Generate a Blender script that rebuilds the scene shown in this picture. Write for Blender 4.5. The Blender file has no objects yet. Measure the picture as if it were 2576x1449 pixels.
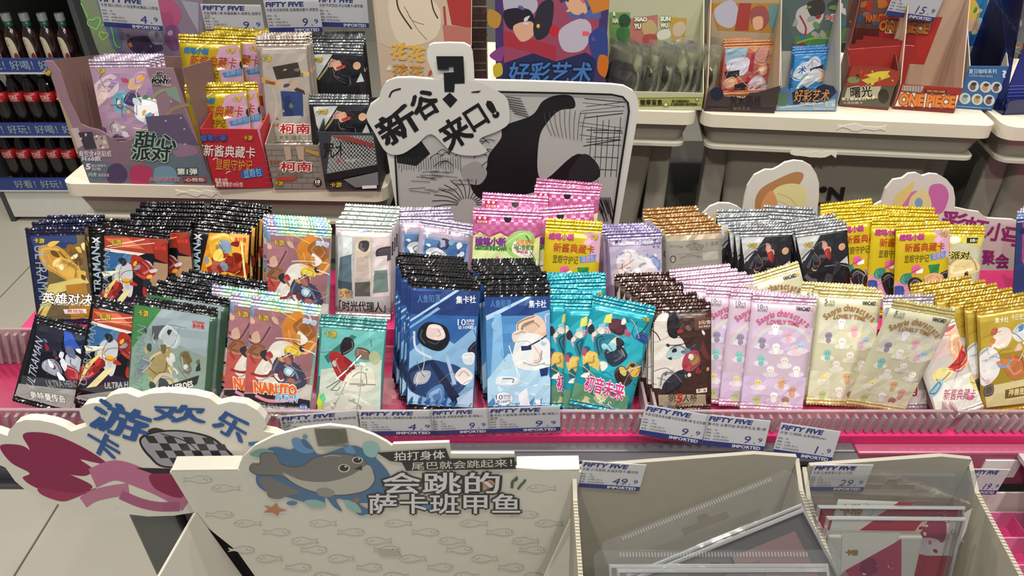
import bpy, bmesh, math, random
import numpy as np
from mathutils import Vector, Matrix
from mathutils.geometry import tessellate_polygon
SC = bpy.context.scene
COL = SC.collection
# ------------------------------------------------------------------ camera
IW, IH, F = 2576.0, 1449.0, 1860.0
CAM = Vector((0.0, 0.0, 1.55)); PITCH = math.radians(35.0)
cd = bpy.data.cameras.new('camera'); cam = bpy.data.objects.new('camera', cd); COL.objects.link(cam)
cam.location = CAM; cam.rotation_euler = (math.pi / 2 - PITCH, 0, 0)
cd.sensor_width = 36.0; cd.lens = 36.0 * F / IW; cd.clip_start = 0.02; cd.clip_end = 60
SC.camera = cam
# ------------------------------------------------------------------ light
w = bpy.data.worlds.new('world'); SC.world = w; w.use_nodes = True
w.node_tree.nodes['Background'].inputs[0].default_value = (0.80, 0.86, 0.90, 1)
w.node_tree.nodes['Background'].inputs[1].default_value = 0.25
SC.view_settings.view_transform = 'Standard'; SC.view_settings.look = 'None'
SC.view_settings.gamma = 1.0; SC.view_settings.use_curve_mapping = False
SC.view_settings.exposure = 0.06
def area(name, loc, target, power, size, color=(1, 0.945, 0.86)):
    l = bpy.data.lights.new(name, 'AREA'); l.energy = power; l.color = color
    l.shape = 'DISK'; l.size = size
    o = bpy.data.objects.new(name, l); COL.objects.link(o); o.location = loc
    o.rotation_euler = (Vector(target) - Vector(loc)).to_track_quat('-Z', 'Y').to_euler()
    return o
# ceiling spots of the shop
for lx, ly, pw in ((-0.85, 0.20, 14), (-0.15, 0.10, 14), (0.55, 0.15, 14), (1.25, 0.30, 14), (-0.6, -0.9, 15), (0.5, -0.95, 15), (-0.5, 1.3, 8), (0.35, 1.35, 8), (1.2, 1.4, 8)):
    area('ceiling_spot', (lx, ly, 3.0), (lx * .75, .72 if ly < 1 else 1.0, 1.05), pw, 0.09)
area('ceiling_spot', (-1.9, 1.7, 3.0), (-1.9, 2.3, 0.0), 40, 0.4)
# ------------------------------------------------------------------ pixels to rays
FWD = Vector((0, math.cos(PITCH), -math.sin(PITCH))); UPV = Vector((0, math.sin(PITCH), math.cos(PITCH)))
def ray(px, py):
    return FWD + Vector((1, 0, 0)) * ((px - IW / 2) / F) - UPV * ((py - IH / 2) / F)
def hit_z(px, py, z):
    d = ray(px, py); return CAM + d * ((z - CAM.z) / d.z)
def hit_y(px, py, y):
    d = ray(px, py); return CAM + d * ((y - CAM.y) / d.y)
def proj(p):
    v = Vector(p) - CAM; t = v.dot(FWD)
    return (IW / 2 + F * v.x / t, IH / 2 - F * v.dot(UPV) / t)
def px_map(M):
    """photo pixel -> (x, z) in the local x-z plane of matrix M"""
    o = M.translation; n = M.col[1].xyz.normalized(); Mi = M.inverted()
    def f(px, py):
        d = ray(px, py); t = (o - CAM).dot(n) / d.dot(n)
        q = Mi @ (CAM + d * t); return (q.x, q.z)
    return f
def crop(x0, y0, s):
    return lambda x, y: (x0 + x * s, y0 + y * s)
FULL = crop(0, 0, 1)
C1 = crop(0, 0, .34507); C2 = crop(420, 0, .34504); C3 = crop(920, 0, .38653); C4 = crop(1500, 0, .38647); C5 = crop(2000, 0, .38658)
D1 = crop(0, 480, .41405); D2 = crop(560, 480, .41391); D3 = crop(960, 440, .44183); D4 = crop(1480, 440, .44183); D5 = crop(1976, 440, .44183)
E1 = crop(0, 960, .33751); E2 = crop(560, 980, .32362); E3 = crop(1160, 980, .32362); E4 = crop(1560, 980, .32362); E5 = crop(1976, 980, .32362)
# ------------------------------------------------------------------ materials
def lin(h):
    h = h.lstrip('#')
    c = [int(h[i:i + 2], 16) / 255 for i in (0, 2, 4)]
    return tuple((x / 12.92 if x <= 0.04045 else ((x + 0.055) / 1.055) ** 2.4) for x in c) + (1.0,)
_mats = {}
def M(col, rough=0.5, metal=0.0, var=0.06, scale=40.0, bump=0.0, bscale=120.0, stretch=(1, 1, 1), coat=0.0, spec=0.5):
    key = (col, rough, metal, var, scale, bump, bscale, stretch, coat, spec)
    if key in _mats: return _mats[key]
    m = bpy.data.materials.new('surface_' + str(col)); m.use_nodes = True
    nt = m.node_tree; N = nt.nodes; L = nt.links; p = N['Principled BSDF']
    p.inputs['Roughness'].default_value = rough; p.inputs['Metallic'].default_value = metal
    p.inputs['Coat Weight'].default_value = coat; p.inputs['Coat Roughness'].default_value = 0.12
    p.inputs['Specular IOR Level'].default_value = spec
    tc = N.new('ShaderNodeTexCoord')
    mp = N.new('ShaderNodeMapping'); mp.inputs['Scale'].default_value = stretch
    L.new(tc.outputs['Object'], mp.inputs['Vector'])
    nz = N.new('ShaderNodeTexNoise'); nz.inputs['Scale'].default_value = scale; nz.inputs['Detail'].default_value = 3
    L.new(mp.outputs[0], nz.inputs['Vector'])
    if col == 'print':
        at = N.new('ShaderNodeAttribute'); at.attribute_name = 'Col'
        L.new(at.outputs['Color'], p.inputs['Base Color'])
    elif col == 'holo':
        nz.inputs['Scale'].default_value = 26
        rp = N.new('ShaderNodeValToRGB'); e = rp.color_ramp.elements
        cs = ['9fb8c8', 'c9a8d8', 'd8d09a', '9ad6b8', '8ab4e0', 'd8a8b8', 'c8d0d4']
        e[0].position = 0.28; e[0].color = lin(cs[0]); e[1].position = 0.72; e[1].color = lin(cs[-1])
        for i, c in enumerate(cs[1:-1]):
            q = e.new(0.28 + 0.44 * (i + 1) / 6); q.color = lin(c)
        L.new(nz.outputs['Fac'], rp.inputs['Fac']); L.new(rp.outputs['Color'], p.inputs['Base Color'])
    else:
        c = lin(col); mx = N.new('ShaderNodeMix'); mx.data_type = 'RGBA'
        mx.inputs['A'].default_value = tuple(x * (1 - var) for x in c[:3]) + (1,)
        mx.inputs['B'].default_value = tuple(min(1, x * (1 + var)) for x in c[:3]) + (1,)
        L.new(nz.outputs['Fac'], mx.inputs['Factor']); L.new(mx.outputs['Result'], p.inputs['Base Color'])
    if bump and bscale == 700:
        n2 = N.new('ShaderNodeTexVoronoi'); n2.inputs['Scale'].default_value = 620; n2.inputs['Randomness'].default_value = 0.0
        L.new(mp.outputs[0], n2.inputs['Vector'])
        b = N.new('ShaderNodeBump'); b.inputs['Strength'].default_value = 1.0; b.inputs['Distance'].default_value = 0.0012
        L.new(n2.outputs['Distance'], b.inputs['Height']); L.new(b.outputs[0], p.inputs['Normal'])
    elif bump:
        n2 = N.new('ShaderNodeTexNoise'); n2.inputs['Scale'].default_value = bscale; n2.inputs['Detail'].default_value = 2
        L.new(mp.outputs[0], n2.inputs['Vector'])
        b = N.new('ShaderNodeBump'); b.inputs['Strength'].default_value = bump; b.inputs['Distance'].default_value = 0.002
        L.new(n2.outputs['Fac'], b.inputs['Height']); L.new(b.outputs[0], p.inputs['Normal'])
    _mats[key] = m; return m
def foil(col, rough=0.24, metal=0.25): return M(col, rough, metal, 0.05, 30, 0.35, 55, (1, 1, .55), 0.3)
def seal_foil(col):
    dark = sum(lin(col)[:3]) < 0.25
    return M(col, 0.17 if dark else 0.26, 0.35, 0.08, 60, 0.55 if dark else 0.26, 150 if dark else 100, (1, 1, 1), 0.5 if dark else 0.25)
def paper(col): return M(col, 0.55, 0, 0.04, 60, 0.03, 300)
PRINT_FOIL = M('print', 0.26, 0.05, 0, 1, 0.35, 55, (1, 1, .55), 0.3)
PRINT_PAPER = M('print', 0.42)
def clear(name, tint, k=0.5, base=0.03, haze=0.0, rough=0.08):
    key = ('clear', tint, k, base, haze, rough)
    if key in _mats: return _mats[key]
    m = bpy.data.materials.new(name); m.use_nodes = True; nt = m.node_tree; N = nt.nodes; L = nt.links
    N.remove(N['Principled BSDF']); out = N['Material Output']
    t = N.new('ShaderNodeBsdfTransparent'); t.inputs[0].default_value = lin(tint)
    g = N.new('ShaderNodeBsdfGlossy'); g.inputs['Roughness'].default_value = rough
    nz = N.new('ShaderNodeTexNoise'); nz.inputs['Scale'].default_value = 60
    tc = N.new('ShaderNodeTexCoord'); L.new(tc.outputs['Object'], nz.inputs['Vector'])
    b = N.new('ShaderNodeBump'); b.inputs['Strength'].default_value = 0.15; b.inputs['Distance'].default_value = 0.002
    L.new(nz.outputs['Fac'], b.inputs['Height']); L.new(b.outputs[0], g.inputs['Normal'])
    fr = N.new('ShaderNodeFresnel'); fr.inputs[0].default_value = 1.45
    mu = N.new('ShaderNodeMath'); mu.operation = 'MULTIPLY_ADD'; mu.inputs[1].default_value = k; mu.inputs[2].default_value = base
    L.new(fr.outputs[0], mu.inputs[0])
    mx = N.new('ShaderNodeMixShader'); L.new(mu.outputs[0], mx.inputs[0]); L.new(t.outputs[0], mx.inputs[1]); L.new(g.outputs[0], mx.inputs[2])
    if haze:
        df = N.new('ShaderNodeBsdfDiffuse'); df.inputs[0].default_value = lin(tint); m2 = N.new('ShaderNodeMixShader'); m2.inputs[0].default_value = haze
        L.new(mx.outputs[0], m2.inputs[1]); L.new(df.outputs[0], m2.inputs[2]); mx = m2
    L.new(mx.outputs[0], out.inputs[0]); _mats[key] = m; return m
# ------------------------------------------------------------------ objects
def link(name, data, parent=None, mat=None, smooth=False):
    o = bpy.data.objects.new(name, data); COL.objects.link(o)
    if parent is not None: o.parent = parent
    if mat is not None:
        data.materials.clear(); data.materials.append(mat)
    if smooth:
        data.polygons.foreach_set('use_smooth', [True] * len(data.polygons))
    return o
def tag(o, label, cat, group=None):
    o['label'] = label; o['category'] = cat
    if group: o['group'] = group
    return o
def struct(o): o['kind'] = 'structure'; return o
def empty(name, mtx):
    o = bpy.data.objects.new(name, None); COL.objects.link(o); o.empty_display_size = 0.02
    o.matrix_world = mtx; return o
def mesh(name, vs, fs):
    me = bpy.data.meshes.new(name); me.from_pydata([tuple(v) for v in vs], [], fs); me.update(); return me
def frame(loc, yaw=0.0, lean=0.0, roll=0.0):
    """local x right, y away, z up; lean tips the top backwards, roll turns it in its own plane (clockwise)"""
    return Matrix.Translation(loc) @ Matrix.Rotation(math.radians(yaw), 4, 'Z') @ Matrix.Rotation(math.radians(-lean), 4, 'X') @ Matrix.Rotation(math.radians(roll), 4, 'Y')
def box_mesh(name, x0, x1, y0, y1, z0, z1, bev=0.0, seg=2):
    bm = bmesh.new(); bmesh.ops.create_cube(bm, size=1.0)
    for v in bm.verts: v.co = ((x0 + x1) / 2 + v.co.x * (x1 - x0), (y0 + y1) / 2 + v.co.y * (y1 - y0), (z0 + z1) / 2 + v.co.z * (z1 - z0))
    if bev: bmesh.ops.bevel(bm, geom=bm.edges[:], offset=bev, segments=seg, affect='EDGES', profile=0.5)
    me = bpy.data.meshes.new(name); bm.to_mesh(me); bm.free(); return me
def bbox(name, parent, mat, x0, x1, y0, y1, z0, z1, bev=0.0):
    return link(name, box_mesh(name, x0, x1, y0, y1, z0, z1, bev), parent, mat)
def poly_slab(name, pts, t, yf=0.0, holes=()):
    """outline in local (x, z), front face at y = yf, thickness t backwards"""
    loops = [[Vector((x, z, 0)) for x, z in pts]] + [[Vector((x, z, 0)) for x, z in h] for h in holes]
    tris = tessellate_polygon(loops); flat = [p for l in loops for p in l]; n = len(flat)
    vs = [(p.x, yf, p.y) for p in flat] + [(p.x, yf + t, p.y) for p in flat]
    fs = []
    for a, b, c in tris:
        A, B, Cc = flat[a], flat[b], flat[c]
        if (B - A).cross(Cc - A).z < 0: a, c = c, a
        fs += [(a, b, c), (c + n, b + n, a + n)]
    k = 0
    for l in loops:
        m = len(l); area2 = sum(l[i].x * l[(i + 1) % m].y - l[(i + 1) % m].x * l[i].y for i in range(m))
        for i in range(m):
            a, b = k + i, k + (i + 1) % m
            fs.append((a, a + n, b + n, b) if (area2 > 0) == (k == 0) else (a, b, b + n, a + n))
        k += m
    return mesh(name, vs, fs)
def slab(name, parent, mat, pts, t, yf=0.0, holes=()):
    return link(name, poly_slab(name, pts, t, yf, holes), parent, mat)
def tube_mesh(name, pts, r, seg=8):
    vs, fs = [], []; P = [Vector(p) for p in pts]
    for i, p in enumerate(P):
        d = (P[min(i + 1, len(P) - 1)] - P[max(i - 1, 0)]).normalized()
        a = d.orthogonal().normalized(); b = d.cross(a)
        for k in range(seg):
            t = 2 * math.pi * k / seg; vs.append(p + (a * math.cos(t) + b * math.sin(t)) * r)
    for i in range(len(P) - 1):
        for k in range(seg):
            a = i * seg + k; b = i * seg + (k + 1) % seg; fs.append((a, b, b + seg, a + seg))
    fs.append(tuple(range(seg))[::-1]); fs.append(tuple(range((len(P) - 1) * seg, len(P) * seg)))
    return mesh(name, vs, fs)
def lathe(name, prof, seg=24):
    vs, fs = [], []
    for r, z in prof:
        for k in range(seg):
            a = 2 * math.pi * k / seg; vs.append((r * math.cos(a), r * math.sin(a), z))
    for i in range(len(prof) - 1):
        for k in range(seg):
            a = i * seg + k; b = i * seg + (k + 1) % seg; fs.append((a, b, b + seg, a + seg))
    fs.append(tuple(range(seg))[::-1]); fs.append(tuple(range((len(prof) - 1) * seg, len(prof) * seg)))
    return mesh(name, vs, fs)
def smooth_loop(pts, n=6, closed=True):
    out = []; m = len(pts)
    for i in range(m if closed else m - 1):
        p = [pts[(i + k) % m] if closed else pts[min(max(i + k, 0), m - 1)] for k in (-1, 0, 1, 2)]
        for j in range(n):
            t = j / n
            out.append(tuple(0.5 * (2 * p[1][a] + (p[2][a] - p[0][a]) * t + (2 * p[0][a] - 5 * p[1][a] + 4 * p[2][a] - p[3][a]) * t * t + (3 * p[1][a] - p[0][a] - 3 * p[2][a] + p[3][a]) * t ** 3) for a in (0, 1)))
    if not closed: out.append(tuple(pts[-1]))
    return out
# ------------------------------------------------------------------ flat print: shapes in photo/crop pixels
_txt = {}
def text_geo(s, bold=0.0, ref=None):
    key = (s, bold)
    if key in _txt: return _txt[key]
    c = bpy.data.curves.new('lettering', 'FONT'); c.body = s; c.resolution_u = 2; c.offset = bold; c.align_x = 'LEFT'
    o = bpy.data.objects.new('lettering', c); me = bpy.data.meshes.new_from_object(o)
    n = len(me.vertices); v = np.empty(n * 3, 'f'); me.vertices.foreach_get('co', v); v = v.reshape(-1, 3)[:, :2].astype(float)
    f = [tuple(p.vertices) for p in me.polygons]
    bpy.data.objects.remove(o); bpy.data.curves.remove(c); bpy.data.meshes.remove(me)
    _txt[key] = (v, f); return _txt[key]
def shapes2polys(shapes, cr=FULL):
    """-> (points Nx2 in photo px, faces, colour)"""
    out = []
    for s in shapes:
        k = s[0]
        if k == 'crop': cr = s[1]; continue
        if k in 'pb':
            pts = list(s[1]); pts = smooth_loop(pts, 5) if k == 'b' else pts
            tr = tessellate_polygon([[Vector((x, y, 0)) for x, y in pts]])
            out.append((pts, [tuple(t) for t in tr], s[2], cr))
        elif k == 'e':
            cx, cy, rx, ry, col = s[1:6]; r = math.radians(s[6]) if len(s) > 6 else 0; n = 20
            pts = []
            for i in range(n):
                a = 2 * math.pi * i / n; x, y = rx * math.cos(a), ry * math.sin(a)
                pts.append((cx + x * math.cos(r) - y * math.sin(r), cy + x * math.sin(r) + y * math.cos(r)))
            out.append((pts, [(0, i, i + 1) for i in range(1, n - 1)], col, cr))
        elif k in 'sS':
            pts = smooth_loop(s[1], 5, False) if k == 'S' else s[1]; wd, col = s[2] / 2, s[3]
            vs, fs = [], []
            for i, p in enumerate(pts):
                a, b = pts[max(i - 1, 0)], pts[min(i + 1, len(pts) - 1)]
                dx, dy = b[0] - a[0], b[1] - a[1]; l = math.hypot(dx, dy) or 1
                vs += [(p[0] - dy / l * wd, p[1] + dx / l * wd), (p[0] + dy / l * wd, p[1] - dx / l * wd)]
            for i in range(len(pts) - 1): fs += [(2 * i, 2 * i + 1, 2 * i + 3), (2 * i, 2 * i + 3, 2 * i + 2)]
            out.append((vs, fs, col, cr))
        elif k == 't':
            # ('t', text, x0, y0, x1, y1, colour, {rot, bold, shear, out, ow, arc})
            txt, x0, y0, x1, y1, col = s[1:7]; op = s[7] if len(s) > 7 else {}
            bold = op.get('bold', 0.0); ow = op.get('ow', 0.06)
            cjk = any(ord(ch) > 0x2e80 for ch in txt); wt = bold
            if cjk: bold = 0.0
            v0, f0 = text_geo(txt, bold)
            if len(v0) == 0: continue
            mn, mxx = v0.min(0), v0.max(0); ctr = (mn + mxx) / 2; sz = np.maximum(mxx - mn, 1e-6)
            sc = np.array([(x1 - x0) / sz[0], (y1 - y0) / sz[1]])
            if op.get('keep'): sc[:] = min(sc)
            r = math.radians(op.get('rot', 0)); sh = op.get('shear', 0)
            def put(v):
                q = (v - ctr) * sc; q[:, 0] += q[:, 1] * sh; q[:, 1] *= -1
                if 'arc' in op:
                    u = q[:, 0] / ((x1 - x0) / 2); q[:, 1] += op['arc'] * u * u
                    # letters follow the bow
                x = q[:, 0] * math.cos(r) - q[:, 1] * math.sin(r); y = q[:, 0] * math.sin(r) + q[:, 1] * math.cos(r)
                return list(zip(x + (x0 + x1) / 2, y + (y0 + y1) / 2))
            def thick(d, n, c_):
                for i in range(n + 1):
                    off = np.array([0.0, 0.0]) if i == n else d * np.array([math.cos(6.283 * (i + .5) / n), math.sin(6.283 * (i + .5) / n)])
                    out.append((put(v0 + off), f0, c_, cr, .45))
            n_before = len(out)
            if op.get('out'):
                if cjk: thick(min(.11, max(.02, wt) * .6 + ow), 6, op['out'])
                else: v1, f1 = text_geo(txt, bold + ow); out.append((put(v1), f1, op['out'], cr))
            if cjk and wt > .004: thick(min(.034, wt * .6), 4, col)
            else: out.append((put(v0), f0, col, cr))
            out.append((None, n_before))
        elif k == 'k':
            # loose colour patches: ('k', seed, x0, y0, x1, y1, n, colours, size)
            rnd = random.Random(s[1]); x0, y0, x1, y1, n, cols = s[2:8]; szz = s[8] if len(s) > 8 else 0.22
            for i in range(n):
                cx, cy = rnd.uniform(x0, x1), rnd.uniform(y0, y1); rr = szz * min(x1 - x0, y1 - y0) * rnd.uniform(.5, 1.2)
                m = rnd.randint(4, 7); a0 = rnd.uniform(0, 6.28); el = rnd.uniform(.45, 1); ro = rnd.uniform(0, 3.14)
                pts = []
                for j in range(m):
                    a = a0 + 6.283 * j / m; q = rr * rnd.uniform(.5, 1.15); x, y = q * math.cos(a), q * el * math.sin(a)
                    pts.append((min(max(cx + x * math.cos(ro) - y * math.sin(ro), x0), x1), min(max(cy + x * math.sin(ro) + y * math.cos(ro), y0), y1)))
                pts = smooth_loop(pts, 3); c0 = (sum(p[0] for p in pts) / len(pts), sum(p[1] for p in pts) / len(pts))
                out.append(([c0] + pts, [(0, j + 1, (j + 1) % len(pts) + 1) for j in range(len(pts))], cols[i % len(cols)], cr))
    return out
def shade(h, k):
    h = h.lstrip('#'); c = [int(h[i:i + 2], 16) for i in (0, 2, 4)]
    c = [int(x * (1 + k)) if k < 0 else int(x + (255 - x) * k) for x in c]
    return '%02x%02x%02x' % tuple(min(255, max(0, x)) for x in c)
def abstract(shapes, seed, amt=1.0, lines=26):
    """turn a picture's colour masses into a loose abstract composition: turned, shifted blobs with brush lines"""
    rnd = random.Random(str(seed) + 'w'); out = []; xs, ys, cols = [], [], []; tail = []
    for s in shapes:
        if s[0] == 'b':
            P = s[1]; cx = sum(p[0] for p in P) / len(P); cy = sum(p[1] for p in P) / len(P); sz = max(max(p[0] for p in P) - min(p[0] for p in P), max(p[1] for p in P) - min(p[1] for p in P))
            r = math.radians(rnd.uniform(-75, 75) * amt); dx, dy = rnd.uniform(-.28, .28) * sz * amt, rnd.uniform(-.28, .28) * sz * amt; k = rnd.uniform(.85, 1.1)
            Q_ = [(cx + dx + k * ((x - cx) * math.cos(r) - (y - cy) * math.sin(r)), cy + dy + k * ((x - cx) * math.sin(r) + (y - cy) * math.cos(r))) for x, y in P]
            out.append(('b', Q_, s[2])); n = len(Q_)
            for j in range(3):
                i0 = rnd.randrange(n); q = rnd.uniform(.45, .95)
                out.append(('S', [(cx + dx + (x - cx - dx) * q, cy + dy + (y - cy - dy) * q) for x, y in (Q_[i0], Q_[(i0 + 1) % n], Q_[(i0 + 2) % n])], sz * rnd.uniform(.02, .08), shade(s[2], rnd.choice([-.4, -.25, .2, .35]))))
            xs += [p[0] for p in Q_]; ys += [p[1] for p in Q_]; cols.append(s[2])
        else: out.append(s)
    if xs:
        x0, x1, y0, y1 = min(xs), max(xs), min(ys), max(ys); m = min(x1 - x0, y1 - y0)
        for i in range(lines):
            x, y = rnd.uniform(x0, x1), rnd.uniform(y0, y1); a = rnd.uniform(0, 6.28); L = m * rnd.uniform(.1, .35); b = a + rnd.uniform(-1, 1)
            p1 = (x + L * math.cos(a), y + L * math.sin(a)); p2 = (p1[0] + L * .7 * math.cos(b), p1[1] + L * .7 * math.sin(b))
            cl = lambda p: (min(max(p[0], x0), x1), min(max(p[1], y0), y1))
            out.append(('S', [(x, y), cl(p1), cl(p2)], m * rnd.uniform(.004, .014), rnd.choice([shade(rnd.choice(cols), -.5), shade(rnd.choice(cols), .35), rnd.choice(cols), shade(rnd.choice(cols), -.3)])))
    return out
def art_mesh(name, shapes, mapper, cr=FULL, surf=None, grid=None, lift=0.00020, step=0.000012, clip=None):
    polys = shapes2polys(shapes, cr); V, Fc, Cc = [], [], []
    lay, hist = 0.0, []
    for pl in polys:
        if pl[0] is None:
            lay = hist[pl[1]] + 1 if pl[1] < len(hist) else lay; hist.append(lay); continue
        pts, fs, col, c = pl[:4]; hist.append(lay); b = len(V); cl = lin(col); y = -(lift + step * lay); lay += pl[4] if len(pl) > 4 else 1
        for x, yy in pts:
            X, Z = mapper(*c(x, yy))
            if clip: X = min(max(X, clip[0]), clip[1]); Z = min(max(Z, clip[2]), clip[3])
            V.append((X, y, Z)); Cc.append(cl)
        for f in fs:
            f = [b + q for q in f]; a = [V[q] for q in f]
            ar = sum(a[j][0] * a[(j + 1) % len(a)][2] - a[(j + 1) % len(a)][0] * a[j][2] for j in range(len(a)))
            Fc.append(f if ar > 0 else f[::-1])
    me = mesh(name, V, Fc)
    at = me.attributes.new('Col', 'FLOAT_COLOR', 'POINT')
    at.data.foreach_set('color', [q for c in Cc for q in c])
    if surf:
        bm = bmesh.new(); bm.from_mesh(me)
        for ax, vals in enumerate(grid[:2]):
            no = (1, 0, 0) if ax == 0 else (0, 0, 1)
            for g in vals:
                co = (g, 0, 0) if ax == 0 else (0, 0, g)
                bmesh.ops.bisect_plane(bm, geom=bm.verts[:] + bm.edges[:] + bm.faces[:], dist=1e-7, plane_co=co, plane_no=no)
        for x0, z0, dx, dz in (grid[2] if len(grid) > 2 else ()):
            bmesh.ops.bisect_plane(bm, geom=bm.verts[:] + bm.edges[:] + bm.faces[:], dist=1e-7, plane_co=(x0, 0, z0), plane_no=Vector((dz, 0, -dx)).normalized())
        for v in bm.verts: v.co.y += -surf(v.co.x, v.co.z)
        bm.to_mesh(me); bm.free()
    return me
def art(name, parent, shapes, mapper, cr=FULL, mat=None, **k):
    if not shapes: return None
    return link(name, art_mesh(name, shapes, mapper, cr, **k), parent, mat or PRINT_PAPER)
# ================================================================== setting
R = random.Random(7)
ID = Matrix.Identity(4)
floor_o = struct(bbox('floor', None, M('57544c', 0.6), -4.2, 3.4, -1.6, 5.2, -0.05, -0.004))
tile_me = box_mesh('tile', -0.3325, 0.3325, -0.6675, 0.6675, -0.006, 0.0, 0.0015, 1)
tile_me.materials.append(M('b3aea0', 0.28, 0, 0.05, 3.0, 0.02, 20))
for i in range(-4, 5):
    for j in range(-1, 4):
        o = bpy.data.objects.new('tile', tile_me); COL.objects.link(o); o.parent = floor_o
        o.location = (-1.17 + 0.335 + 0.67 * i, 0.88 + 1.34 * j, 0)
wl = M('8f8d86', .7)
struct(bbox('wall_back', None, wl, -4.2, 3.4, 5.2, 5.3, 0, 3.4)); struct(bbox('wall_left', None, wl, -4.3, -4.2, -1.6, 5.2, 0, 3.4)); struct(bbox('wall_right', None, wl, 3.4, 3.5, -1.6, 5.2, 0, 3.4))
# ---- drink rack far left
RX0, RX1, RY = -2.08, -1.56, 2.70
rack = tag(empty('drink_rack', Matrix.Translation((0, 0, 0))), 'dark open drink rack with blue shelf strips and a white base panel', 'shelf rack')
bbox('base_panel', rack, M('c9c8c2', 0.4), RX0, RX1, RY, RY + .04, 0.02, 0.17, .004)
bbox('back_panel', rack, M('26282a', 0.6), RX0 - .02, RX1 + .02, RY + .36, RY + .38, 0.0, 1.5)
bbox('side_panel', rack, M('3a3d40', 0.5), RX1, RX1 + .02, RY, RY + .36, 0.0, 1.5)
bbox('side_panel', rack, M('3a3d40', 0.5), RX0 - .02, RX0, RY, RY + .36, 0.0, 0.32)
tiers = (0.175, 0.41, 0.66, 0.93)
for z in tiers:
    sh = bbox('shelf_board', rack, M('55585a', 0.4), RX0, RX1, RY + .005, RY + .36, z - .02, z, .002)
    st = bbox('price_strip', rack, M('2b3a78', 0.25), RX0, RX1, RY - .012, RY + .004, z - .022, z + .028, .002)
    bbox('strip_edge', rack, M('b8bcc4', 0.3), RX0, RX1, RY - .014, RY + .005, z - .028, z - .022)
    f = lambda x, y: (x, -y)
    sp = []
    for i, s in enumerate(['好看！', '好玩！', '好喝！', '好看！', '好玩！']):
        xx = RX0 + .03 + i * .105 + (.04 if z == tiers[0] else 0)
        sp.append(('t', s, xx, -z - .022, xx + .085, -z + .012, '8f9c9a', {'bold': .01}))
    art('lettering', st, sp, f, lift=-(RY - .0125) , mat=PRINT_PAPER)
def bottle(kind):
    r = empty(kind, ID)
    if kind == 'cola_bottle':
        rr = .029
        link('liquid_body', lathe('body', [(.001, 0), (.024, 0), (.028, .008), (.029, .03), (.029, .09), (.027, .105), (.029, .12), (.029, .135), (.022, .165), (.013, .185), (.0125, .192)]), r, M('140c0a', 0.12, 0, .05, 40, 0, 1, (1, 1, 1), .4), True)
        lb = link('label_band', lathe('label', [(.0292, .098), (.0292, .137)]), r, M('a8141c', 0.35), True)
        me = art_mesh('lettering', [('t', '可口可乐', -.019, -.127, .017, -.107, 'e8d8d4', {'bold': .02, 'shear': .15}), ('s', [(-.02, -.104), (.02, -.104)], .0015, 'd8b0a8')], lambda x, y: (x, -y),
                      surf=lambda x, z: math.sqrt(max(0, rr * rr - x * x)) + .0004, grid=([-.018, -.012, -.006, 0, .006, .012, .018], []))
        link('lettering', me, lb, PRINT_PAPER)
        link('neck', lathe('neck', [(.0125, .192), (.0125, .202)]), r, M('2a1c14', .15), True)
        link('cap', lathe('cap', [(.0145, .20), (.0148, .205), (.0148, .216), (.0135, .218), (.001, .218)]), r, M('8a6a4c', .4), True)
    else:
        rr = .031
        link('glass_body', lathe('body', [(.001, 0), (.027, 0), (.031, .006), (.031, .085), (.029, .098), (.018, .122), (.0145, .130)]), r, M('231411', 0.10, 0, .1, 30, 0, 1, (1, 1, 1), .5), True)
        link('neck_band', lathe('band', [(.0148, .128), (.0152, .130), (.0148, .148)]), r, M('1c4a38', .35), True)
        link('cap', lathe('cap', [(.016, .147), (.0165, .150), (.0162, .172), (.015, .174), (.001, .174)]), r, M('9a9fa0', .25, .2), True)
        me = art_mesh('label', [('b', [(-.017, -.004), (-.019, -.05), (-.016, -.092), (.004, -.094), (.012, -.07), (.013, -.03), (.012, -.004)], 'b9ab93'),
                                ('t', '味', -.014, -.088, -.008, -.076, '3a2c22'), ('t', '酱', -.014, -.074, -.008, -.062, '3a2c22'),
                                ('b', [(-.004, -.005), (-.003, -.03), (.006, -.04), (.012, -.028), (.012, -.005)], '7c2a1c'), ('e', .006, -.018, .005, .008, '3c5a3c')],
                      lambda x, y: (x, -y), surf=lambda x, z: math.sqrt(max(0, rr * rr - x * x)) + .0004, grid=([-.012, -.006, 0, .006, .012], []))
        link('label', me, r, PRINT_PAPER)
    return r
def dup(root):
    r = root.copy(); COL.objects.link(r)
    for ch in root.children:
        c = ch.copy(); COL.objects.link(c); c.parent = r
        for g in ch.children:
            d = g.copy(); COL.objects.link(d); d.parent = c
    return r
ORD = ['first', 'second', 'third', 'fourth', 'fifth', 'sixth', 'seventh', 'eighth', 'ninth', 'tenth', 'eleventh', 'twelfth', 'thirteenth', 'fourteenth', 'fifteenth']
for kind, zt, n, dx, x1, lab, grp in (('sauce_bottle', tiers[2], 6, .0645, -1.635, 'dark sauce bottle with cream label, {} from the right on the upper rack shelf', 'sauce bottles on the rack'),
                                 ('cola_bottle', tiers[1], 8, .0605, -1.60, 'dark cola bottle with red label on the middle rack shelf, {} from the right', 'cola bottles on the middle rack shelf'),
                                 ('cola_bottle', tiers[0], 8, .0605, -1.60, 'dark cola bottle with red label on the lowest rack shelf, {} from the right', 'cola bottles on the lowest rack shelf')):
    p = bottle(kind)
    for i in range(n):
        o = p if i == 0 else dup(p)
        o.location = (x1 - i * dx, RY + .05 + R.uniform(0, .004), zt); o.rotation_euler = (0, 0, R.uniform(-.25, .25))
        tag(o, lab.format(ORD[i]), 'bottle', grp)
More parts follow.
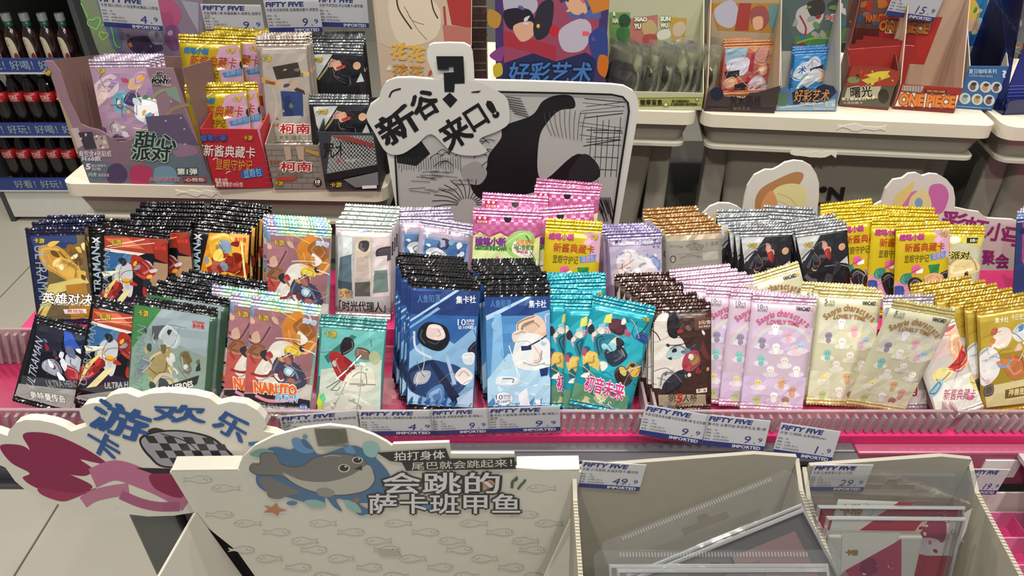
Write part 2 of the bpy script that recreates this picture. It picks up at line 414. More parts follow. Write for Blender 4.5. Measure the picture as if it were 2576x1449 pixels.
# ---- the display fixture
PZ = 1.0
gond = tag(empty('gondola_shelf', Matrix.Translation((0, .6, 0))), 'hot pink topped display shelf with grey metal front rail and posts', 'shelf')
def W(name, mat, x0, x1, y0, y1, z0, z1, bev=0, parent=None):
    par = parent or gond
    o = bbox(name, par, mat, x0, x1, y0 - .6, y1 - .6, z0, z1, bev) if par is gond else bbox(name, par, mat, x0, x1, y0, y1, z0, z1, bev)
    return o
pink = M('c22a66', 0.32, 0, .04, 12)
slabpts = [(-.80, .525), (1.02, .525), (1.02, .78), (-.56, .78), (-.56, .655), (-.80, .655)]
W('back_deck', M('4b463f', .6), -.585, 1.02, .781, 1.25, .982, PZ)
me = poly_slab('shelf_board', slabpts, .018); me.transform(Matrix.Rotation(math.pi / 2, 4, 'X')); me.transform(Matrix.Translation((0, 0, 0)))
# poly_slab lies in x-z; turn it so that z -> y
vs = [v.co.copy() for v in me.vertices]
o = link('shelf_board', me, gond, pink)
for v, q in zip(me.vertices, poly_slab('tmp', slabpts, .018).vertices): v.co = (q.co.x, q.co.z - .6, PZ - q.co.y)
me.flip_normals(); me.update()
BZ = 1.035
W('step_board', pink, -.555, 1.015, .655, .775, PZ + .0002, BZ, .001)
metal = M('57555a', 0.36, 0.2, .08, 8, 0.05, 30, (.1, 1, 1))
W('front_rail', metal, -.82, .345, .512, .525, .945, .992, .002)
W('rail_lip', M('4c4a4f', .4, .2), -.82, .345, .500, .512, .985, .991, .001)
W('rail_lip', M('4c4a4f', .4, .2), -.82, .345, .503, .512, .945, .951, .001)
fas = M('a2526c', .3, .1, .15, 6)
W('front_rail', fas, .347, 1.02, .512, .525, .942, .990, .002)
W('rail_lip', M('c0b4b6', .3, .3), .507, 1.02, .345, .512, .984, .990, .001)
lab = bbox('rail_label', gond, paper('dcdad4'), .478, .515, -.0895, -.088, .955, .980)
W('under_panel', M('2c2a2c', .7), -.50, 1.02, .70, .72, .06, .98)
for x in (-.455, .98):
    W('post', M('6a6d6c', .45, .3), x - .03, x + .03, .60, .66, 0, .98, .004)
    W('post_strip', M('4a4c4c', .5), x + .034, x + .058, .61, .65, 0, .98, .002)
W('lower_shelf', M('c7c4bc', .5), -.40, 1.02, .12, .56, .655, .675, .004)
# ---- grey riser crates with white caps
def rounded(x0, x1, y0, y1, r, n=5):
    pts = []
    for cx, cy, a0 in ((x1 - r, y1 - r, 0), (x0 + r, y1 - r, 90), (x0 + r, y0 + r, 180), (x1 - r, y0 + r, 270)):
        for i in range(n + 1):
            a = math.radians(a0 + 90 * i / n); pts.append((cx + r * math.cos(a), cy + r * math.sin(a)))
    return pts
def plate(name, parent, mat, pts, z0, z1, inset0=0.0):
    n = len(pts); cx = sum(p[0] for p in pts) / n; cy = sum(p[1] for p in pts) / n
    def ins(p): return (p[0] - math.copysign(min(inset0, abs(p[0] - cx)), p[0] - cx), p[1] - math.copysign(min(inset0, abs(p[1] - cy)), p[1] - cy))
    lo = [ins(p) for p in pts]
    vs = [(x, y, z0) for x, y in lo] + [(x, y, z1) for x, y in pts]
    fs = [tuple(range(n))[::-1], tuple(range(n, 2 * n))] + [(i, (i + 1) % n, (i + 1) % n + n, i + n) for i in range(n)]
    return link(name, mesh(name, vs, fs), parent, mat)
white_cap = M('cfc8b4', 0.5, 0, .05, 25, .03, 200)
crate_grey = M('8b877b', 0.38, 0, .05, 10)
crate_lip = M('b4afa0', 0.38, 0, .05, 10)
def crate(label, pl, pr, zt, depth, zlip, letter=None):
    a, b = hit_z(*pl, zt), hit_z(*pr, zt); d = b - a; wd = d.length; yaw = math.degrees(math.atan2(d.y, d.x))
    r = empty('riser_crate', frame((a.x, a.y, PZ), yaw)); h = zt - PZ; tag(r, label, 'crate', 'grey riser crates with white caps')
    plate('cap', r, white_cap, rounded(0, wd, 0, depth, .016), h - .017, h)
    plate('upper_body', r, crate_grey, rounded(.006, wd - .006, .008, depth, .012), zlip - PZ, h - .017, .008)
    plate('lip', r, crate_lip, rounded(.010, wd - .010, .004, depth, .014), zlip - PZ - .004, zlip - PZ)
    plate('lower_body', r, crate_grey, rounded(.045, wd - .045, .03, depth, .012), .0005, zlip - PZ - .004, .012)
    for x in (.02, wd - .05):
        bbox('corner_rib', r, crate_grey, x, x + .03, .045, .075, .0005, zlip - PZ - .004, .003)
    # torn paper edge left on cap and lip
    rr = random.Random(label)
    for zz, yy in ((h - .010, -.0006), (zlip - PZ - .004, .003)):
        x = wd * rr.uniform(.2, .6); L = rr.uniform(.04, .09); pts = [(x + L * i / 9, zz + rr.uniform(.002, .006)) for i in range(10)] + [(x + L - L * i / 9, zz - rr.uniform(-.001, .005)) for i in range(10)]
        slab('torn_edge', r, paper('d6d2c4'), pts, .0008, yy)
    return r, wd, yaw
L1, w1, _ = crate('long white capped grey crate carrying the four card boxes at left', (150, 462), (972, 478), 1.130, .30, 1.082)
R1, w2, _ = crate('white capped grey crate behind the black and white standee', (985, 262), (1756, 284), 1.19, .28, 1.145)
R2, w3, _ = crate('long white capped grey crate under the red and blue boxes at right', (1768, 287), (2512, 318), 1.19, .28, 1.145)
R3, w4, _ = crate('white capped grey crate cut off by the right edge of the picture', (2530, 320), (2900, 335), 1.19, .28, 1.145)
def crate_letters(r, shapes, zoff):
    mtx = r.matrix_world @ Matrix.Translation((0, .034, 0)); body = [c for c in r.children if c.name.startswith('lower_body')][0]
    me = art_mesh('lettering', shapes, px_map(mtx)); me.transform(Matrix.Translation((0, .034 - .0105 * 0, 0)))
    link('lettering', me, body, M('print', .5))
SC.view_layers[0].update()
crate_letters(R2, [('crop', C5), ('t', '°N', 150, 1212, 320, 1305, '15130f', {'bold': .05, 'shear': .2}), ('p', [(150, 1318), (275, 1316), (268, 1336), (150, 1338)], '15130f')], 0)
crate_letters(L1, [('crop', D2), ('t', 'IN', 180, 145, 310, 215, '1c1a17', {'bold': .05, 'shear': .2})], 0)
# ---- clear acrylic trays with comb slots
acr = clear('acrylic_clear', 'faf4f5', .55, .04, .05); acr2 = clear('acrylic_edge', 'f0d8e0', .8, .12, .22)
def tray(label, x0, x1, yf, yb, zt, ribs=True, yaw=0, wallb=True, side=(1, 1)):
    r = empty('acrylic_tray', frame((x0, yf, PZ + .0005), yaw)); wd = x1 - x0; h = zt - PZ; tag(r, label, 'tray', 'clear acrylic trays on the pink shelf')
    bbox('tray_floor', r, clear('acrylic_floor', 'faf4f5', .4, .02), 0, wd, .0035, yb - yf, 0, .0015)
    bbox('front_wall', r, acr, 0, wd, 0, .003, 0, h); bbox('top_edge', r, acr2, 0, wd, 0, .0032, h, h + .0018)
    if wallb: bbox('back_wall', r, acr, 0, wd, yb - yf, yb - yf + .003, 0, h)
    for s, x in zip(side, (0, wd - .003)):
        if s: bbox('side_wall', r, acr2, x, x + .003, .0035, yb - yf, .0016, h)
    if ribs:
        rm = box_mesh('rib', -.0015, .0015, -.006, -.0002, .001, h - .001); rm.materials.append(acr2)
        n = int(wd / .0095)
        for i in range(n):
            o = bpy.data.objects.new('rib', rm); COL.objects.link(o); o.parent = r; o.location = (.005 + i * .0095, 0, 0); o.rotation_euler = (0, math.radians(14), 0)
    return r
xl = hit_z(1618, 1030, PZ).x; xr = hit_z(2352, 1040, PZ).x
tray('wide clear acrylic tray holding the blue packs', -.30, xl, .534, .637, 1.023)
tray('clear acrylic tray holding the brown and pastel packs', xl + .006, xr, .534, .652, 1.023)
tray('clear acrylic tray at the far right holding the gold packs', xr + .004, .99, .534, .652, 1.023)
tray('clear acrylic tray at the far left with empty pink base', -.78, -.306, .534, .637, 1.025, side=(1, 1))
tray('clear acrylic comb wall at left under the hero packs', -.78, -.22, .640, .652, 1.044, wallb=False, side=(0, 0))
# ================================================================== foil card packs
def homography(q):
    (x0, y0), (x1, y1), (x2, y2), (x3, y3) = q
    A, B = [], []
    for (x, y), (u, v) in zip(q, ((0, 0), (1, 0), (1, 1), (0, 1))):
        A.append([x, y, 1, 0, 0, 0, -u * x, -u * y]); B.append(u)
        A.append([0, 0, 0, x, y, 1, -v * x, -v * y]); B.append(v)
    h = np.linalg.solve(np.array(A, float), np.array(B, float))
    def f(x, y):
        d = h[6] * x + h[7] * y + 1
        return ((h[0] * x + h[1] * y + h[2]) / d, (h[3] * x + h[4] * y + h[5]) / d)
    return f
def solve_quad(q, zb, lean, yaw=0.0):
    """standing depth, size and roll of a leaning rectangle whose lowest corner rests on height zb"""
    tm = ((q[0][0] + q[1][0]) / 2, (q[0][1] + q[1][1]) / 2); d0 = ray(*tm)
    Rm = frame((0, 0, 0), yaw, lean); n = Rm.col[1].xyz; P0 = d0.copy()
    pts = []
    for p in q:
        d = ray(*p); pts.append(d * (P0.dot(n) / d.dot(n)))
    r = ((pts[1] - pts[0]) + (pts[2] - pts[3])).normalized(); u = ((pts[0] - pts[3]) + (pts[1] - pts[2])).normalized()
    wd = ((pts[1] - pts[0]).length + (pts[2] - pts[3]).length) / 2; ht = ((pts[0] - pts[3]).length + (pts[1] - pts[2]).length) / 2
    a = Rm.inverted().to_3x3() @ r; b = Rm.inverted().to_3x3() @ u
    roll = math.degrees((math.atan2(-a.z, a.x) + math.atan2(b.x, b.z)) / 2)
    ctr = sum(pts, Vector()) / 4
    F0 = frame((0, 0, 0), yaw, lean, roll); X, Z = F0.col[0].xyz, F0.col[2].xyz
    low = min((ctr + X * sx * wd / 2 - Z * ht / 2).z for sx in (-1, 1))
    t = (zb - CAM.z) / low
    base = CAM + (ctr - Z * ht / 2) * t
    return base, roll, wd * t, ht * t
KINDS = {}
BACK = {'navy_gold', 'red_silver', 'orange_flame', 'three_panel', 'lilac_photo', 'checker_pink', 'yellow_doodle', 'lilac_girls', 'grey_magic', 'black_silver', 'egg_white', 'navy_holo'}
SEAL = .0085
def bulge(wd, ht, th, seed):
    rnd = random.Random(seed); nx, nz = 9, 13
    xs = [-.5 + i / (nx - 1) for i in range(nx)]; zs = [i / (nz - 1) for i in range(nz)]
    z0, z1 = SEAL, ht - SEAL
    H = np.zeros((nx, nz))
    for i, x in enumerate(xs):
        for j, z in enumerate(zs):
            e = (1 - abs(2 * x) ** 5) ** .6 * (1 - abs(2 * z - 1) ** 7) ** .8
            H[i, j] = th * .55 * e + (rnd.gauss(0, .00034) if 0 < i < nx - 1 and 0 < j < nz - 1 else 0) * (1.5 if j in (1, nz - 2) else 1)
    X = [x * wd for x in xs]; Z = [z0 + z * (z1 - z0) for z in zs]
    def h(x, z):
        fx = min(max((x / wd + .5) * (nx - 1), 0), nx - 1 - 1e-6); fz = min(max((z - z0) / (z1 - z0) * (nz - 1), 0), nz - 1 - 1e-6)
        i, j = int(fx), int(fz); a, b = fx - i, fz - j
        if a >= b: return H[i, j] + (H[i + 1, j] - H[i, j]) * a + (H[i + 1, j + 1] - H[i + 1, j]) * b
        return H[i, j] + (H[i, j + 1] - H[i, j]) * b + (H[i + 1, j + 1] - H[i, j + 1]) * a
    return X, Z, H, h
def pack_meshes(key, wd, ht, body, seal, shapes, letters, mapper, th=.0027, seal2=None, mats=None, prt=None):
    X, Z, H, h = bulge(wd, ht, th, key); nx, nz = len(X), len(Z); vs, fs = [], []
    for s, k in ((-1, 1.0), (1, .55)):
        b = len(vs)
        for i in range(nx):
            for j in range(nz): vs.append((X[i], s * (H[i, j] * k + .0003), Z[j]))
        for i in range(nx - 1):
            for j in range(nz - 1):
                a = b + i * nz + j; t1, t2 = (a, a + nz, a + nz + 1), (a, a + nz + 1, a + 1); fs += [t1, t2] if s < 0 else [t1[::-1], t2[::-1]]
    n = nx * nz
    rim = [i * nz for i in range(nx)] + [(nx - 1) * nz + j for j in range(1, nz)] + [i * nz + nz - 1 for i in range(nx - 2, -1, -1)] + [j for j in range(nz - 2, 0, -1)]
    for a, b in zip(rim, rim[1:] + rim[:1]): fs.append((b, a, a + n, b + n))
    bm = mesh('wrapper', vs, fs); bm.polygons.foreach_set('use_smooth', [True] * len(bm.polygons)); bm.materials.append(body)
    def sealmesh(top):
        m = 2 * int(wd / .0032) ; rows = 5; v, f = [], []
        rr = random.Random(key + str(top))
        for s in (-1, 1):
            for j in range(rows + 1):
                for i in range(m + 1):
                    x = -wd / 2 + wd * i / m; zz = SEAL * j / rows + (.0011 if (j == rows and i % 2) else 0)
                    y = s * .00025 + .00045 * (1 if j % 2 else -1) + .0006 * math.sin(x * 260 + rr.uniform(-.2, .2)) * (j / rows) + rr.gauss(0, .00012)
                    z = (ht - SEAL + zz) if top else (SEAL - zz)
                    v.append((x, y, z))
        q = (rows + 1) * (m + 1)
        for s in (0, 1):
            for j in range(rows):
                for i in range(m):
                    a = s * q + j * (m + 1) + i; c = (a, a + 1, a + m + 2, a + m + 1); f.append(c if (s == 0) == top else c[::-1])
        for j in (0, rows):
            for i in range(m):
                a = j * (m + 1) + i; f.append((a, a + q, a + q + 1, a + 1) if (j == 0) == top else (a + 1, a + q + 1, a + q, a))
        me = mesh('seal', v, f); me.materials.append(seal if top or seal2 is None else seal2); return me
    grid = (X[1:-1], Z[1:-1], [((X[i], Z[0]), (X[1] - X[0], Z[1] - Z[0])) for i in range(-nz, nx)] if False else [(X[0] + (X[1] - X[0]) * i, Z[0], X[1] - X[0], Z[1] - Z[0]) for i in range(2 - nz, nx - 1)])
    out = {'wrapper': bm, 'top_seal': sealmesh(True), 'bottom_seal': sealmesh(False)}
    clip = (-wd / 2 + .0005, wd / 2 - .0005, SEAL * .6, ht - SEAL)
    for nm, sh in (('artwork', shapes), ('lettering', letters)):
        if sh:
            me = art_mesh(nm, sh, mapper, surf=h, grid=grid, clip=clip, lift=.00042 if nm == 'artwork' else .00044 + .000004 * (len(shapes) * 1.3 if shapes else 0), step=.000004 if nm == 'artwork' else .000008)
            me.materials.append(prt or PRINT_FOIL); out[nm] = me
    return out
def kind(key, cr, quad, lean, body, seal, shapes, letters, zb=None, th=.0027, yaw=0.0, size=None, prt=None):
    if zb is None: zb = (BZ if key in BACK else PZ) + .0025
    q = [cr(*p) for p in quad]; base, roll, wd, ht = solve_quad(q, zb, lean, yaw)
    if size: wd, ht = size
    hm = homography(q)
    def mp(x, y):
        u, v = hm(x, y); return ((u - .5) * wd, (1 - v) * ht)
    shapes = abstract(shapes, key, amt=1.25 if key.startswith(('blue_', 'black_', 'beige', 'yellow')) else 1.0, lines=11) if shapes else shapes; sh = [('crop', cr)] + shapes if shapes else None; le = [('crop', cr)] + letters if letters else None
    fb = foil(body) if isinstance(body, str) else body; fs_ = seal_foil(seal) if isinstance(seal, str) else seal
    KINDS[key] = dict(m=pack_meshes(key, wd, ht, fb, fs_, sh, le, mp, th, prt=prt), w=wd, h=ht, base=base, roll=roll, lean=lean, yaw=yaw, zb=zb)
    print('KIND %-12s w %.3f h %.3f base x %.3f y %.3f roll %.1f' % (key, wd, ht, base.x, base.y, roll))
PACKS = []
def pack(key, loc, yaw, lean, roll, label, group, skip=()):
    k = KINDS[key]
    # lift a rolled pack so that its lowest corner touches
    r = empty('card_pack', frame(loc, yaw, lean, roll)); tag(r, label, 'card pack', group)
    PACKS.append([r, k['w'], k['h'], loc.z])
    for nm, me in k['m'].items():
        if nm in skip: continue
        o = bpy.data.objects.new(nm, me); COL.objects.link(o); o.parent = r
    return r
def file_of(key, n, desc, where, dy=.0046, dx=0.0, jx=.0012, jr=1.0, seed=0, front=None, lean=None, start=0, group=None, roll=None, zb=None, flean=0.0, quad=None):
    """a file of n packs one behind another; the front one stands where its photo corners put it"""
    k = KINDS[key]; rnd = random.Random(key + str(seed)); lean = k['lean'] if lean is None else lean
    zb = k['zb'] if zb is None else zb
    if quad: base, rl, _, _ = solve_quad(quad, zb, lean)
    elif front is None: base, rl = k['base'].copy(), k['roll']
    else:
        zz = zb
        ln = math.radians(lean); rl = 0.0 if roll is None else roll
        TL, TR = front
        for _ in range(4):
            cr_ = math.radians(rl); drop = k['w'] / 2 * abs(math.sin(cr_)) * math.cos(ln)
            zt = zz + drop + k['h'] * math.cos(ln) * math.cos(cr_)
            P = hit_z((TL[0] + TR[0]) / 2, (TL[1] + TR[1]) / 2, zt)
            Fm = frame(P, k['yaw'], lean); f = px_map(Fm); a, b = f(*TL), f(*TR)
            if roll is None: rl = math.degrees(math.atan2(-(b[1] - a[1]), b[0] - a[0]))
        base = P - frame((0, 0, 0), k['yaw'], lean, rl).col[2].xyz * k['h']
    if zb < PZ + .01: base.y = max(base.y, .5445)
    out = []
    for i in range(start, n):
        rr = rl + (rnd.uniform(-jr, jr) if i else 0); cr_ = math.radians(rr)
        loc = base + Vector((dx * i + (rnd.uniform(-jx, jx) if i else 0), dy * i, 0))
        zlow = zb + k['w'] / 2 * abs(math.sin(cr_)) * math.cos(math.radians(lean)) + .0006
        if i: loc.z = zlow
        lab = f'{desc} {where}' if n == 1 else (f'{desc} {where}, front of its file' if i == 0 else f'{desc} {where}, {ORD[i]} in its file')
        out.append(pack(key, loc, k['yaw'], lean + flean * i, rr, lab, (group or (desc + 's ' + where)) if n > 1 else group, skip=() if i < 4 else ('lettering',)))
    return out
LOGO = lambda x0, y0, x1, y1, r=0: ('t', '卡游', x0, y0, x1, y1, 'd8b83a', {'bold': .03, 'out': '2a2010', 'ow': .05, 'rot': r})
# ---- hero pack: navy with gold
kind('navy_gold', D1, [(175, 240), (515, 208), (572, 800), (212, 815)], 25, '20264a', '1a1f3c',
     [('p', [(262, 262), (515, 235), (570, 770), (205, 785), (300, 500)], '6a5a3c'), ('p', [(200, 270), (470, 250), (480, 300), (240, 420)], '2c3a68'),
      ('b', [(310, 300), (420, 290), (500, 380), (470, 470), (400, 440), (330, 400)], 'b98a34'), ('b', [(330, 430), (480, 430), (520, 520), (430, 540), (340, 500)], 'cfa24a'),
      ('p', [(205, 760), (300, 560), (520, 500), (540, 540), (330, 620)], 'c9b86a'), ('p', [(400, 560), (520, 540), (560, 780), (420, 785)], 'a9782c'),
      ('p', [(200, 790), (330, 600), (350, 610), (250, 790)], 'd6c26a'), ('k', 3, 300, 300, 520, 560, 14, ['e6cf86', '8a5c1e', 'd9b04c', '5e3f18', 'f0e2b0'], .16)],
     [('t', 'ULTRAMAN', 80, 480, 440, 545, '93a0a8', {'rot': 88}), ('t', '英雄对决', 255, 610, 560, 678, 'f2f0ea', {'bold': .05, 'shear': .15, 'out': '1a1612', 'ow': .05}),
      ('t', 'HERO BATTLE', 325, 664, 545, 686, 'e8e6e0', {'bold': .04}), ('p', [(380, 712), (520, 705), (522, 735), (385, 742)], 'efe6e0'), ('t', '竞技版', 400, 712, 500, 736, 'b5362c', {'bold': .03}), LOGO(222, 290, 285, 318)])
UR = [('p', [(655, 283), (1035, 285), (1030, 372), (655, 372)], '9c3a28'), ('p', [(655, 355), (900, 375), (850, 392), (652, 372)], 'ded4cc'),
      ('p', [(660, 300), (800, 290), (900, 350), (720, 340)], 'c86a4a'), ('p', [(930, 290), (1035, 290), (1035, 430), (960, 400)], '8c2c1e'), ('s', [(670, 345), (900, 292)], 5, 'e8cfc0'), ('s', [(690, 352), (960, 310)], 4, 'e0b8a0'),
      ('p', [(655, 380), (780, 380), (700, 480), (630, 560), (640, 480)], '2c5a8c'), ('p', [(780, 380), (860, 390), (760, 470), (700, 480)], '4c7aa0'),
      ('p', [(950, 420), (1038, 430), (1020, 640), (900, 600)], 'a08064'), ('p', [(640, 610), (900, 640), (1010, 610), (1000, 700), (620, 740)], '2a1c34'),
      ('b', [(800, 420), (880, 370), (930, 420), (900, 480), (830, 470)], 'b9bcc2'), ('b', [(780, 430), (850, 420), (960, 480), (900, 560), (800, 520)], '9c2a24'),
      ('b', [(700, 540), (800, 520), (840, 600), (720, 640), (640, 640)], 'b4b8bf'), ('b', [(860, 560), (930, 540), (940, 620), (890, 640)], 'a82c26'),
      ('b', [(640, 590), (740, 570), (700, 640), (630, 670)], 'a12a26'), ('k', 21, 680, 390, 1000, 640, 16, ['c8ccd4', '7a1f1c', '20242c', 'd8a030', '8a9098', 'b03028'], .13),
      ('p', [(600, 740), (640, 600), (760, 480), (660, 620)], 'd8c070'), ('p', [(640, 750), (760, 600), (800, 600), (690, 740)], 'd9cf9a'), ('p', [(620, 500), (760, 478), (640, 540)], 'd8d8c0'),
      ('p', [(610, 750), (1000, 610), (992, 650), (720, 752)], '3c3c40'), ('p', [(600, 790), (990, 660), (990, 820), (592, 830)], '8c8a88')]
kind('red_silver', D1, [(645, 215), (1050, 240), (992, 850), (582, 838)], 25, '15131a', '121016', UR,
     [('t', 'ULTRAMAN', 470, 520, 830, 565, '7c8894', {'rot': -84}), ('t', 'ULTRA HEROES', 755, 655, 990, 690, 'a9acb0', {'rot': -14, 'bold': .03, 'shear': .15}), LOGO(690, 300, 760, 338), ('t', '奥特曼', 960, 325, 1025, 350, 'd83a2c', {'bold': .03})])
kind('orange_flame', D1, [(1172, 203), (1530, 225), (1492, 790), (1122, 770)], 25, '14120f', '121110',
     [('p', [(1280, 265), (1520, 250), (1478, 740), (1200, 730), (1215, 500)], 'c98222'), ('b', [(1330, 270), (1450, 260), (1500, 350), (1470, 480), (1350, 420), (1280, 350)], 'dba42e'), ('p', [(1400, 255), (1518, 250), (1500, 420), (1440, 330)], 'e0a650'),
      ('b', [(1230, 430), (1330, 380), (1480, 440), (1440, 500), (1330, 480), (1250, 520)], '8e2a18'), ('b', [(1320, 310), (1400, 300), (1410, 380), (1340, 400)], '7f96ac'), ('b', [(1290, 500), (1380, 480), (1400, 600), (1300, 640), (1250, 600)], '3a3c4a'),
      ('k', 5, 1230, 290, 1490, 620, 22, ['b13a1a', 'e8b23a', '2c2c38', 'd9602a', '7c8ca0', 'f0d060', '7a1e14'], .14), ('s', [(1470, 300), (1490, 560)], 12, 'e9e08a'), ('p', [(1130, 640), (1200, 600), (1478, 610), (1475, 740), (1120, 720)], '5a2c18')],
     [('t', 'ULTRAMAN', 1010, 475, 1360, 530, '9fb6c6', {'rot': -85, 'bold': .02}), ('t', 'X', 1180, 275, 1240, 305, 'c8d0d8', {'bold': .06}), ('t', '奥特曼', 1430, 285, 1500, 312, 'c8301e', {'bold': .03}), ('t', 'th', 1200, 300, 1225, 326, 'b0c4d0', {'bold': .03})])
kind('green_silver', D1, [(848, 690), (1352, 712), (1222, 1395), (712, 1370)], 25, '3c5c48', '15151a',
     [('p', [(850, 735), (1300, 760), (1200, 1330), (730, 1310)], '7f948c'), ('p', [(850, 735), (1010, 742), (880, 900), (790, 1000), (820, 850)], '3f7a44'), ('p', [(1010, 742), (1300, 760), (1250, 1000), (1050, 930), (920, 860)], '8f9fa6'),
      ('p', [(940, 850), (1060, 830), (1000, 920), (930, 930)], '4c5558'), ('p', [(730, 1240), (900, 1100), (960, 1300), (725, 1310)], '7ba089'), ('b', [(1000, 900), (1100, 870), (1130, 960), (1060, 1010), (1000, 960)], 'a9b2b8'),
      ('b', [(900, 1040), (1000, 1000), (1140, 1010), (1110, 1080), (1020, 1160), (930, 1140)], '9a8a5c'), ('b', [(820, 1050), (900, 1040), (920, 1090), (830, 1085)], '6f7880'), ('b', [(1110, 1020), (1230, 1080), (1190, 1110), (1100, 1080)], '6e6a58'), ('b', [(920, 1130), (1010, 1100), (1060, 1170), (1000, 1250), (900, 1240)], 'b9b49c'),
      ('k', 12, 880, 860, 1210, 1230, 22, ['c8ccc8', '6a5c34', '3a4448', 'b8a45a', '8a98a0', '2c3034'], .11), ('p', [(860, 1240), (1200, 1110), (1180, 1165), (900, 1290)], '2c2e30'), ('p', [(730, 1290), (1180, 1200), (1175, 1350), (725, 1345)], '77766f')],
     [('t', 'ULTRAMAN', 640, 1020, 1040, 1075, '6f8f86', {'rot': -79}), ('t', 'ULTRA HEROES', 905, 1180, 1160, 1215, 'e0e0dc', {'rot': -15, 'bold': .03, 'shear': .15}), LOGO(862, 765, 925, 800), ('t', 'ULTRAMAN', 1188, 795, 1262, 810, 'b03a34', {'bold': .04}), ('t', '奥特曼', 1188, 812, 1260, 836, 'b82c28', {'bold': .04})])
HOLO = M('holo', .2, .55, 0, 26, .4, 60, (1, 1, .6), .3)
kind('ninja', D2, [(222, 686), (612, 690), (508, 1400), (66, 1368)], 25, HOLO, HOLO,
     [('p', [(230, 745), (605, 745), (515, 1180), (110, 1130)], '8c6068'), ('p', [(110, 1080), (540, 1150), (520, 1260), (78, 1250)], 'b9b4b0'), ('p', [(150, 1000), (300, 960), (200, 1220), (90, 1230)], 'b0504c'),
      ('b', [(215, 800), (290, 760), (330, 900), (250, 960), (190, 900)], '9c6a70'), ('b', [(380, 770), (560, 760), (590, 850), (520, 930), (400, 900)], 'b9742a'), ('b', [(450, 790), (540, 800), (530, 900), (460, 890)], '8a5424'),
      ('b', [(230, 900), (320, 870), (360, 1000), (300, 1120), (180, 1130), (200, 1000)], 'd2cdc6'), ('b', [(170, 950), (280, 930), (330, 990), (240, 1020)], '8c5a40'), ('b', [(310, 1020), (430, 960), (540, 1000), (500, 1120), (360, 1140)], '3a3a52'),
      ('b', [(360, 940), (400, 910), (470, 930), (460, 970), (380, 980)], 'd6b93c'), ('e', 400, 1075, 34, 30, '8db4cc'), ('e', 400, 1075, 20, 17, 'd3e2ea'), ('S', [(160, 1105), (230, 1115), (320, 1090)], 16, '8c2a2c'),
      ('k', 44, 170, 770, 560, 1140, 20, ['d9d3cc', '6a3c44', 'b98a4a', '2c2a34', '9c5a48', 'c4a08c', 'a03034'], .10), ('p', [(78, 1235), (300, 1210), (520, 1250), (515, 1300), (140, 1280), (75, 1270)], '2a2228'),
      ('S', [(170, 1240), (250, 1270), (380, 1255), (440, 1230)], 22, 'd08aa0'), ('p', [(90, 1300), (515, 1305), (512, 1390), (78, 1360)], 'aab4c4')],
     [('t', 'NARUTO', 168, 1150, 440, 1228, 'd8662c', {'bold': .06, 'out': 'efe0d0', 'ow': .05, 'shear': .05, 'rot': 1}), ('t', '疾风传', 296, 1215, 446, 1268, '4a8ab8', {'bold': .04, 'out': 'e6eef2', 'ow': .04}),
      ('t', '火之意志传承所遇の少', 168, 1278, 425, 1312, '2a2a30', {'bold': .03, 'rot': -4}), ('p', [(238, 1308), (345, 1304), (345, 1338), (238, 1342)], 'c4ccd2'), ('t', '第三弹', 255, 1310, 330, 1336, '26262a', {'bold': .02}), ('e', 474, 1300, 30, 26, '3a5c9c'), ('t', '疾の章', 450, 1286, 498, 1312, 'dce4f0', {'bold': .02}),
      LOGO(240, 770, 308, 800), ('t', '疾风传', 505, 765, 585, 792, '7ca0c8', {'bold': .04, 'out': 'e6e8ea', 'ow': .05, 'rot': 6})])
kind('teal_couple', D2, [(625, 795), (1002, 800), (952, 1392), (530, 1382)], 25, '4f8c88', '3e7c7c',
     [('p', [(632, 845), (1000, 845), (960, 1120), (580, 1120)], '62aaa6'), ('p', [(600, 1080), (970, 1000), (950, 1360), (545, 1350)], 'bfc9bd'), ('p', [(630, 1000), (800, 870), (830, 880), (650, 1040)], '2e6a64'),
      ('b', [(650, 1010), (720, 970), (800, 1010), (770, 1090), (640, 1100), (610, 1060)], '9c2428'), ('b', [(755, 900), (800, 880), (830, 920), (800, 1000), (760, 960)], '221c22'), ('b', [(840, 930), (890, 910), (915, 970), (880, 1010)], '7c6658'),
      ('b', [(770, 1060), (860, 1000), (950, 1010), (950, 1150), (820, 1180), (730, 1150)], 'd6d4c6'), ('b', [(650, 1240), (780, 1150), (930, 1180), (940, 1320), (640, 1330)], 'c9ccc0'), ('e', 930, 990, 34, 40, 'a8b08c'),
      ('S', [(760, 1120), (700, 1240), (640, 1320)], 5, '8f948c'), ('S', [(850, 1040), (830, 1200), (800, 1330)], 5, '9a9e94'), ('s', [(770, 1155), (930, 1150)], 9, '8c8f88'), ('S', [(690, 1130), (760, 1070), (850, 980)], 8, 'f4f4ee'), ('S', [(620, 1190), (720, 1130), (650, 1200)], 4, '5a4a40'), ('k', 9, 600, 1020, 930, 1320, 14, ['e4e4da', 'b0b6aa', 'd0d4c8', '9ea49a'], .07), ('p', [(545, 1290), (570, 1230), (600, 1290), (560, 1350)], 'c8c83c'), ('p', [(570, 1250), (600, 1220), (615, 1260), (590, 1300)], '5cc48a')],
     [LOGO(645, 858, 715, 892)], th=.0029)
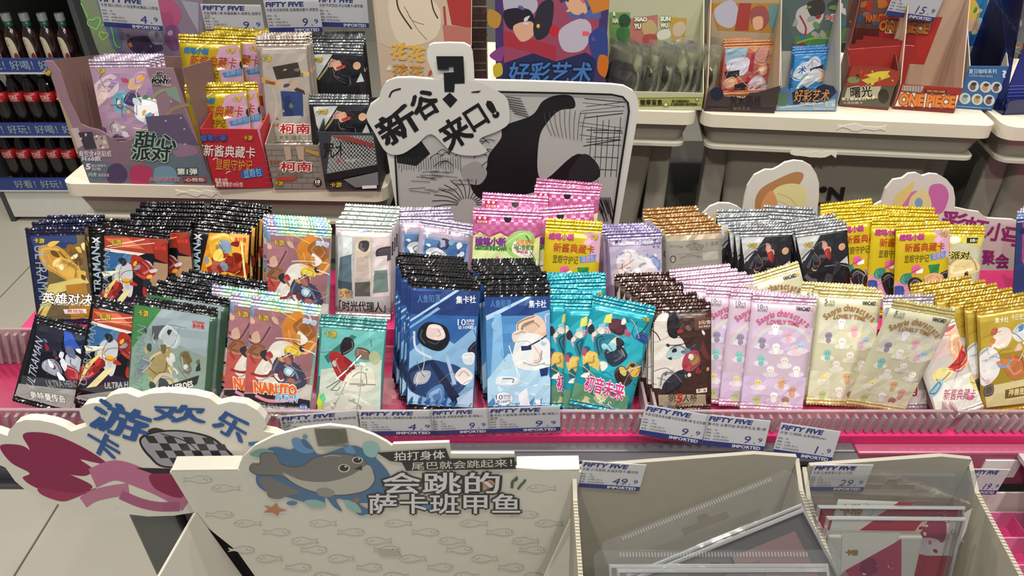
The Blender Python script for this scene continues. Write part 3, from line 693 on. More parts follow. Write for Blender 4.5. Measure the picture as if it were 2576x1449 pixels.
kind('three_panel', D2, [(703, 192), (1036, 197), (1014, 780), (670, 780)], 25, 'c3bdbd', 'a9b4ae',
     [('p', [(712, 275), (800, 280), (785, 600), (700, 590)], 'ced6d8'), ('p', [(818, 280), (908, 268), (900, 630), (800, 640)], 'c9bca8'), ('p', [(922, 275), (1020, 272), (1010, 628), (908, 636)], 'cbb8ba'),
      ('p', [(720, 400), (790, 380), (786, 560), (700, 545)], '5f7280'), ('b', [(730, 300), (770, 290), (795, 330), (770, 360), (730, 350)], 'd8dcdc'), ('p', [(700, 540), (786, 550), (785, 600), (698, 590)], '42505c'),
      ('b', [(830, 300), (870, 290), (895, 330), (860, 350), (830, 340)], '403a3c'), ('p', [(820, 400), (890, 390), (895, 540), (805, 550)], 'b3a49c'), ('p', [(805, 550), (898, 540), (896, 630), (800, 636)], '55524f'),
      ('b', [(940, 310), (980, 288), (1010, 330), (1000, 400), (940, 390)], '4a4048'), ('p', [(930, 390), (1005, 380), (1000, 470), (925, 480)], 'cfc6c4'), ('p', [(925, 475), (1002, 465), (1006, 600), (912, 612)], '6a7a76'),
      ('e', 738, 622, 36, 34, 'c9a670')],
     [('t', 'LaLa', 838, 226, 882, 246, '8cb0d8', {'bold': .04}), ('t', '集卡社', 888, 228, 940, 246, '6a6668'), ('t', '正版授权', 966, 230, 1028, 246, '7a7678'),
      ('t', '5', 705, 605, 738, 645, 'b8782c', {'bold': .03, 'out': 'f0e8d8', 'ow': .04}), ('t', '典藏版', 738, 600, 792, 622, '8a5c2c', {'bold': .03}), ('t', '元/包', 742, 622, 790, 645, '5a4a3c'),
      ('t', '「时光代理人」', 700, 665, 985, 730, '2c2a2c', {'bold': .035}), ('t', '—LINK CLICK—', 820, 727, 975, 742, '6a6668')])
kind('lilac_photo', D3, [(228, 240), (542, 288), (486, 800), (160, 752)], 25, 'b9adc0', '9a90a8',
     [('p', [(240, 340), (500, 375), (470, 560), (215, 530)], '8a9cc0'), ('p', [(250, 355), (488, 388), (462, 540), (228, 512)], '4a6c9c'), ('b', [(320, 400), (360, 370), (400, 400), (370, 440), (330, 430)], '2e3442'), ('b', [(280, 440), (340, 420), (420, 440), (400, 500), (270, 490)], 'ccd2d8'),
      ('k', 8, 240, 360, 480, 520, 18, ['c9d6e4', '2f4c7c', '86a4c8', 'd78aa0', 'e0e4ea'], .14), ('p', [(262, 300), (270, 322), (292, 326), (270, 334), (262, 356), (256, 334), (236, 326), (256, 320)], 'e8e2ea')],
     [('t', 'LALA', 330, 308, 372, 326, 'c87a9a', {'bold': .04, 'rot': 4}), ('t', '集卡社', 378, 318, 436, 336, '6a6068', {'rot': 4}), ('t', '正版授权', 448, 330, 512, 350, '5a5460', {'rot': 4}), ('t', '时光代理人', 230, 580, 440, 630, '3a3640', {'bold': .03, 'rot': 8})])
def checker(x0, y0, x1, y1, n, m, a, q):
    """bilinear checker inside quad q, colour a on alternate fields"""
    out = []
    def P(u, v):
        return tuple((q[0][k] * (1 - u) + q[1][k] * u) * (1 - v) + (q[3][k] * (1 - u) + q[2][k] * u) * v for k in (0, 1))
    for i in range(n):
        for j in range(m):
            if (i + j) % 2 == 0: out.append(('p', [P(i / n, j / m), P((i + 1) / n, j / m), P((i + 1) / n, (j + 1) / m), P(i / n, (j + 1) / m)], a))
    return out
CK = [(580, 118), (945, 143), (938, 262), (572, 232)]
kind('checker_pink', D3, [(578, 100), (947, 126), (905, 760), (535, 742)], 25, 'cf7aa6', 'c97aa4',
     checker(0, 0, 0, 0, 15, 5, 'b4588c', CK) + [('p', [(575, 240), (610, 220), (660, 250), (720, 225), (780, 258), (840, 235), (890, 268), (938, 250), (925, 640), (548, 630)], 'a83a74'),
      ('p', [(573, 252), (610, 232), (660, 262), (720, 238), (780, 270), (840, 247), (890, 280), (936, 262), (920, 600), (548, 600)], 'dcd890'), ('p', [(570, 330), (930, 360), (912, 640), (550, 640)], 'cfe0a0'),
      ('b', [(770, 290), (800, 250), (880, 248), (930, 290), (920, 350), (850, 365), (780, 350)], '9cc870'), ('b', [(780, 292), (806, 260), (876, 258), (920, 292), (910, 342), (850, 356), (790, 344)], 'efe8d8'),
      ('p', [(690, 400), (920, 380), (912, 640), (680, 640)], 'c8dc8c'), ('p', [(700, 460), (920, 400), (915, 430), (760, 500)], 'e6ecc0'), ('p', [(780, 520), (915, 480), (912, 520), (800, 560)], 'e6ecc0'),
      ('b', [(690, 420), (760, 380), (840, 370), (880, 450), (900, 560), (830, 620), (740, 540), (700, 500)], 'b8347c'), ('b', [(590, 380), (640, 350), (690, 380), (680, 440), (620, 450)], 'e8d8cc'), ('b', [(560, 470), (620, 450), (690, 480), (680, 540), (570, 540)], 'f0ecea'),
      ('b', [(720, 470), (780, 450), (830, 480), (820, 540), (740, 540)], 'dcae90'), ('p', [(700, 360), (712, 378), (730, 380), (716, 392), (718, 410), (702, 400), (686, 408), (692, 390), (678, 378), (695, 376)], 'd87aa8'), ('e', 763, 163, 20, 20, '1a1416')],
     [('p', [(592, 132), (662, 138), (658, 186), (590, 180)], 'b52c50'), ('p', [(603, 152), (612, 142), (622, 152), (612, 164)], 'ead8dc'), ('p', [(630, 154), (640, 144), (650, 154), (640, 166)], 'ead8dc'), ('t', '玩点无限', 597, 168, 653, 182, 'f0e0e4', {'bold': .03, 'rot': 4}),
      ('t', '蜡笔小新', 585, 262, 750, 306, '8a3a9c', {'bold': .06, 'out': '3a1c34', 'ow': .03, 'rot': 2}), ('t', 'CRAYON SHINCHAN', 580, 306, 752, 332, '3a8a4c', {'bold': .05, 'out': '1c3c24', 'ow': .03, 'rot': 3}),
      ('t', '动物系列', 806, 275, 896, 305, 'd88a2c', {'bold': .05, 'rot': 5}), ('t', '马口铁徽章', 792, 304, 902, 332, '5c8a2c', {'bold': .05, 'rot': 5}), ('t', '★1只装', 806, 332, 868, 352, 'c8508c', {'bold': .04, 'rot': 4}), ('t', 'WOW!', 584, 480, 668, 510, '1c1a1a', {'bold': .05})])
YS = [('p', [(812, 300), (918, 300), (922, 480), (860, 430), (880, 400), (830, 380), (850, 340)], 'c99ab4'), ('p', [(622, 600), (700, 590), (760, 640), (820, 560), (922, 560), (925, 780), (625, 780)], 'c88aac'),
      ('p', [(812, 450), (905, 435), (900, 475), (820, 485)], '4c86b8'), ('b', [(730, 510), (770, 500), (785, 540), (750, 560), (725, 545)], 'd45a8c'), ('p', [(740, 535), (778, 528), (775, 552), (740, 556)], 'efe6e0'),
      ('p', [(805, 510), (870, 505), (865, 560), (820, 565)], '2c7a3c'), ('b', [(640, 560), (690, 550), (700, 600), (660, 620), (630, 600)], '2f7c6c'), ('b', [(628, 620), (700, 620), (690, 690), (640, 700)], '3a4c94'), ('b', [(880, 510), (925, 520), (922, 600), (880, 590)], '26262c'),
      ('b', [(730, 590), (790, 555), (860, 590), (850, 640), (740, 640)], '2a2224'), ('b', [(740, 610), (800, 590), (860, 620), (840, 665), (760, 665)], 'd9a680'), ('b', [(740, 670), (850, 660), (860, 720), (745, 725)], 'b82a24'), ('b', [(750, 720), (850, 720), (840, 760), (755, 760)], 'c9c040'), ('e', 685, 715, 34, 24, 'e9e2da'), ('b', [(870, 610), (915, 600), (915, 680), (875, 690)], 'b98a70')]
kind('yellow_doodle', D5, [(618, 276), (922, 276), (928, 830), (622, 830)], 25, 'cdb31e', 'c2a51e', YS,
     [('t', '蜡笔小新', 640, 332, 775, 366, 'b83a8c', {'bold': .06, 'out': '4a1c3c', 'ow': .03}), ('t', '新酱典藏卡', 668, 384, 892, 432, 'a8321e', {'bold': .015, 'rot': 1}), ('t', '显眼守护记', 668, 448, 808, 492, '4a3c18', {'bold': .0}), ('t', '显眼包', 826, 444, 894, 476, 'd8a4c0', {'bold': .02, 'rot': -6}), LOGO(862, 328, 906, 356)])
kind('lilac_girls', D4, [(100, 322), (402, 326), (438, 800), (132, 800)], 25, '9c90ae', '8378a0',
     [('p', [(112, 400), (410, 400), (425, 620), (135, 620)], 'b2a8c0'), ('b', [(140, 460), (200, 410), (265, 440), (280, 530), (240, 600), (150, 600)], 'd6cdd2'), ('b', [(285, 470), (330, 430), (385, 460), (395, 520), (350, 570), (290, 540)], '8c9cc8'), ('b', [(190, 480), (240, 460), (265, 500), (230, 540)], 'dfc8c0'), ('b', [(310, 500), (350, 480), (375, 510), (340, 545)], 'e0cac4'), ('b', [(250, 560), (420, 555), (430, 640), (250, 640)], 'd9d4dc'), ('k', 3, 140, 430, 415, 610, 14, ['e4dde0', 'a8b0d0', 'c8bcd0', '8a90b8'], .09)],
     [('t', '集卡社', 142, 360, 202, 384, '2c2834', {'bold': .03}), ('t', 'Re:', 258, 352, 318, 392, '8c84a4', {'bold': .0}), ('t', '从零', 318, 360, 378, 388, '4a4660', {'bold': .02}), ('t', '开始的异世界生活', 288, 388, 400, 404, '3c3850'), ('t', '第1弹', 355, 406, 395, 420, '3c3850')])
kind('grey_magic', D4, [(428, 298), (746, 288), (778, 790), (458, 800)], 25, '9b978e', '8a6234',
     [('p', [(440, 345), (745, 338), (750, 366), (442, 372)], 'a8957c')] + [('s', [(598, 392), (598 + 38 * math.cos(a), 392 - 38 * math.sin(a))], 2.4, '6a5c48') for a in [math.pi * i / 8 for i in range(9)]] +
     [('e', 478, 472, 18, 22, '56524c'), ('e', 478, 472, 10, 14, '9b978e'), ('S', [(520, 470), (570, 445), (630, 470)], 2.5, '6c6860'), ('s', [(500, 445), (740, 430)], 2, '7c776e'), ('s', [(460, 505), (745, 490)], 1.6, '8a857c'), ('p', [(640, 440), (730, 432), (735, 480), (650, 486)], 'a49f96')],
     [('t', 'WIZARDING', 548, 394, 650, 412, '6a604e', {'bold': .01}), ('t', 'WORLD', 566, 412, 642, 428, '6a604e', {'bold': .01}), ('t', 'Harry Potter', 456, 392, 532, 412, '75695a', {'rot': 4}), ('t', '| 25', 664, 382, 732, 404, '75695a'), ('t', 'magical forest forbidden', 520, 450, 640, 462, '7c766a', {'arc': 8}), ('t', 'CONTACT TRACT', 462, 518, 620, 540, '7c776c', {'bold': .01})])
JJ = [('p', [(45, 345), (320, 335), (345, 480), (372, 640), (130, 640)], 'a4a7a8'), ('p', [(150, 345), (325, 335), (385, 650), (130, 650), (85, 500)], '201f24'), ('p', [(45, 350), (180, 345), (100, 480), (70, 440)], 'b4b6b6'), ('p', [(280, 520), (345, 470), (372, 600), (330, 640)], 'b6b8b8'),
      ('S', [(85, 470), (110, 440), (180, 380)], 10, '4a4a4e'), ('S', [(110, 560), (150, 590), (220, 600)], 22, '55555c'), ('S', [(120, 520), (150, 470), (220, 460)], 18, '4c4c54'), ('b', [(190, 450), (300, 430), (320, 540), (300, 640), (200, 640)], '17171f'),
      ('b', [(178, 400), (200, 385), (232, 400), (226, 425), (185, 425)], 'b98a84'), ('b', [(195, 425), (232, 420), (240, 448), (210, 462)], 'c79a7c'), ('b', [(195, 455), (245, 435), (262, 452), (215, 480)], '9c2a2c'), ('e', 308, 418, 20, 20, 'c69a78'), ('e', 162, 520, 18, 20, 'c09272'), ('b', [(150, 490), (190, 470), (200, 540), (160, 545)], '1b1b22'), ('k', 7, 90, 360, 370, 640, 8, ['2c2c32', '3a3a40'], .12)]
kind('black_silver', D5, [(33, 300), (326, 288), (402, 790), (112, 812)], 25, '1a1a1e', '7e8184', JJ, [LOGO(85, 378, 138, 404)])
kind('egg_white', D5, [(828, 318), (1137, 322), (1160, 830), (848, 830)], 25, 'c8c4a8', 'c4ac2c',
     [('p', [(838, 350), (1132, 352), (1126, 420), (1000, 400), (930, 440), (840, 430)], 'c9bc48'), ('p', [(980, 520), (1080, 470), (1040, 560)], '4a86c0'), ('b', [(930, 560), (1000, 520), (1090, 540), (1130, 620), (930, 640)], 'd9c48c'), ('e', 1068, 575, 12, 16, '2a2624'), ('e', 970, 385, 36, 24, 'dcd8c4'), ('p', [(1040, 372), (1105, 372), (1103, 402), (1040, 402)], '22231c')],
     [('t', '蛋仔派对', 850, 448, 1068, 492, '2a2a1c', {'bold': .06, 'out': 'e0d060', 'ow': .05}), ('t', '10', 1060, 378, 1086, 396, 'e0e0d0', {'bold': .04}), ('t', '元/包', 1086, 380, 1102, 395, 'e0e0d0')])
DOTB = M('0d0d10', .16, .35, .3, 500, .9, 700, (1, 1, 1), .4)
BL = [('p', [(178, 650), (555, 655), (522, 1320), (138, 1320)], '2c5a98'), ('p', [(178, 650), (555, 655), (552, 800), (170, 780)], '23386e'), ('p', [(120, 810), (430, 650), (455, 650), (140, 825)], 'a9c4de'), ('p', [(140, 850), (330, 745), (345, 755), (150, 865)], '7fa6d2'),
      ('p', [(160, 1000), (300, 880), (420, 950), (540, 850), (525, 1310), (140, 1310)], '7fa8cc'), ('p', [(145, 1180), (250, 1080), (200, 1310), (138, 1310)], 'a4c8dc'), ('S', [(190, 880), (200, 980), (290, 1030)], 14, 'b9cadc')]
kind('blue_dark', D3, [(180, 583), (562, 624), (520, 1345), (128, 1345)], 25, '2a4f8e', DOTB, BL + [
      ('b', [(255, 830), (300, 790), (390, 800), (420, 870), (380, 930), (290, 920), (250, 880)], '16181f'), ('b', [(305, 890), (370, 870), (400, 930), (360, 985), (320, 960)], 'd9c6c4'), ('b', [(320, 990), (400, 960), (470, 1060), (460, 1180), (380, 1310), (260, 1310), (230, 1150), (270, 1060)], '27406e'),
      ('b', [(215, 1100), (290, 1050), (300, 1130), (230, 1180)], 'a6a7b0'), ('p', [(270, 1050), (300, 1040), (450, 1250), (420, 1310)], '1a2444'), ('b', [(430, 1130), (500, 1110), (520, 1180), (450, 1200)], 'ddd2d2'), ('b', [(470, 930), (530, 900), (535, 990), (480, 1010)], '1c2030'), ('b', [(470, 1010), (530, 1000), (525, 1060), (480, 1060)], 'ccd0d8'), ('p', [(365, 1010), (385, 1010), (430, 1180), (410, 1180)], '9ab4d4'), ('b', [(220, 1200), (330, 1180), (400, 1260), (300, 1300)], '4f7ab0'), ('p', [(430, 1260), (520, 1200), (520, 1310), (440, 1310)], 'a9c0da')],
     [('t', '人鱼陷落', 215, 675, 345, 718, '5a86c0', {'bold': -.005}), ('t', '集卡社', 432, 688, 538, 728, 'd4dce8', {'bold': .04}), ('t', '10', 440, 812, 484, 848, 'e6ecf4', {'bold': .0}), ('t', '流荧版', 486, 815, 530, 830, 'e6ecf4', {'bold': .02}), ('t', '元/包', 486, 832, 530, 848, 'e6ecf4'), ('t', '全109款', 440, 848, 526, 868, 'e6ecf4', {'bold': .02})], th=.0029)
kind('blue_light', D3, [(588, 646), (946, 643), (978, 1345), (600, 1345)], 25, '35609f', DOTB,
     [('p', [(592, 690), (945, 690), (970, 1320), (595, 1320)], '4f86bc'), ('p', [(592, 690), (945, 690), (950, 790), (592, 790)], '23407c'), ('p', [(592, 790), (820, 690), (845, 690), (600, 815)], 'a9c6e0'), ('p', [(640, 780), (680, 780), (700, 1100), (620, 1150)], '7fb0d8'), ('p', [(860, 780), (950, 760), (960, 1000), (890, 950)], '6fa0d0'),
      ('p', [(600, 1150), (720, 1000), (900, 1000), (970, 1150), (970, 1310), (600, 1310)], 'a6cbe2'), ('b', [(720, 860), (770, 805), (860, 810), (900, 880), (850, 950), (760, 960)], 'd9bba4'), ('b', [(760, 890), (810, 870), (830, 930), (790, 975)], 'e0cdc6'), ('b', [(740, 1010), (800, 970), (920, 980), (950, 1100), (900, 1200), (860, 1260), (790, 1200), (740, 1110)], 'dde0e2'),
      ('p', [(792, 958), (850, 955), (852, 978), (795, 985)], '1f2c5a'), ('b', [(830, 1000), (880, 990), (900, 1060), (860, 1090)], 'e4d6d2'), ('b', [(615, 1130), (720, 1060), (740, 1100), (640, 1180)], 'd4dce4'), ('p', [(900, 1090), (950, 1080), (950, 1130), (910, 1135)], '24356a'), ('S', [(830, 960), (890, 930), (935, 900)], 8, '2a3258'), ('p', [(780, 1240), (830, 1200), (850, 1310), (790, 1310)], 'dfe6ee'), ('k', 2, 620, 1180, 960, 1310, 10, ['c4deee', '8cbcde', 'e6eef4'], .16), ('e', 920, 945, 16, 12, '9cc0e0'), ('e', 650, 840, 24, 28, '8cb4d8')],
     [('t', '人鱼陷落', 620, 705, 735, 745, '5c8cc8', {'bold': -.005}), ('t', '集卡社', 832, 708, 928, 748, 'd4dce8', {'bold': .04}), ('e', 695, 1266, 52, 40, 'e4ecf4'), ('t', '10', 650, 1240, 690, 1270, '2a3c5c', {'bold': .0}), ('t', '流荧版', 692, 1240, 736, 1254, '2a3c5c', {'bold': .02}), ('t', '元/包', 694, 1256, 736, 1270, '2a3c5c'), ('t', '全109款', 652, 1272, 738, 1294, '2a3c5c', {'bold': .02})], th=.0029)
kind('teal_band', D4, [(38, 664), (402, 772), (214, 1345), (-112, 1330)], 25, '1f97a8', '1d8a9c',
     [('p', [(10, 860), (120, 800), (330, 900), (300, 1060), (150, 1180), (-70, 1120)], '2aa3b4'), ('b', [(20, 880), (70, 845), (110, 900), (90, 970), (30, 960)], 'c8a8b8'), ('b', [(150, 830), (200, 795), (245, 840), (220, 910), (165, 900)], '5a3040'), ('p', [(110, 810), (150, 800), (140, 860), (90, 860)], 'dad46a'), ('b', [(250, 910), (300, 890), (330, 940), (290, 980)], '2c4c8c'),
      ('b', [(60, 1000), (140, 920), (230, 950), (240, 1010), (170, 1100), (60, 1060)], '2f7c92'), ('b', [(120, 960), (190, 930), (200, 990), (150, 1010)], 'd9cabc'), ('b', [(80, 1030), (180, 1020), (200, 1090), (100, 1120)], '2a3444'), ('b', [(-30, 1080), (40, 1050), (60, 1110), (0, 1150)], 'd6b45a'), ('b', [(190, 1090), (250, 1060), (280, 1110), (230, 1160)], 'd8a84c'), ('b', [(150, 1130), (230, 1140), (220, 1210), (150, 1190)], '3a2a28'),
      ('k', 31, -60, 830, 290, 1180, 24, ['d8d0c4', '1f5c74', '2a2c38', 'd0b860', '8cc4cc', 'a8506c', 'e6e2da'], .10), ('p', [(-95, 1210), (220, 1250), (205, 1320), (-110, 1310)], '5a8a6c'), ('k', 5, -90, 1220, 200, 1310, 14, ['c8bc8c', '3c6a50', 'a8b080', 'd8d0b0'], .3)],
     [('t', '初音未来', -20, 1180, 195, 1262, 'c43a7c', {'bold': .05, 'out': 'efe0e8', 'ow': .05, 'rot': 9, 'shear': .1}), ('t', '初见', 60, 1285, 130, 1310, 'e6e6dc', {'bold': .03, 'rot': 5}), LOGO(318, 832, 358, 856, 10)])
kind('brown_book', D4, [(352, 735), (672, 735), (725, 1345), (368, 1345)], 25, M('3a211b', .42, 0, .15, 60, .6, 160, (1, 1, 1), .15), '3a221c',
     [('b', [(470, 830), (520, 795), (545, 850), (590, 900), (640, 940), (690, 1040), (660, 1100), (650, 1160), (580, 1210), (480, 1225), (400, 1215), (420, 1130), (400, 1060), (385, 950), (440, 930)], 'cfc8c0'), ('b', [(480, 835), (518, 805), (540, 870), (520, 930), (480, 910)], '1e1c22'), ('b', [(440, 960), (490, 930), (510, 1000), (470, 1060), (430, 1020)], '9fb2b8'), ('b', [(565, 930), (620, 915), (625, 990), (580, 1000)], '34262a'),
      ('b', [(510, 1030), (560, 1000), (600, 1050), (570, 1110), (520, 1100)], '9c3a4a'), ('b', [(430, 1090), (500, 1060), (520, 1160), (440, 1190)], 'b4b4b4'), ('b', [(480, 1130), (600, 1110), (640, 1150), (560, 1210), (440, 1210)], '2a2630'), ('e', 598, 1030, 26, 32, '8a6a3c'), ('k', 19, 420, 820, 650, 1200, 18, ['d4ccc4', '3c3034', '5c7c90', '8a2c34', '6a5448', '1c1a1e'], .09), ('p', [(640, 930), (690, 1030), (670, 1040), (625, 980)], '5a2a28'),
      ('p', [(400, 1230), (680, 1240), (690, 1300), (660, 1310), (405, 1300)], '9a8c74'), ('p', [(585, 805), (672, 805), (675, 870), (592, 872)], '5a3a2c'), ('e', 682, 1090, 9, 12, 'a88a50'), ('s', [(365, 800), (372, 1310)], 5, '2a1712')],
     [('t', '第', 458, 1232, 508, 1285, '241c1a', {'bold': .0}), ('t', '5', 510, 1228, 545, 1290, 'a82c24', {'bold': .05}), ('t', '人格', 545, 1232, 632, 1285, '241c1a', {'bold': .0}), ('t', 'IDENTITY V', 508, 1290, 618, 1304, '4a3c34', {'bold': .02}), ('t', '2元/包', 610, 822, 678, 842, 'd8c8b8', {'bold': .04}), ('t', '建议零售价', 612, 848, 678, 860, 'c8b8a8', {'bold': .02}), ('t', '卡游', 366, 810, 412, 838, 'd8d0c8', {'bold': .05}), ('p', [(622, 1206), (686, 1200), (688, 1226), (626, 1230)], 'd0c4b4'), ('t', '第一弹', 632, 1206, 680, 1224, '3a2c24', {'bold': .03})], prt=PRINT_PAPER)
def pastel(bg2, cloud, txt, dx=0, dy=0):
    def s(p): return (p[0] + dx, p[1] + dy)
    sh = [('p', [(935, 840), (1280, 880), (1265, 1010), (925, 980)], bg2), ('p', [(890, 1140), (1245, 1150), (1230, 1320), (872, 1315)], bg2)]
    for r_, c in ((170, 'd9b8c0'), (162, 'd6cfae'), (154, 'b4ccd2'), (146, bg2)):
        pts = [(1100 + r_ * math.cos(math.pi * i / 12), 990 - r_ * .85 * math.sin(math.pi * i / 12)) for i in range(13)]
        sh.append(('S', pts[1:12], 8, c))
    rnd = random.Random(4)
    spots = [(1065, 868, 'e6e4e8'), (990, 945, '6a5a78'), (1140, 915, 'd890a0'), (1070, 980, 'e4e0da'), (985, 1045, '4f9c94'), (1175, 990, 'd8a8b4'), (1205, 980, '8ab0d0'), (1118, 1060, 'd8ccc4'), (1040, 1110, 'e0d4d0'), (1185, 1110, 'e6dedc'), (970, 1185, 'd8c070'), (1105, 1180, 'c88a50'), (1165, 1225, 'c07a5c'), (1062, 1260, 'e6e2dc'), (965, 1285, '9ab04c'), (1130, 1285, '8a4c3c')]
    for x, y, c in spots:
        sh += [('e', x, y + 22, 44, 18, cloud)]
    for x, y, c in spots:
        c = shade(c, .28); sh += [('e', x, y - 8, 22, 19, c), ('e', x, y + 20, 16, 17, c if rnd.random() < .5 else 'dcd2cc'), ('e', x - 7, y - 6, 2.5, 3, shade(c, -.5)), ('e', x + 7, y - 6, 2.5, 3, shade(c, -.5))]
    for i in range(26): sh.append(('e', rnd.uniform(900, 1260), rnd.uniform(800, 1310), 3, 3, 'd8c8d8'))
    le = [('t', '10' if txt == 'c85a88' else '5', 962, 725, 990 if txt == 'c85a88' else 980, 750, '4a4650', {'bold': .0, 'rot': 6}), ('t', '元/包', 990, 732, 1022, 752, '5a5660', {'rot': 6}), ('t', '建议零售价', 960, 752, 1020, 768, '6a6670', {'rot': 6}),
          ('t', 'VANCARD', 1178, 755, 1256, 778, '26242a', {'bold': .04, 'rot': 8}), ('t', '5', 1258, 762, 1276, 782, 'd0b878', {'bold': .04})]
    # words set along a bow, letter by letter
    word = 'Sanrio characters'; wds = [{'i': 9, 'r': 14, 't': 14, ' ': 12, 'S': 23}.get(ch, 20) for ch in word]; tot = sum(wds); acc = 0
    for ch, wq in zip(word, wds):
        u = (acc + wq / 2) / tot * 2 - 1; acc += wq
        if ch == ' ': continue
        x = 1103 + 146 * u; y = 788 + 66 * u * u + 14 * u; tall = 38 if ch in 'Sh' else (34 if ch in 'ti' else 27); wq *= .86; up = (tall - 27) / 2 if ch != 'S' else 5
        le.append(('t', ch, x - wq / 2, y - tall / 2 - up, x + wq / 2, y + tall / 2 - up, txt, {'bold': .03, 'rot': math.degrees(math.atan2(132 * u + 14, 146))}))
    le.append(('t', 'LOVELY TIME', 1016, 820, 1198, 846, txt, {'bold': .03, 'rot': 7, 'arc': 8}))
    return sh, le
s1, l1 = pastel('c9b4d0', 'd8cfdc', 'c85a88'); s2, l2 = pastel('d3d0b4', 'dcd9c4', '9c7248')
PQ = [(935, 660), (1294, 708), (1225, 1345), (866, 1338)]
kind('pastel_pink', D4, PQ, 25, M('c4b0c0', .3, .05, .04, 30, .3, 55, (1, 1, .5), .2), 'c8a4bc', s1, l1)
def shift(sh, dx, dy):
    return sh
# the cream one has the same layout: reuse the corners of the pink pack for its art
k0 = KINDS['pastel_pink']
def kind_like(key, src, quadcr, quad, lean, body, seal, shapes, letters, artcr, artquad):
    q = [quadcr(*p) for p in quad]; base, roll, wd, ht = solve_quad(q, PZ + .0025, lean); hm = homography([artcr(*p) for p in artquad])
    def mp(x, y):
        u, v = hm(x, y); return ((u - .5) * wd, (1 - v) * ht)
    KINDS[key] = dict(m=pack_meshes(key, wd, ht, body, seal_foil(seal), [('crop', artcr)] + shapes, [('crop', artcr)] + letters, mp), w=wd, h=ht, base=base, roll=roll, lean=lean, yaw=0.0, zb=PZ + .0025)
    print('KIND', key, wd, ht, base, roll)
kind_like('pastel_cream', 'pastel_pink', D5, [(213, 654), (557, 703), (490, 1345), (132, 1340)], 25, M('c6c2a6', .3, .05, .04, 30, .3, 55, (1, 1, .5), .2), 'cdbf80', s2, l2, D4, PQ)
kind('white_red', D5, [(690, 915), (935, 858), (1195, 1350), (905, 1420)], 32, 'cfc8c0', 'c0bab0',
     [('p', [(700, 930), (940, 870), (1010, 1010), (780, 1080)], 'cfb4b0'), ('b', [(870, 990), (940, 970), (1030, 1050), (1000, 1140), (900, 1080)], 'd9a882'), ('b', [(880, 1040), (960, 1080), (1040, 1090), (1020, 1160), (930, 1130)], 'b8302c'), ('b', [(880, 1100), (950, 1120), (1000, 1190), (890, 1200), (860, 1150)], 'd6c88c'), ('p', [(830, 1200), (1100, 1130), (1190, 1330), (900, 1400)], 'd8d4cc'), ('b', [(810, 1130), (850, 1120), (880, 1200), (840, 1250)], '8fb4c8'), ('b', [(1060, 1170), (1110, 1150), (1150, 1240), (1100, 1250)], 'c9c070'), ('b', [(880, 880), (930, 870), (960, 920), (900, 940)], 'b8403c'), ('e', 1090, 1280, 24, 16, 'c86a94')],
     [('t', '新酱典藏卡', 915, 1222, 1120, 1285, 'a8506c', {'bold': .01, 'rot': 4})])
kind('white_title', D5, [(545, 690), (840, 700), (822, 1345), (548, 1345)], 25, 'c2bebc', '9c929c', [('p', [(560, 760), (620, 760), (620, 900), (560, 900)], '8c848c'), ('p', [(690, 1240), (820, 1240), (818, 1330), (690, 1330)], 'd0ccc8')],
     [('t', '南', 690, 1190, 765, 1272, 'b02c2c', {'bold': .06, 'out': 'e8e0dc', 'ow': .04}), ('t', '柯', 600, 1190, 680, 1272, 'b02c2c', {'bold': .06, 'out': 'e8e0dc', 'ow': .04})])
kind('gold_lion', D5, [(1052, 738), (1412, 722), (1512, 1350), (1150, 1362)], 25, 'a88a2c', 'b08e2e',
     [('p', [(1075, 800), (1400, 790), (1440, 1000), (1110, 1010)], 'b09634'), ('b', [(1150, 880), (1210, 855), (1250, 890), (1240, 950), (1180, 960)], 'dccfc4'), ('b', [(1145, 880), (1175, 870), (1185, 905), (1155, 920)], 'b86a44'), ('b', [(1290, 890), (1340, 870), (1390, 900), (1370, 960), (1300, 950)], 'd0d4d4'), ('b', [(1300, 880), (1330, 870), (1350, 890), (1320, 905)], '4a7aa8'),
      ('b', [(1140, 1020), (1220, 970), (1280, 1040), (1270, 1150), (1180, 1200), (1130, 1110)], 'd9d6d4'), ('b', [(1270, 1020), (1350, 1000), (1400, 1060), (1380, 1160), (1290, 1150)], 'b46a3c'), ('b', [(1230, 1060), (1270, 1030), (1280, 1080), (1245, 1100)], '6a96c0'), ('k', 14, 1130, 880, 1400, 1190, 16, ['e4dcd4', 'c88a70', 'b0bcc4', 'd8b4ac', 'c4783c'], .10), ('p', [(1140, 1180), (1400, 1160), (1440, 1300), (1170, 1300)], 'c8b888'), ('b', [(1150, 1190), (1200, 1170), (1220, 1230), (1170, 1250)], '5a4c44'), ('p', [(1262, 1210), (1420, 1195), (1425, 1250), (1270, 1262)], '6a5428')],
     [('t', '集卡社', 1160, 808, 1238, 838, 'ece4cc', {'bold': .03}), ('t', '今日宠爱', 1252, 800, 1338, 832, 'ece4cc', {'bold': .01}), ('t', '神兽图鉴', 1284, 1208, 1410, 1246, 'e0d090', {'bold': .03})])
kind('navy_holo', D5, [(1296, 196), (1600, 205), (1610, 760), (1312, 760)], 25, '2a3560', HOLO,
     [('p', [(1300, 260), (1600, 265), (1605, 700), (1310, 700)], '26305c'), ('p', [(1330, 260), (1420, 260), (1420, 500), (1340, 480)], '8a3a6c'), ('k', 3, 1310, 280, 1590, 680, 14, ['3a4c8c', '7a3a68', 'a8506c', '1c2240'], .15)], [])
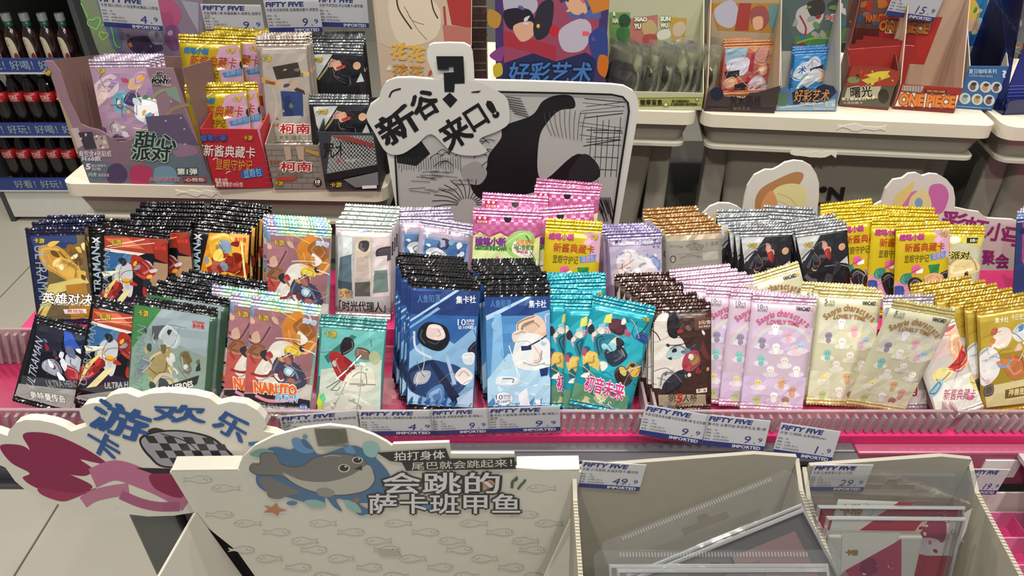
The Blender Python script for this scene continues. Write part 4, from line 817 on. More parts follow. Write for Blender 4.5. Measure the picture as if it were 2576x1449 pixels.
kind('dark_blue', D1, [(178, 945), (600, 930), (300, 1440), (-110, 1440)], 48, '12121c', '121216',
     [('p', [(190, 970), (360, 965), (300, 1100), (120, 1150)], '1b1c2c'), ('p', [(360, 965), (470, 960), (450, 1060), (330, 1080)], '2c4fa8'), ('p', [(410, 960), (520, 958), (440, 1060)], '16203c'), ('b', [(350, 1090), (430, 1060), (470, 1110), (420, 1160), (350, 1150)], 'a9b0bc'), ('b', [(210, 1130), (280, 1110), (300, 1180), (250, 1260), (210, 1220)], '8c93a4'), ('b', [(290, 1150), (380, 1140), (400, 1200), (320, 1230)], '93242e'), ('k', 16, 200, 1060, 460, 1270, 16, ['c4cad4', '7c1c28', '2c3048', '565e78', 'e0e4ea'], .16), ('p', [(0, 1290), (400, 1240), (330, 1300), (-40, 1360)], '33343a'), ('p', [(-40, 1340), (340, 1290), (290, 1420), (-90, 1420)], '8c8a88')],
     [('t', 'ULTRAMAN', -50, 1180, 260, 1225, 'a0a8b4', {'rot': -63}), ('t', 'ULTRA HEROES', 150, 1255, 400, 1290, '77797e', {'rot': -12, 'bold': .03}), ('t', '奥特曼传奇', 20, 1350, 250, 1390, 'd8d8d4', {'bold': .05, 'rot': -6, 'shear': .2, 'out': '2a2a2a', 'ow': .05})])
def Q(cr, *p): return [cr(*q) for q in p]
# ---- back row, left to right
file_of('navy_gold', 4, 'navy and gold hero foil pack', 'leftmost in the back row', dx=.003)
file_of('red_silver', 1, 'black pack with red band and silver print', 'upright in the back row')
file_of('orange_flame', 2, 'black striped pack', 'between the gold and red packs', front=Q(D1, (530, 218), (890, 228)), dx=-.017, dy=.006)
file_of('red_silver', 6, 'black topped pack', 'in the stack under the left shelf', dy=.0055, front=Q(D1, (752, 205), (1155, 195)), roll=1)
file_of('orange_flame', 6, 'black topped orange flame pack', 'in back row', dx=.0018, dy=.0062)
file_of('orange_flame', 1, 'half covered orange flame pack', 'left of the other orange packs', front=Q(D1, (1040, 205), (1400, 226)))
file_of('ninja', 5, 'shiny mauve ninja pack', 'in back row', dx=-.0022, dy=.005, front=Q(D2, (268, 198), (668, 228)), zb=BZ + .0025)
file_of('three_panel', 5, 'pale pack with three picture panels', 'in back row', dy=.009, dx=.001)
file_of('lilac_photo', 1, 'lilac pack with blue photo', 'below the standee, nearest')
file_of('lilac_photo', 3, 'lilac pack with blue photo', 'below the standee', dx=-.002, dy=.005, front=Q(D3, (92, 225), (405, 222)), jr=2)
file_of('checker_pink', 1, 'large pink checkered hang pack with cartoon panel', 'below the standee')
file_of('checker_pink', 1, 'pink checkered hang pack', 'peeking out left behind the large one', front=Q(D3, (535, 188), (900, 205)), lean=20)
file_of('checker_pink', 1, 'tilted pink checkered hang pack', 'directly behind the yellow pack', front=Q(D3, (835, 196), (1188, 172)), lean=20)
file_of('checker_pink', 1, 'pink checkered hang pack', 'second behind the yellow pack', front=Q(D3, (885, 118), (1248, 136)), lean=16)
file_of('checker_pink', 1, 'topmost pink checkered hang pack', 'in front of the standee', front=Q(D3, (893, 28), (1245, 58)), lean=10)
file_of('yellow_doodle', 2, 'yellow doodle foil pack', 'beside the pink checkered packs', front=Q(D3, (938, 268), (1252, 285)), zb=BZ + .016)
file_of('lilac_girls', 4, 'muted violet pack with two pale figures', 'in back row', dx=-.0028, dy=.0055)
file_of('grey_magic', 6, 'grey pack with copper top', 'in back row', dx=-.0042, dy=.0085)
file_of('black_silver', 3, 'black and silver pack with silver top', 'right of centre', dx=-.003)
file_of('black_silver', 4, 'black and silver pack', 'left of the other black silver file', dx=-.006, front=Q(D4, (862, 308), (1165, 296)), dy=.0055)
file_of('black_silver', 2, 'black and silver pack', 'in the rear left file of its kind', dx=-.001, front=Q(D4, (760, 262), (1045, 255)), dy=.006, jr=2)
file_of('black_silver', 3, 'black and silver pack', 'in the rear right file of its kind', dx=-.001, front=Q(D4, (1042, 262), (1345, 276)), dy=.006, jr=2)
file_of('yellow_doodle', 1, 'whole yellow doodle pack with red cartoon print', 'right in the back row')
file_of('yellow_doodle', 3, 'yellow doodle pack', 'left behind the whole one', front=Q(D5, (500, 252), (792, 250)), dx=-.014, dy=.0055, jr=1.5)
file_of('yellow_doodle', 2, 'yellow doodle pack', 'at the very back', front=Q(D5, (590, 240), (885, 243)), dy=.005, jr=2)
file_of('yellow_doodle', 3, 'tilted yellow doodle pack', 'rear left of its kind', front=Q(D5, (290, 250), (595, 222)), dx=-.002, dy=.005, jr=3)
file_of('egg_white', 2, 'white and yellow pack with egg print', 'beside the yellow packs', front=Q(D5, (828, 300), (1137, 306)))
file_of('navy_holo', 3, 'navy holographic pack', 'at the right picture edge', dx=.006)
# ---- front row, left to right
file_of('green_silver', 7, 'green and silver pack with black top', 'front row', dx=.0062, dy=.0052)
file_of('ninja', 3, 'shiny mauve ninja pack', 'in front row', dx=-.022, dy=.005)
file_of('teal_couple', 2, 'teal pack with pale robes print', 'in front row', dy=.005)
file_of('blue_dark', 10, 'deep blue pack with dotted black top', 'left blue pile', dx=-.0022, dy=.0052, jx=.003, jr=1.5)
file_of('blue_light', 9, 'bright blue pack with dotted black top', 'right blue pile', dx=-.002, dy=.0052, jx=.003, jr=1.5)
file_of('teal_band', 1, 'tilted turquoise pack with magenta lettering', 'leaning in the front row')
file_of('teal_band', 4, 'upright turquoise pack', 'left of the tilted one', front=Q(D3, (1062, 716), (1395, 722)), dx=-.017, dy=.0055)
file_of('teal_band', 4, 'turquoise pack', 'in the rear turquoise file', front=Q(D3, (925, 618), (1285, 608)), dx=-.001, dy=.0055, jr=3)
file_of('brown_book', 8, 'brown leather look pack', 'front row', dx=-.0044, dy=.0052, jr=1.2)
file_of('pastel_pink', 4, 'pale pink pastel pack', 'front row', dx=-.022, dy=.0045)
file_of('pastel_pink', 4, 'pale pink pastel pack', 'in the rear pink file', front=Q(D4, (612, 640), (935, 612)), dx=-.006, dy=.006, jr=1.5)
file_of('pastel_cream', 3, 'cream pastel pack', 'front row', dx=-.007, dy=.006)
file_of('pastel_cream', 1, 'cream pastel pack', 'tilted behind the pink pastel packs', front=Q(D4, (858, 596), (1195, 492)))
file_of('pastel_cream', 1, 'shaded cream pastel pack', 'leaning askew over the tray rim', quad=Q(D5, (622, 732), (1002, 786), (690, 1335), (282, 1310)), lean=8)
file_of('white_red', 1, 'white pack with red print', 'tilted beside the gold packs')
file_of('white_title', 1, 'white pack with lilac top and red character', 'half hidden behind the shaded cream pack')
file_of('gold_lion', 6, 'gold pack with white beast print', 'front row right', dx=-.010, dy=.0075)
# loose packs lying in the left tray
k = KINDS['red_silver']; kb = KINDS['dark_blue']
def lie(key, quad, lean, label, zb=PZ + .003):
    base, rl, wd, ht = solve_quad(quad, zb, lean); base.y = max(base.y, .5445)
    return pack(key, base, 0, lean, rl, label, None)
lie('red_silver', Q(D1, (605, 755), (1010, 775), (775, 1390), (330, 1380)), 28, 'tilted black and red pack lying before the green silver packs')
lie('dark_blue', Q(D1, (178, 945), (600, 930), (300, 1440), (-110, 1440)), 36, 'dark blue hero pack lying at far left of the front tray')

def settle(first, gap=.0044):
    """push packs back until no pack stands inside the one before it"""
    L = sorted(PACKS[first:], key=lambda p: p[0].matrix_world.translation.y)
    for i, (b, wb, hb, zb) in enumerate(L):
        for a, wa, ha, za in L[:i]:
            if abs(za - zb) > .03: continue
            mb, ma = b.matrix_world.copy(), a.matrix_world; ta, tb = ma.translation, mb.translation
            if abs(ta.x - tb.x) > .11 or tb.y - ta.y > .03: continue
            n = ma.col[1].xyz; iv = ma.inverted(); need = 0.0; nb = mb.col[1].xyz; ivb = mb.inverted()
            for u in (-.5, -.25, 0, .25, .5):
                for v in (0, .2, .4, .6, .8, 1):
                    p = iv @ (mb @ Vector((u * wb, 0, v * hb)))
                    if abs(p.x) < wa / 2 and 0 < p.z < ha and p.y < gap: need = max(need, (gap - p.y) / n.y)
                    q = ivb @ (ma @ Vector((u * wa, 0, v * ha)))
                    if abs(q.x) < wb / 2 and 0 < q.z < hb and -q.y < gap: need = max(need, (gap + q.y) / nb.y)
            if 0 < need < .03:
                mb.translation = mb.translation + Vector((0, need, 0)); b.matrix_world = mb
SC.view_layers[0].update()
settle(0)
# ================================================================== display boxes on the upper shelves
def side_slab(name, parent, mat, yz, x0, t):
    me = poly_slab(name, yz, t)
    for v in me.vertices: x, y, z = v.co; v.co = (x0 + y, x, z)
    me.flip_normals(); return link(name, me, parent, mat)
def pxs(cr, mp, pts): return [mp(*cr(*p)) for p in pts]
def carton(name, label, cr, bl, br, zb, depth, outline, hb, mat, inner=None, art_f=(), let_f=(), side=None, back=True, art_b=(), let_b=(), cat='display box', t=.0012, holes=(), yb=None):
    a, b = hit_z(*cr(*bl), zb), hit_z(*cr(*br), zb); d = b - a; wd = d.length
    Mx = frame(a, math.degrees(math.atan2(d.y, d.x))); r = empty(name, Mx); tag(r, label, cat); mp = px_map(Mx)
    out = pxs(cr, mp, outline) if callable(cr) else outline
    out = [(min(max(x, -.0), wd), max(z, 0)) for x, z in out]
    hf = max(z for x, z in out)
    inner = inner or mat
    fp = slab('front_panel', r, mat, out, t)
    hl = max([z for x, z in out if x < wd * .12] or [hf]); hr = max([z for x, z in out if x > wd * .88] or [hf])
    bbox('base', r, inner, .0005, wd - .0005, t, depth, 0, t)
    sd = side or (lambda h: [(t, 0), (depth, 0), (depth, hb), (t, h)])
    side_slab('side_panel', r, inner, sd(hl), 0, t); side_slab('side_panel', r, inner, sd(hr), wd - t, t)
    if back: bp = bbox('back_panel', r, inner, .0005, wd - .0005, depth, depth + t, 0, hb)
    if art_f: art('artwork', fp, list(art_f), mp, cr, lift=.0002)
    if let_f: art('lettering', fp, list(let_f), mp, cr, lift=.0002 + .000012 * 60)
    if back and (art_b or let_b):
        mb = px_map(Mx @ Matrix.Translation((0, depth, 0)))
        for nm, sh, lf in (('artwork', art_b, .0002), ('lettering', let_b, .0008)):
            if sh:
                me = art_mesh(nm, list(sh), mb, cr, lift=lf); me.transform(Matrix.Translation((0, depth, 0))); link(nm, me, bp, PRINT_PAPER)
    return r, wd, Mx
LZ = 1.1306
mauve = paper('8a6c78')
BX = {}
BX['pony'] = carton('display_box', 'mauve pink pastel display box with cut open front', C1, (652, 1330), (1552, 1352), LZ, .095,
     [(262, 440), (385, 448), (440, 520), (510, 740), (590, 905), (650, 930), (720, 945), (790, 985), (830, 1030), (900, 1032), (1195, 915), (1066, 492), (1262, 497), (1552, 1352), (652, 1330)], .128, mauve, paper('7a5d58'),
     [('p', [(400, 640), (520, 900), (600, 1100), (560, 1120)], 'a08a70'), ('p', [(530, 960), (640, 940), (790, 1000), (900, 1040), (1190, 930), (1280, 640), (1552, 1340), (655, 1325)], '7c6470'), ('p', [(560, 1080), (760, 1180), (1000, 1210), (1300, 1060), (1480, 1150), (1548, 1340), (655, 1325)], '5e6a74'), ('p', [(1190, 640), (1290, 640), (1330, 760), (1230, 700)], '7d8f86'), ('S', [(1100, 720), (1180, 660), (1290, 640)], 26, '8a8c78'), ('S', [(1180, 900), (1250, 800), (1380, 760)], 24, '92785f'),
      ('p', [(1060, 850), (1330, 830), (1450, 1060), (1100, 1040)], '5b4f66'), ('b', [(790, 1220), (870, 1190), (930, 1260), (900, 1330), (790, 1325)], '4a3c5a'), ('b', [(950, 1230), (1040, 1200), (1110, 1240), (1080, 1335), (960, 1335)], 'a8385c'), ('b', [(1130, 1230), (1230, 1210), (1290, 1260), (1270, 1340), (1140, 1340)], '6c8ca0'), ('b', [(1250, 1050), (1400, 1060), (1440, 1120), (1290, 1140)], '8a6c84'), ('p', [(515, 935), (570, 930), (620, 1050), (570, 1080)], 'b4a8a4'), ('p', [(570, 965), (670, 960), (720, 1080), (620, 1090)], '3a3440'), ('p', [(680, 990), (770, 985), (800, 1080), (710, 1090)], 'a8988c'), ('k', 4, 580, 970, 780, 1085, 8, ['c8bcb8', '7a5a70', 'd8d0c8'], .2)]
      + [('e', x, y, 7, 7, 'b8a8b4') for x, y in ((345, 610), (420, 720), (1250, 740), (1320, 860), (1210, 880), (1345, 940), (1350, 1050), (1480, 1060))],
     [('t', '甜心', 990, 970, 1290, 1075, '2c2a30', {'bold': .07, 'out': '8ab09a', 'ow': .05, 'rot': 8}), ('t', '派对', 965, 1060, 1240, 1170, '2c2a30', {'bold': .07, 'out': '9ac0a4', 'ow': .05, 'rot': 4}), ('p', [(1285, 1222), (1440, 1216), (1445, 1270), (1292, 1276)], '3c5c50'), ('t', '第1弹', 1295, 1225, 1440, 1270, 'e4dcd0', {'bold': .06}), ('p', [(1330, 1290), (1505, 1288), (1510, 1325), (1338, 1326)], '8c3a3c'), ('t', '·心悦包·', 1345, 1294, 1500, 1320, 'e4d8cc', {'bold': .03}), ('t', '小马宝莉收藏贴', 1090, 1290, 1310, 1320, '8a3c4c', {'bold': .04, 'out': 'd8ccd0', 'ow': .04}),
      ('t', '每包含4张贴纸', 580, 1095, 815, 1140, 'd4ccd0', {'bold': .03}), ('t', '共68款', 595, 1138, 740, 1172, 'd4ccd0', {'bold': .04}), ('t', '5', 630, 1190, 665, 1235, 'dcd4d8', {'bold': .05}), ('t', '建议零售价', 668, 1196, 780, 1216, 'd0c8cc'), ('t', '元/包', 672, 1218, 740, 1240, 'd0c8cc', {'bold': .03}), ('t', '内含', 650, 1255, 710, 1285, 'a8c8c4', {'bold': .04}), ('t', '贴纸盲盒', 720, 1262, 800, 1285, 'd0c8cc'),
      ('t', 'MY', 1145, 520, 1190, 545, '1e1c20', {'bold': .07, 'out': 'e8e4e4', 'ow': .06}), ('t', 'LITTLE', 1120, 545, 1215, 572, '1e1c20', {'bold': .07, 'out': 'e8e4e4', 'ow': .06}), ('t', 'PONY', 1108, 570, 1240, 612, '1e1c20', {'bold': .08, 'out': 'e8e4e4', 'ow': .06}), ('t', '小马宝莉', 1180, 610, 1248, 628, 'e0dcdc'), LOGO(312, 505, 372, 545, 12)])
BX['red'] = carton('display_box', 'red display box with white hand lettering full of yellow packs', C2, (350, 1370), (768, 1370), LZ, .085, [(208, 938), (655, 943), (768, 1370), (350, 1370)], .085, paper('a3222c'), paper('a8262c'),
     [('p', [(535, 1250), (690, 1215), (705, 1285), (550, 1305)], '2c5c98'), ('s', [(400, 1250), (560, 1215), (640, 1205)], 5, 'c83c50'), ('S', [(335, 1165), (360, 1150), (370, 1160)], 6, 'e0d0c8'), ('S', [(430, 1265), (450, 1250), (465, 1250)], 6, 'e0d0c8')],
     [('t', '蜡笔小新', 248, 980, 440, 1025, '3c5ca8', {'bold': .06, 'out': '2a1c30', 'ow': .05}), ('t', '新酱典藏卡', 272, 1060, 645, 1145, 'd8d4cc', {'bold': .015, 'rot': 3}), ('t', '显眼守护记', 358, 1160, 625, 1240, 'cf9a3c', {'bold': .0, 'rot': 2}), ('t', '显眼包', 560, 1230, 690, 1290, '88b4dc', {'bold': .02, 'rot': -8}), ('t', '每盒10包', 352, 1295, 445, 1330, 'e4d8d0', {'bold': .02}), ('t', '建议零售价10元/包', 360, 1325, 555, 1360, 'e4d8d0', {'bold': .02}), LOGO(560, 985, 625, 1020)])
BX['beige'] = carton('display_box', 'taupe brick print display box with red and white title', C2, (778, 1374), (1160, 1378), LZ, .085, [(686, 1052), (1105, 1060), (1160, 1378), (778, 1374)], .085, paper('80766c'), paper('8c8074'),
     [('p', [(720, 1090 + 40 * j + (0)), (1120, 1092 + 40 * j), (1120, 1095 + 40 * j), (720, 1094 + 40 * j)], '6a6158') for j in range(7)] + [('s', [(760 + 75 * i + (35 if j % 2 else 0), 1092 + 40 * j), (764 + 75 * i + (35 if j % 2 else 0), 1130 + 40 * j)], 3, '6a6158') for i in range(5) for j in range(7)] +
     [('p', [(850, 1065), (900, 1065), (910, 1160), (870, 1170)], 'b09482'), ('p', [(940, 1065), (1000, 1065), (1000, 1170), (960, 1160)], 'b09482'), ('p', [(1010, 1080), (1110, 1110), (1110, 1140), (1010, 1105)], 'b0863c'), ('b', [(810, 1290), (900, 1270), (940, 1290), (920, 1315), (815, 1312)], 'b8362e'), ('e', 1100, 1330, 30, 30, '26221f')],
     [('t', '名侦探', 750, 1170, 825, 1195, 'a83a30', {'bold': .03}), ('t', '柯南', 832, 1178, 1052, 1246, 'a8262a', {'bold': .08, 'out': 'e4dcd4', 'ow': .06}), ('t', '名推理收藏卡', 805, 1255, 985, 1290, '3a362a', {'bold': .03, 'out': 'b0a890', 'ow': .04}), ('t', '10', 1082, 1308, 1118, 1336, 'e8e0d4', {'bold': .05}), ('t', '元/包', 1085, 1338, 1115, 1350, 'd8d0c4'), LOGO(782, 1318, 848, 1350)])
CH = checker(0, 0, 0, 0, 26, 18, 'a2a29e', [(1200, 990), (1505, 985), (1535, 1210), (1160, 1300)])
BX['dark'] = carton('display_box', 'charcoal display box with silver checkered front', C2, (1166, 1386), (1558, 1388), LZ, .085, [(1086, 962), (1512, 974), (1558, 1388), (1166, 1386)], .085, paper('34353a'), paper('2c2c30'),
     [('p', [(1200, 985), (1508, 985), (1535, 1210), (1158, 1305)], '6a6b6a')] + CH + [('p', [(1188, 983), (1330, 985), (1510, 1040), (1508, 1070)], '8c3a34'), ('p', [(1150, 1262), (1535, 1192), (1540, 1240), (1156, 1316)], '1c1c20'), ('p', [(1290, 1300), (1380, 1360), (1545, 1340), (1540, 1245)], '6f7070'), ('p', [(1425, 1346), (1532, 1342), (1533, 1364), (1428, 1368)], 'd4d4d0')],
     [('t', '咒术回战', 1140, 1035, 1485, 1145, '17171b', {'bold': .015, 'rot': -1}), ('t', '正版', 1235, 1156, 1305, 1180, 'b0352c', {'bold': .04}), ('t', '收藏卡', 1308, 1156, 1415, 1180, 'e0e0dc', {'bold': .04, 'out': '222226', 'ow': .07}), ('t', 'JUJUTSU KAISEN  JUJUTSU KAI', 1152, 1235, 1535, 1262, 'c0c0bc', {'rot': -10}), ('t', 'JUJUTSU KA', 1330, 1012, 1500, 1036, 'd8b4a8', {'rot': 16}), ('t', '10元/包', 1445, 1290, 1530, 1315, 'd06058', {'bold': .03}), ('t', '建议零售价', 1450, 1318, 1530, 1334, 'c8c8c4'), ('t', '黑夜篇', 1440, 1348, 1520, 1364, '28282c', {'bold': .03}), LOGO(1190, 1325, 1275, 1362)])
# ---- packs standing in these boxes
kind('pastel_mauve', C1, [(628, 428), (1085, 438), (1215, 1090), (790, 1080)], 14, '94788c', 'a898ac',
     [('p', [(645, 490), (1075, 500), (1200, 1020), (775, 1010)], '9a7c94'), ('b', [(690, 600), (760, 560), (840, 620), (800, 760), (710, 740)], 'c4b0b8'), ('S', [(800, 640), (870, 580), (960, 570)], 40, '8c7ca4'), ('b', [(720, 660), (770, 630), (800, 700), (760, 780), (720, 740)], 'cdb2b0'), ('b', [(860, 660), (950, 620), (990, 700), (960, 800), (870, 790)], '6a9cb0'), ('b', [(920, 560), (990, 550), (1010, 620), (950, 640)], 'c49a70'), ('b', [(1000, 580), (1060, 540), (1080, 620), (1030, 660)], 'b894a4'), ('b', [(920, 720), (1000, 680), (1040, 740), (990, 800)], '40385c'), ('b', [(1010, 760), (1120, 700), (1190, 880), (1100, 900), (1020, 860)], 'e6e8ec'), ('k', 6, 800, 560, 1130, 880, 16, ['d8a03c', '6a9cb0', 'b03c50', '8c6ca0', 'c8d0d8', '4a7c58'], .11), ('b', [(780, 880), (860, 860), (900, 900), (850, 960), (790, 940)], '9c8c94'), ('k', 2, 760, 860, 960, 1000, 8, ['c8bcb8', '54405c', 'd0c8d0'], .2)],
     [LOGO(695, 498, 760, 530, 2), ('t', '甜心', 1060, 860, 1160, 915, 'b8bcc4', {'bold': .05})], zb=LZ + .037)
k = KINDS['pastel_mauve']
file_of('pastel_mauve', 4, 'glossy mauve pack with pastel print', 'in the mauve box', dx=.003, dy=.006, flean=0)
kind('yellow_tall', C2, [(103, 606), (556, 634), (680, 1300), (250, 1290)], 14, 'b39a22', 'a88e20',
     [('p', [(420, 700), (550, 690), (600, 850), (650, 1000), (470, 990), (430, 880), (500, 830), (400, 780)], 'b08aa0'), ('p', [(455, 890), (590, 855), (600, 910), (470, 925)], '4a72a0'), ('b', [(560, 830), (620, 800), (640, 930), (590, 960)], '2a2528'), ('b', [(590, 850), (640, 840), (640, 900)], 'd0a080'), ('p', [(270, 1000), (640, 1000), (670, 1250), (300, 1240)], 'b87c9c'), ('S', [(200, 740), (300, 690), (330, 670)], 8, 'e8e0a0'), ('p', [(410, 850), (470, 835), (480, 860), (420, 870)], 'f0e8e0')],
     [('t', '蜡笔小新', 160, 705, 345, 750, '3c54a0', {'bold': .06, 'out': '2a8c4c', 'ow': .05, 'rot': 4}), ('t', '新酱典藏卡', 212, 770, 552, 850, '9c3020', {'bold': .015, 'rot': 5}), ('t', '显眼守护记', 245, 865, 430, 925, '4a3c18', {'bold': .0, 'rot': 3}), ('t', '显眼包', 480, 868, 590, 905, '8cb0d0', {'rot': -6}), LOGO(468, 715, 535, 748, 6)], zb=LZ + .0018)
file_of('yellow_tall', 2, 'crinkled yellow pack', 'low at the front of the red box', dx=.012, dy=.006)
TOPZ = LZ + .046
file_of('yellow_tall', 1, 'upper crinkled yellow pack with a bright crease', 'in the red box', zb=TOPZ, front=Q(C2, (80, 250), (528, 268)), lean=10)
file_of('yellow_tall', 4, 'yellow pack', 'behind the upper ones of the red box', zb=TOPZ, front=Q(C2, (255, 238), (690, 250)), lean=6, dy=.006, dx=.003, jr=3)
r = BX['red'][0]; bbox('inner_step', r, paper('9c2a2c'), .002, .072, .045, .083, .0013, .0435)
kind('beige_boy', C2, [(650, 275), (1000, 278), (1108, 1062), (738, 1062)], 14, '8d8278', '85796f',
     [('p', [(690, 350), (1000, 350), (1095, 1030), (735, 1030)], '9a9087'), ('p', [(690, 540), (800, 570), (810, 605), (695, 580)], 'b9824a'), ('p', [(960, 500), (1040, 510), (1045, 540), (970, 530)], 'b99a5c'), ('p', [(930, 610), (1000, 640), (1010, 670), (930, 640)], '3a2c20'),
      ('p', [(770, 470), (950, 440), (980, 540), (800, 560)], '352b25'), ('p', [(800, 575), (960, 560), (940, 625), (815, 630)], 'a8917f'), ('p', [(830, 640), (990, 650), (1000, 830), (850, 850)], '2a3a66'), ('p', [(850, 690), (900, 670), (930, 840), (870, 845)], '1f2c50'), ('p', [(840, 830), (985, 825), (990, 870), (838, 875)], '9b9792'), ('S', [(770, 620), (800, 720), (790, 840)], 12, 'a89c90'), ('k', 5, 780, 450, 990, 860, 8, ['6a5f58', '9c8474', '30405e'], .12)],
     [('t', '名侦探', 745, 882, 820, 910, 'a83a30', {'bold': .04}), ('t', '柯南', 828, 888, 1050, 965, 'a8262a', {'bold': .08, 'out': 'e4dcd4', 'ow': .06, 'rot': 1}), ('t', '名推理收藏卡', 788, 980, 985, 1018, '4a4632', {'bold': .03, 'out': 'b8b098', 'ow': .04}), ('t', '典藏版', 995, 990, 1065, 1014, 'd0c8c0', {'bold': .02, 'out': '3a3430', 'ow': .07}), ('t', 'CONAN', 718, 568, 790, 592, '3a2a20', {'bold': .05, 'rot': 10}), LOGO(690, 398, 765, 432)], zb=LZ + .041)
file_of('beige_boy', 4, 'taupe pack with blue jacket print', 'in the taupe box', dy=.006, dx=.001)
kind('black_tall', C2, [(1028, 702), (1456, 716), (1520, 1340), (1090, 1330)], 14, '242428', '55585a',
     [('p', [(1065, 770), (1240, 770), (1120, 960), (1090, 900)], 'b0b2b0'), ('p', [(1240, 770), (1450, 780), (1480, 970), (1130, 965)], '1b1b20'), ('p', [(1420, 970), (1450, 900), (1478, 965)], 'b4b6b4'), ('S', [(1140, 950), (1200, 870), (1240, 800)], 14, '8a8650'), ('b', [(1300, 880), (1400, 860), (1430, 960), (1300, 965)], '15151d'), ('b', [(1228, 820), (1270, 795), (1305, 815), (1290, 845), (1235, 850)], 'b5887f'), ('b', [(1250, 850), (1300, 835), (1315, 880), (1270, 895)], 'c79a7c'), ('b', [(1265, 890), (1320, 860), (1330, 880), (1280, 905)], '9c2a2c'), ('e', 1420, 850, 28, 28, 'c69a78')],
     [LOGO(1095, 790, 1170, 825)], zb=LZ + .0018)
file_of('black_tall', 2, 'black and silver pack', 'low at the front of the charcoal box', dy=.006, dx=-.001)
file_of('black_tall', 1, 'upper black and silver pack', 'in the charcoal box', zb=TOPZ, front=Q(C2, (990, 325), (1432, 338)), lean=8)
file_of('black_tall', 4, 'black and silver pack', 'behind the upper one of the charcoal box', zb=TOPZ, front=Q(C2, (1000, 270), (1445, 272)), lean=5, dy=.006, jr=1.5)
bbox('inner_step', BX['dark'][0], paper('26262a'), .002, .070, .045, .083, .0013, .0435)

bbox('inner_step', BX['pony'][0], paper('7a5d58'), .002, .15, .012, .085, .0013, .034)
bbox('inner_step', BX['beige'][0], paper('7c7066'), .002, .07, .008, .080, .0013, .038)
# ================================================================== standee, cards, price tags
def board(name, label, cat, cr, outline, Y, zref=1.1, lean=0.0, yaw=0.0, t=.005, mat=None, shapes=(), letters=(), group=None, smooth=False, holes=()):
    M0 = frame((0, Y, zref), yaw, lean); mp0 = px_map(M0); pts = [mp0(*cr(*p)) for p in outline]
    if smooth: pts = smooth_loop(pts, 4)
    cx = sum(p[0] for p in pts) / len(pts); zm = min(p[1] for p in pts)
    Mx = M0 @ Matrix.Translation((cx, 0, zm)); r = empty(name, Mx); tag(r, label, cat, group)
    b = slab('board', r, mat or paper('c9c6bd'), [(x - cx, z - zm) for x, z in pts], t); mp = px_map(Mx)
    if shapes: art('artwork', b, list(shapes), mp, cr)
    if letters: art('lettering', b, list(letters), mp, cr, lift=.0002 + .000012 * (len(shapes) * 1.2 + 10))
    return r, b, mp
ST = [(268, 1845), (235, 1600), (205, 1400), (170, 1190), (135, 985), (110, 930), (60, 862), (20, 800), (5, 740), (28, 682), (88, 640), (97, 595), (132, 535), (200, 507), (300, 505), (445, 517), (428, 450), (400, 385), (398, 330), (412, 296), (440, 284), (540, 280), (640, 283), (680, 305), (695, 340), (703, 430), (706, 522), (1000, 528), (1300, 538), (1600, 550), (1680, 560), (1740, 592), (1772, 645), (1780, 700), (1728, 1000), (1676, 1300), (1650, 1449), (1585, 1845)]
INK = '131214'; PAP = 'b7b5b1'
fr = [(192, 1005), (215, 1400), (258, 1850)]; rt = [(1600, 612), (1672, 628), (1705, 665), (1712, 720), (1655, 1100), (1612, 1400), (1545, 1850)]
stand_art = [('p', [(192, 1005), (420, 880), (860, 590), (1600, 610), (1672, 626), (1706, 663), (1713, 720), (1655, 1100), (1612, 1400), (1545, 1850), (258, 1850), (215, 1400)], 'a3a19e'),
  ('b', [(1240, 620), (1340, 625), (1360, 700), (1260, 720), (1180, 800), (1130, 900), (1120, 1120), (1180, 1160), (1380, 1000), (1520, 1100), (1480, 1180), (1250, 1190), (1140, 1240), (900, 1290), (740, 1290), (680, 1180), (780, 1100), (800, 1010), (880, 900), (900, 820), (1080, 750), (1150, 660)], INK),
  ('p', [(200, 1010), (350, 900), (420, 1000), (330, 1080), (205, 1060)], INK), ('b', [(1320, 1130), (1420, 1000), (1520, 1090), (1470, 1190), (1360, 1200)], '242226'),
  ('b', [(620, 1100), (720, 1050), (790, 1120), (740, 1200), (650, 1180)], '8d8b88')]
rnd = random.Random(5)
for i in range(13):
    y = 640 + i * 26 + rnd.uniform(-6, 6); stand_art.append(('s', [(1380 + rnd.uniform(0, 60), y), (1690 - i * 3, y + rnd.uniform(-40, 40))], rnd.choice([3, 4, 6]), '2a282b'))
for i in range(6): stand_art.append(('s', [(1470 + i * 38, 800 + rnd.uniform(-60, 60)), (1450 + i * 36, 1150)], 4, '2a282b'))
for i in range(4): stand_art.append(('s', [(1480, 860 + i * 80), (1675 - i * 14, 865 + i * 80)], 4, '343235'))
for i in range(14):
    a = math.pi * (i / 13.0); stand_art.append(('S', [(660 + 60 * math.cos(a), 1330 - 40 * math.sin(a)), (660 + 140 * math.cos(a), 1330 - 110 * math.sin(a)), (660 + 230 * math.cos(a + .1), 1330 - 170 * math.sin(a + .1))], 4.5, '232124'))
for i in range(26): x = 215 + i * 16; stand_art.append(('s', [(x, 1010 + rnd.uniform(0, 20)), (x + 4, 1090 + rnd.uniform(0, 30))], 3, '3a383a'))
for i in range(18): x, y = rnd.uniform(230, 600), rnd.uniform(1110, 1240); stand_art.append(('s', [(x, y), (x + rnd.uniform(60, 180), y + rnd.uniform(-15, 25))], 3, '3a383a'))
for i in range(16): x, y = rnd.uniform(330, 760), rnd.uniform(900, 1080); stand_art.append(('S', [(x, y), (x + 40, y - 30), (x + 90, y - 20 + rnd.uniform(-20, 30))], 4, '1c1a1c'))
for i in range(9): stand_art.append(('S', [(1160 + i * 34, 700 + abs(i - 4) * 8), (1175 + i * 30, 800), (1210 + i * 24, 880 + i * 4)], 3.5, '4a484a'))
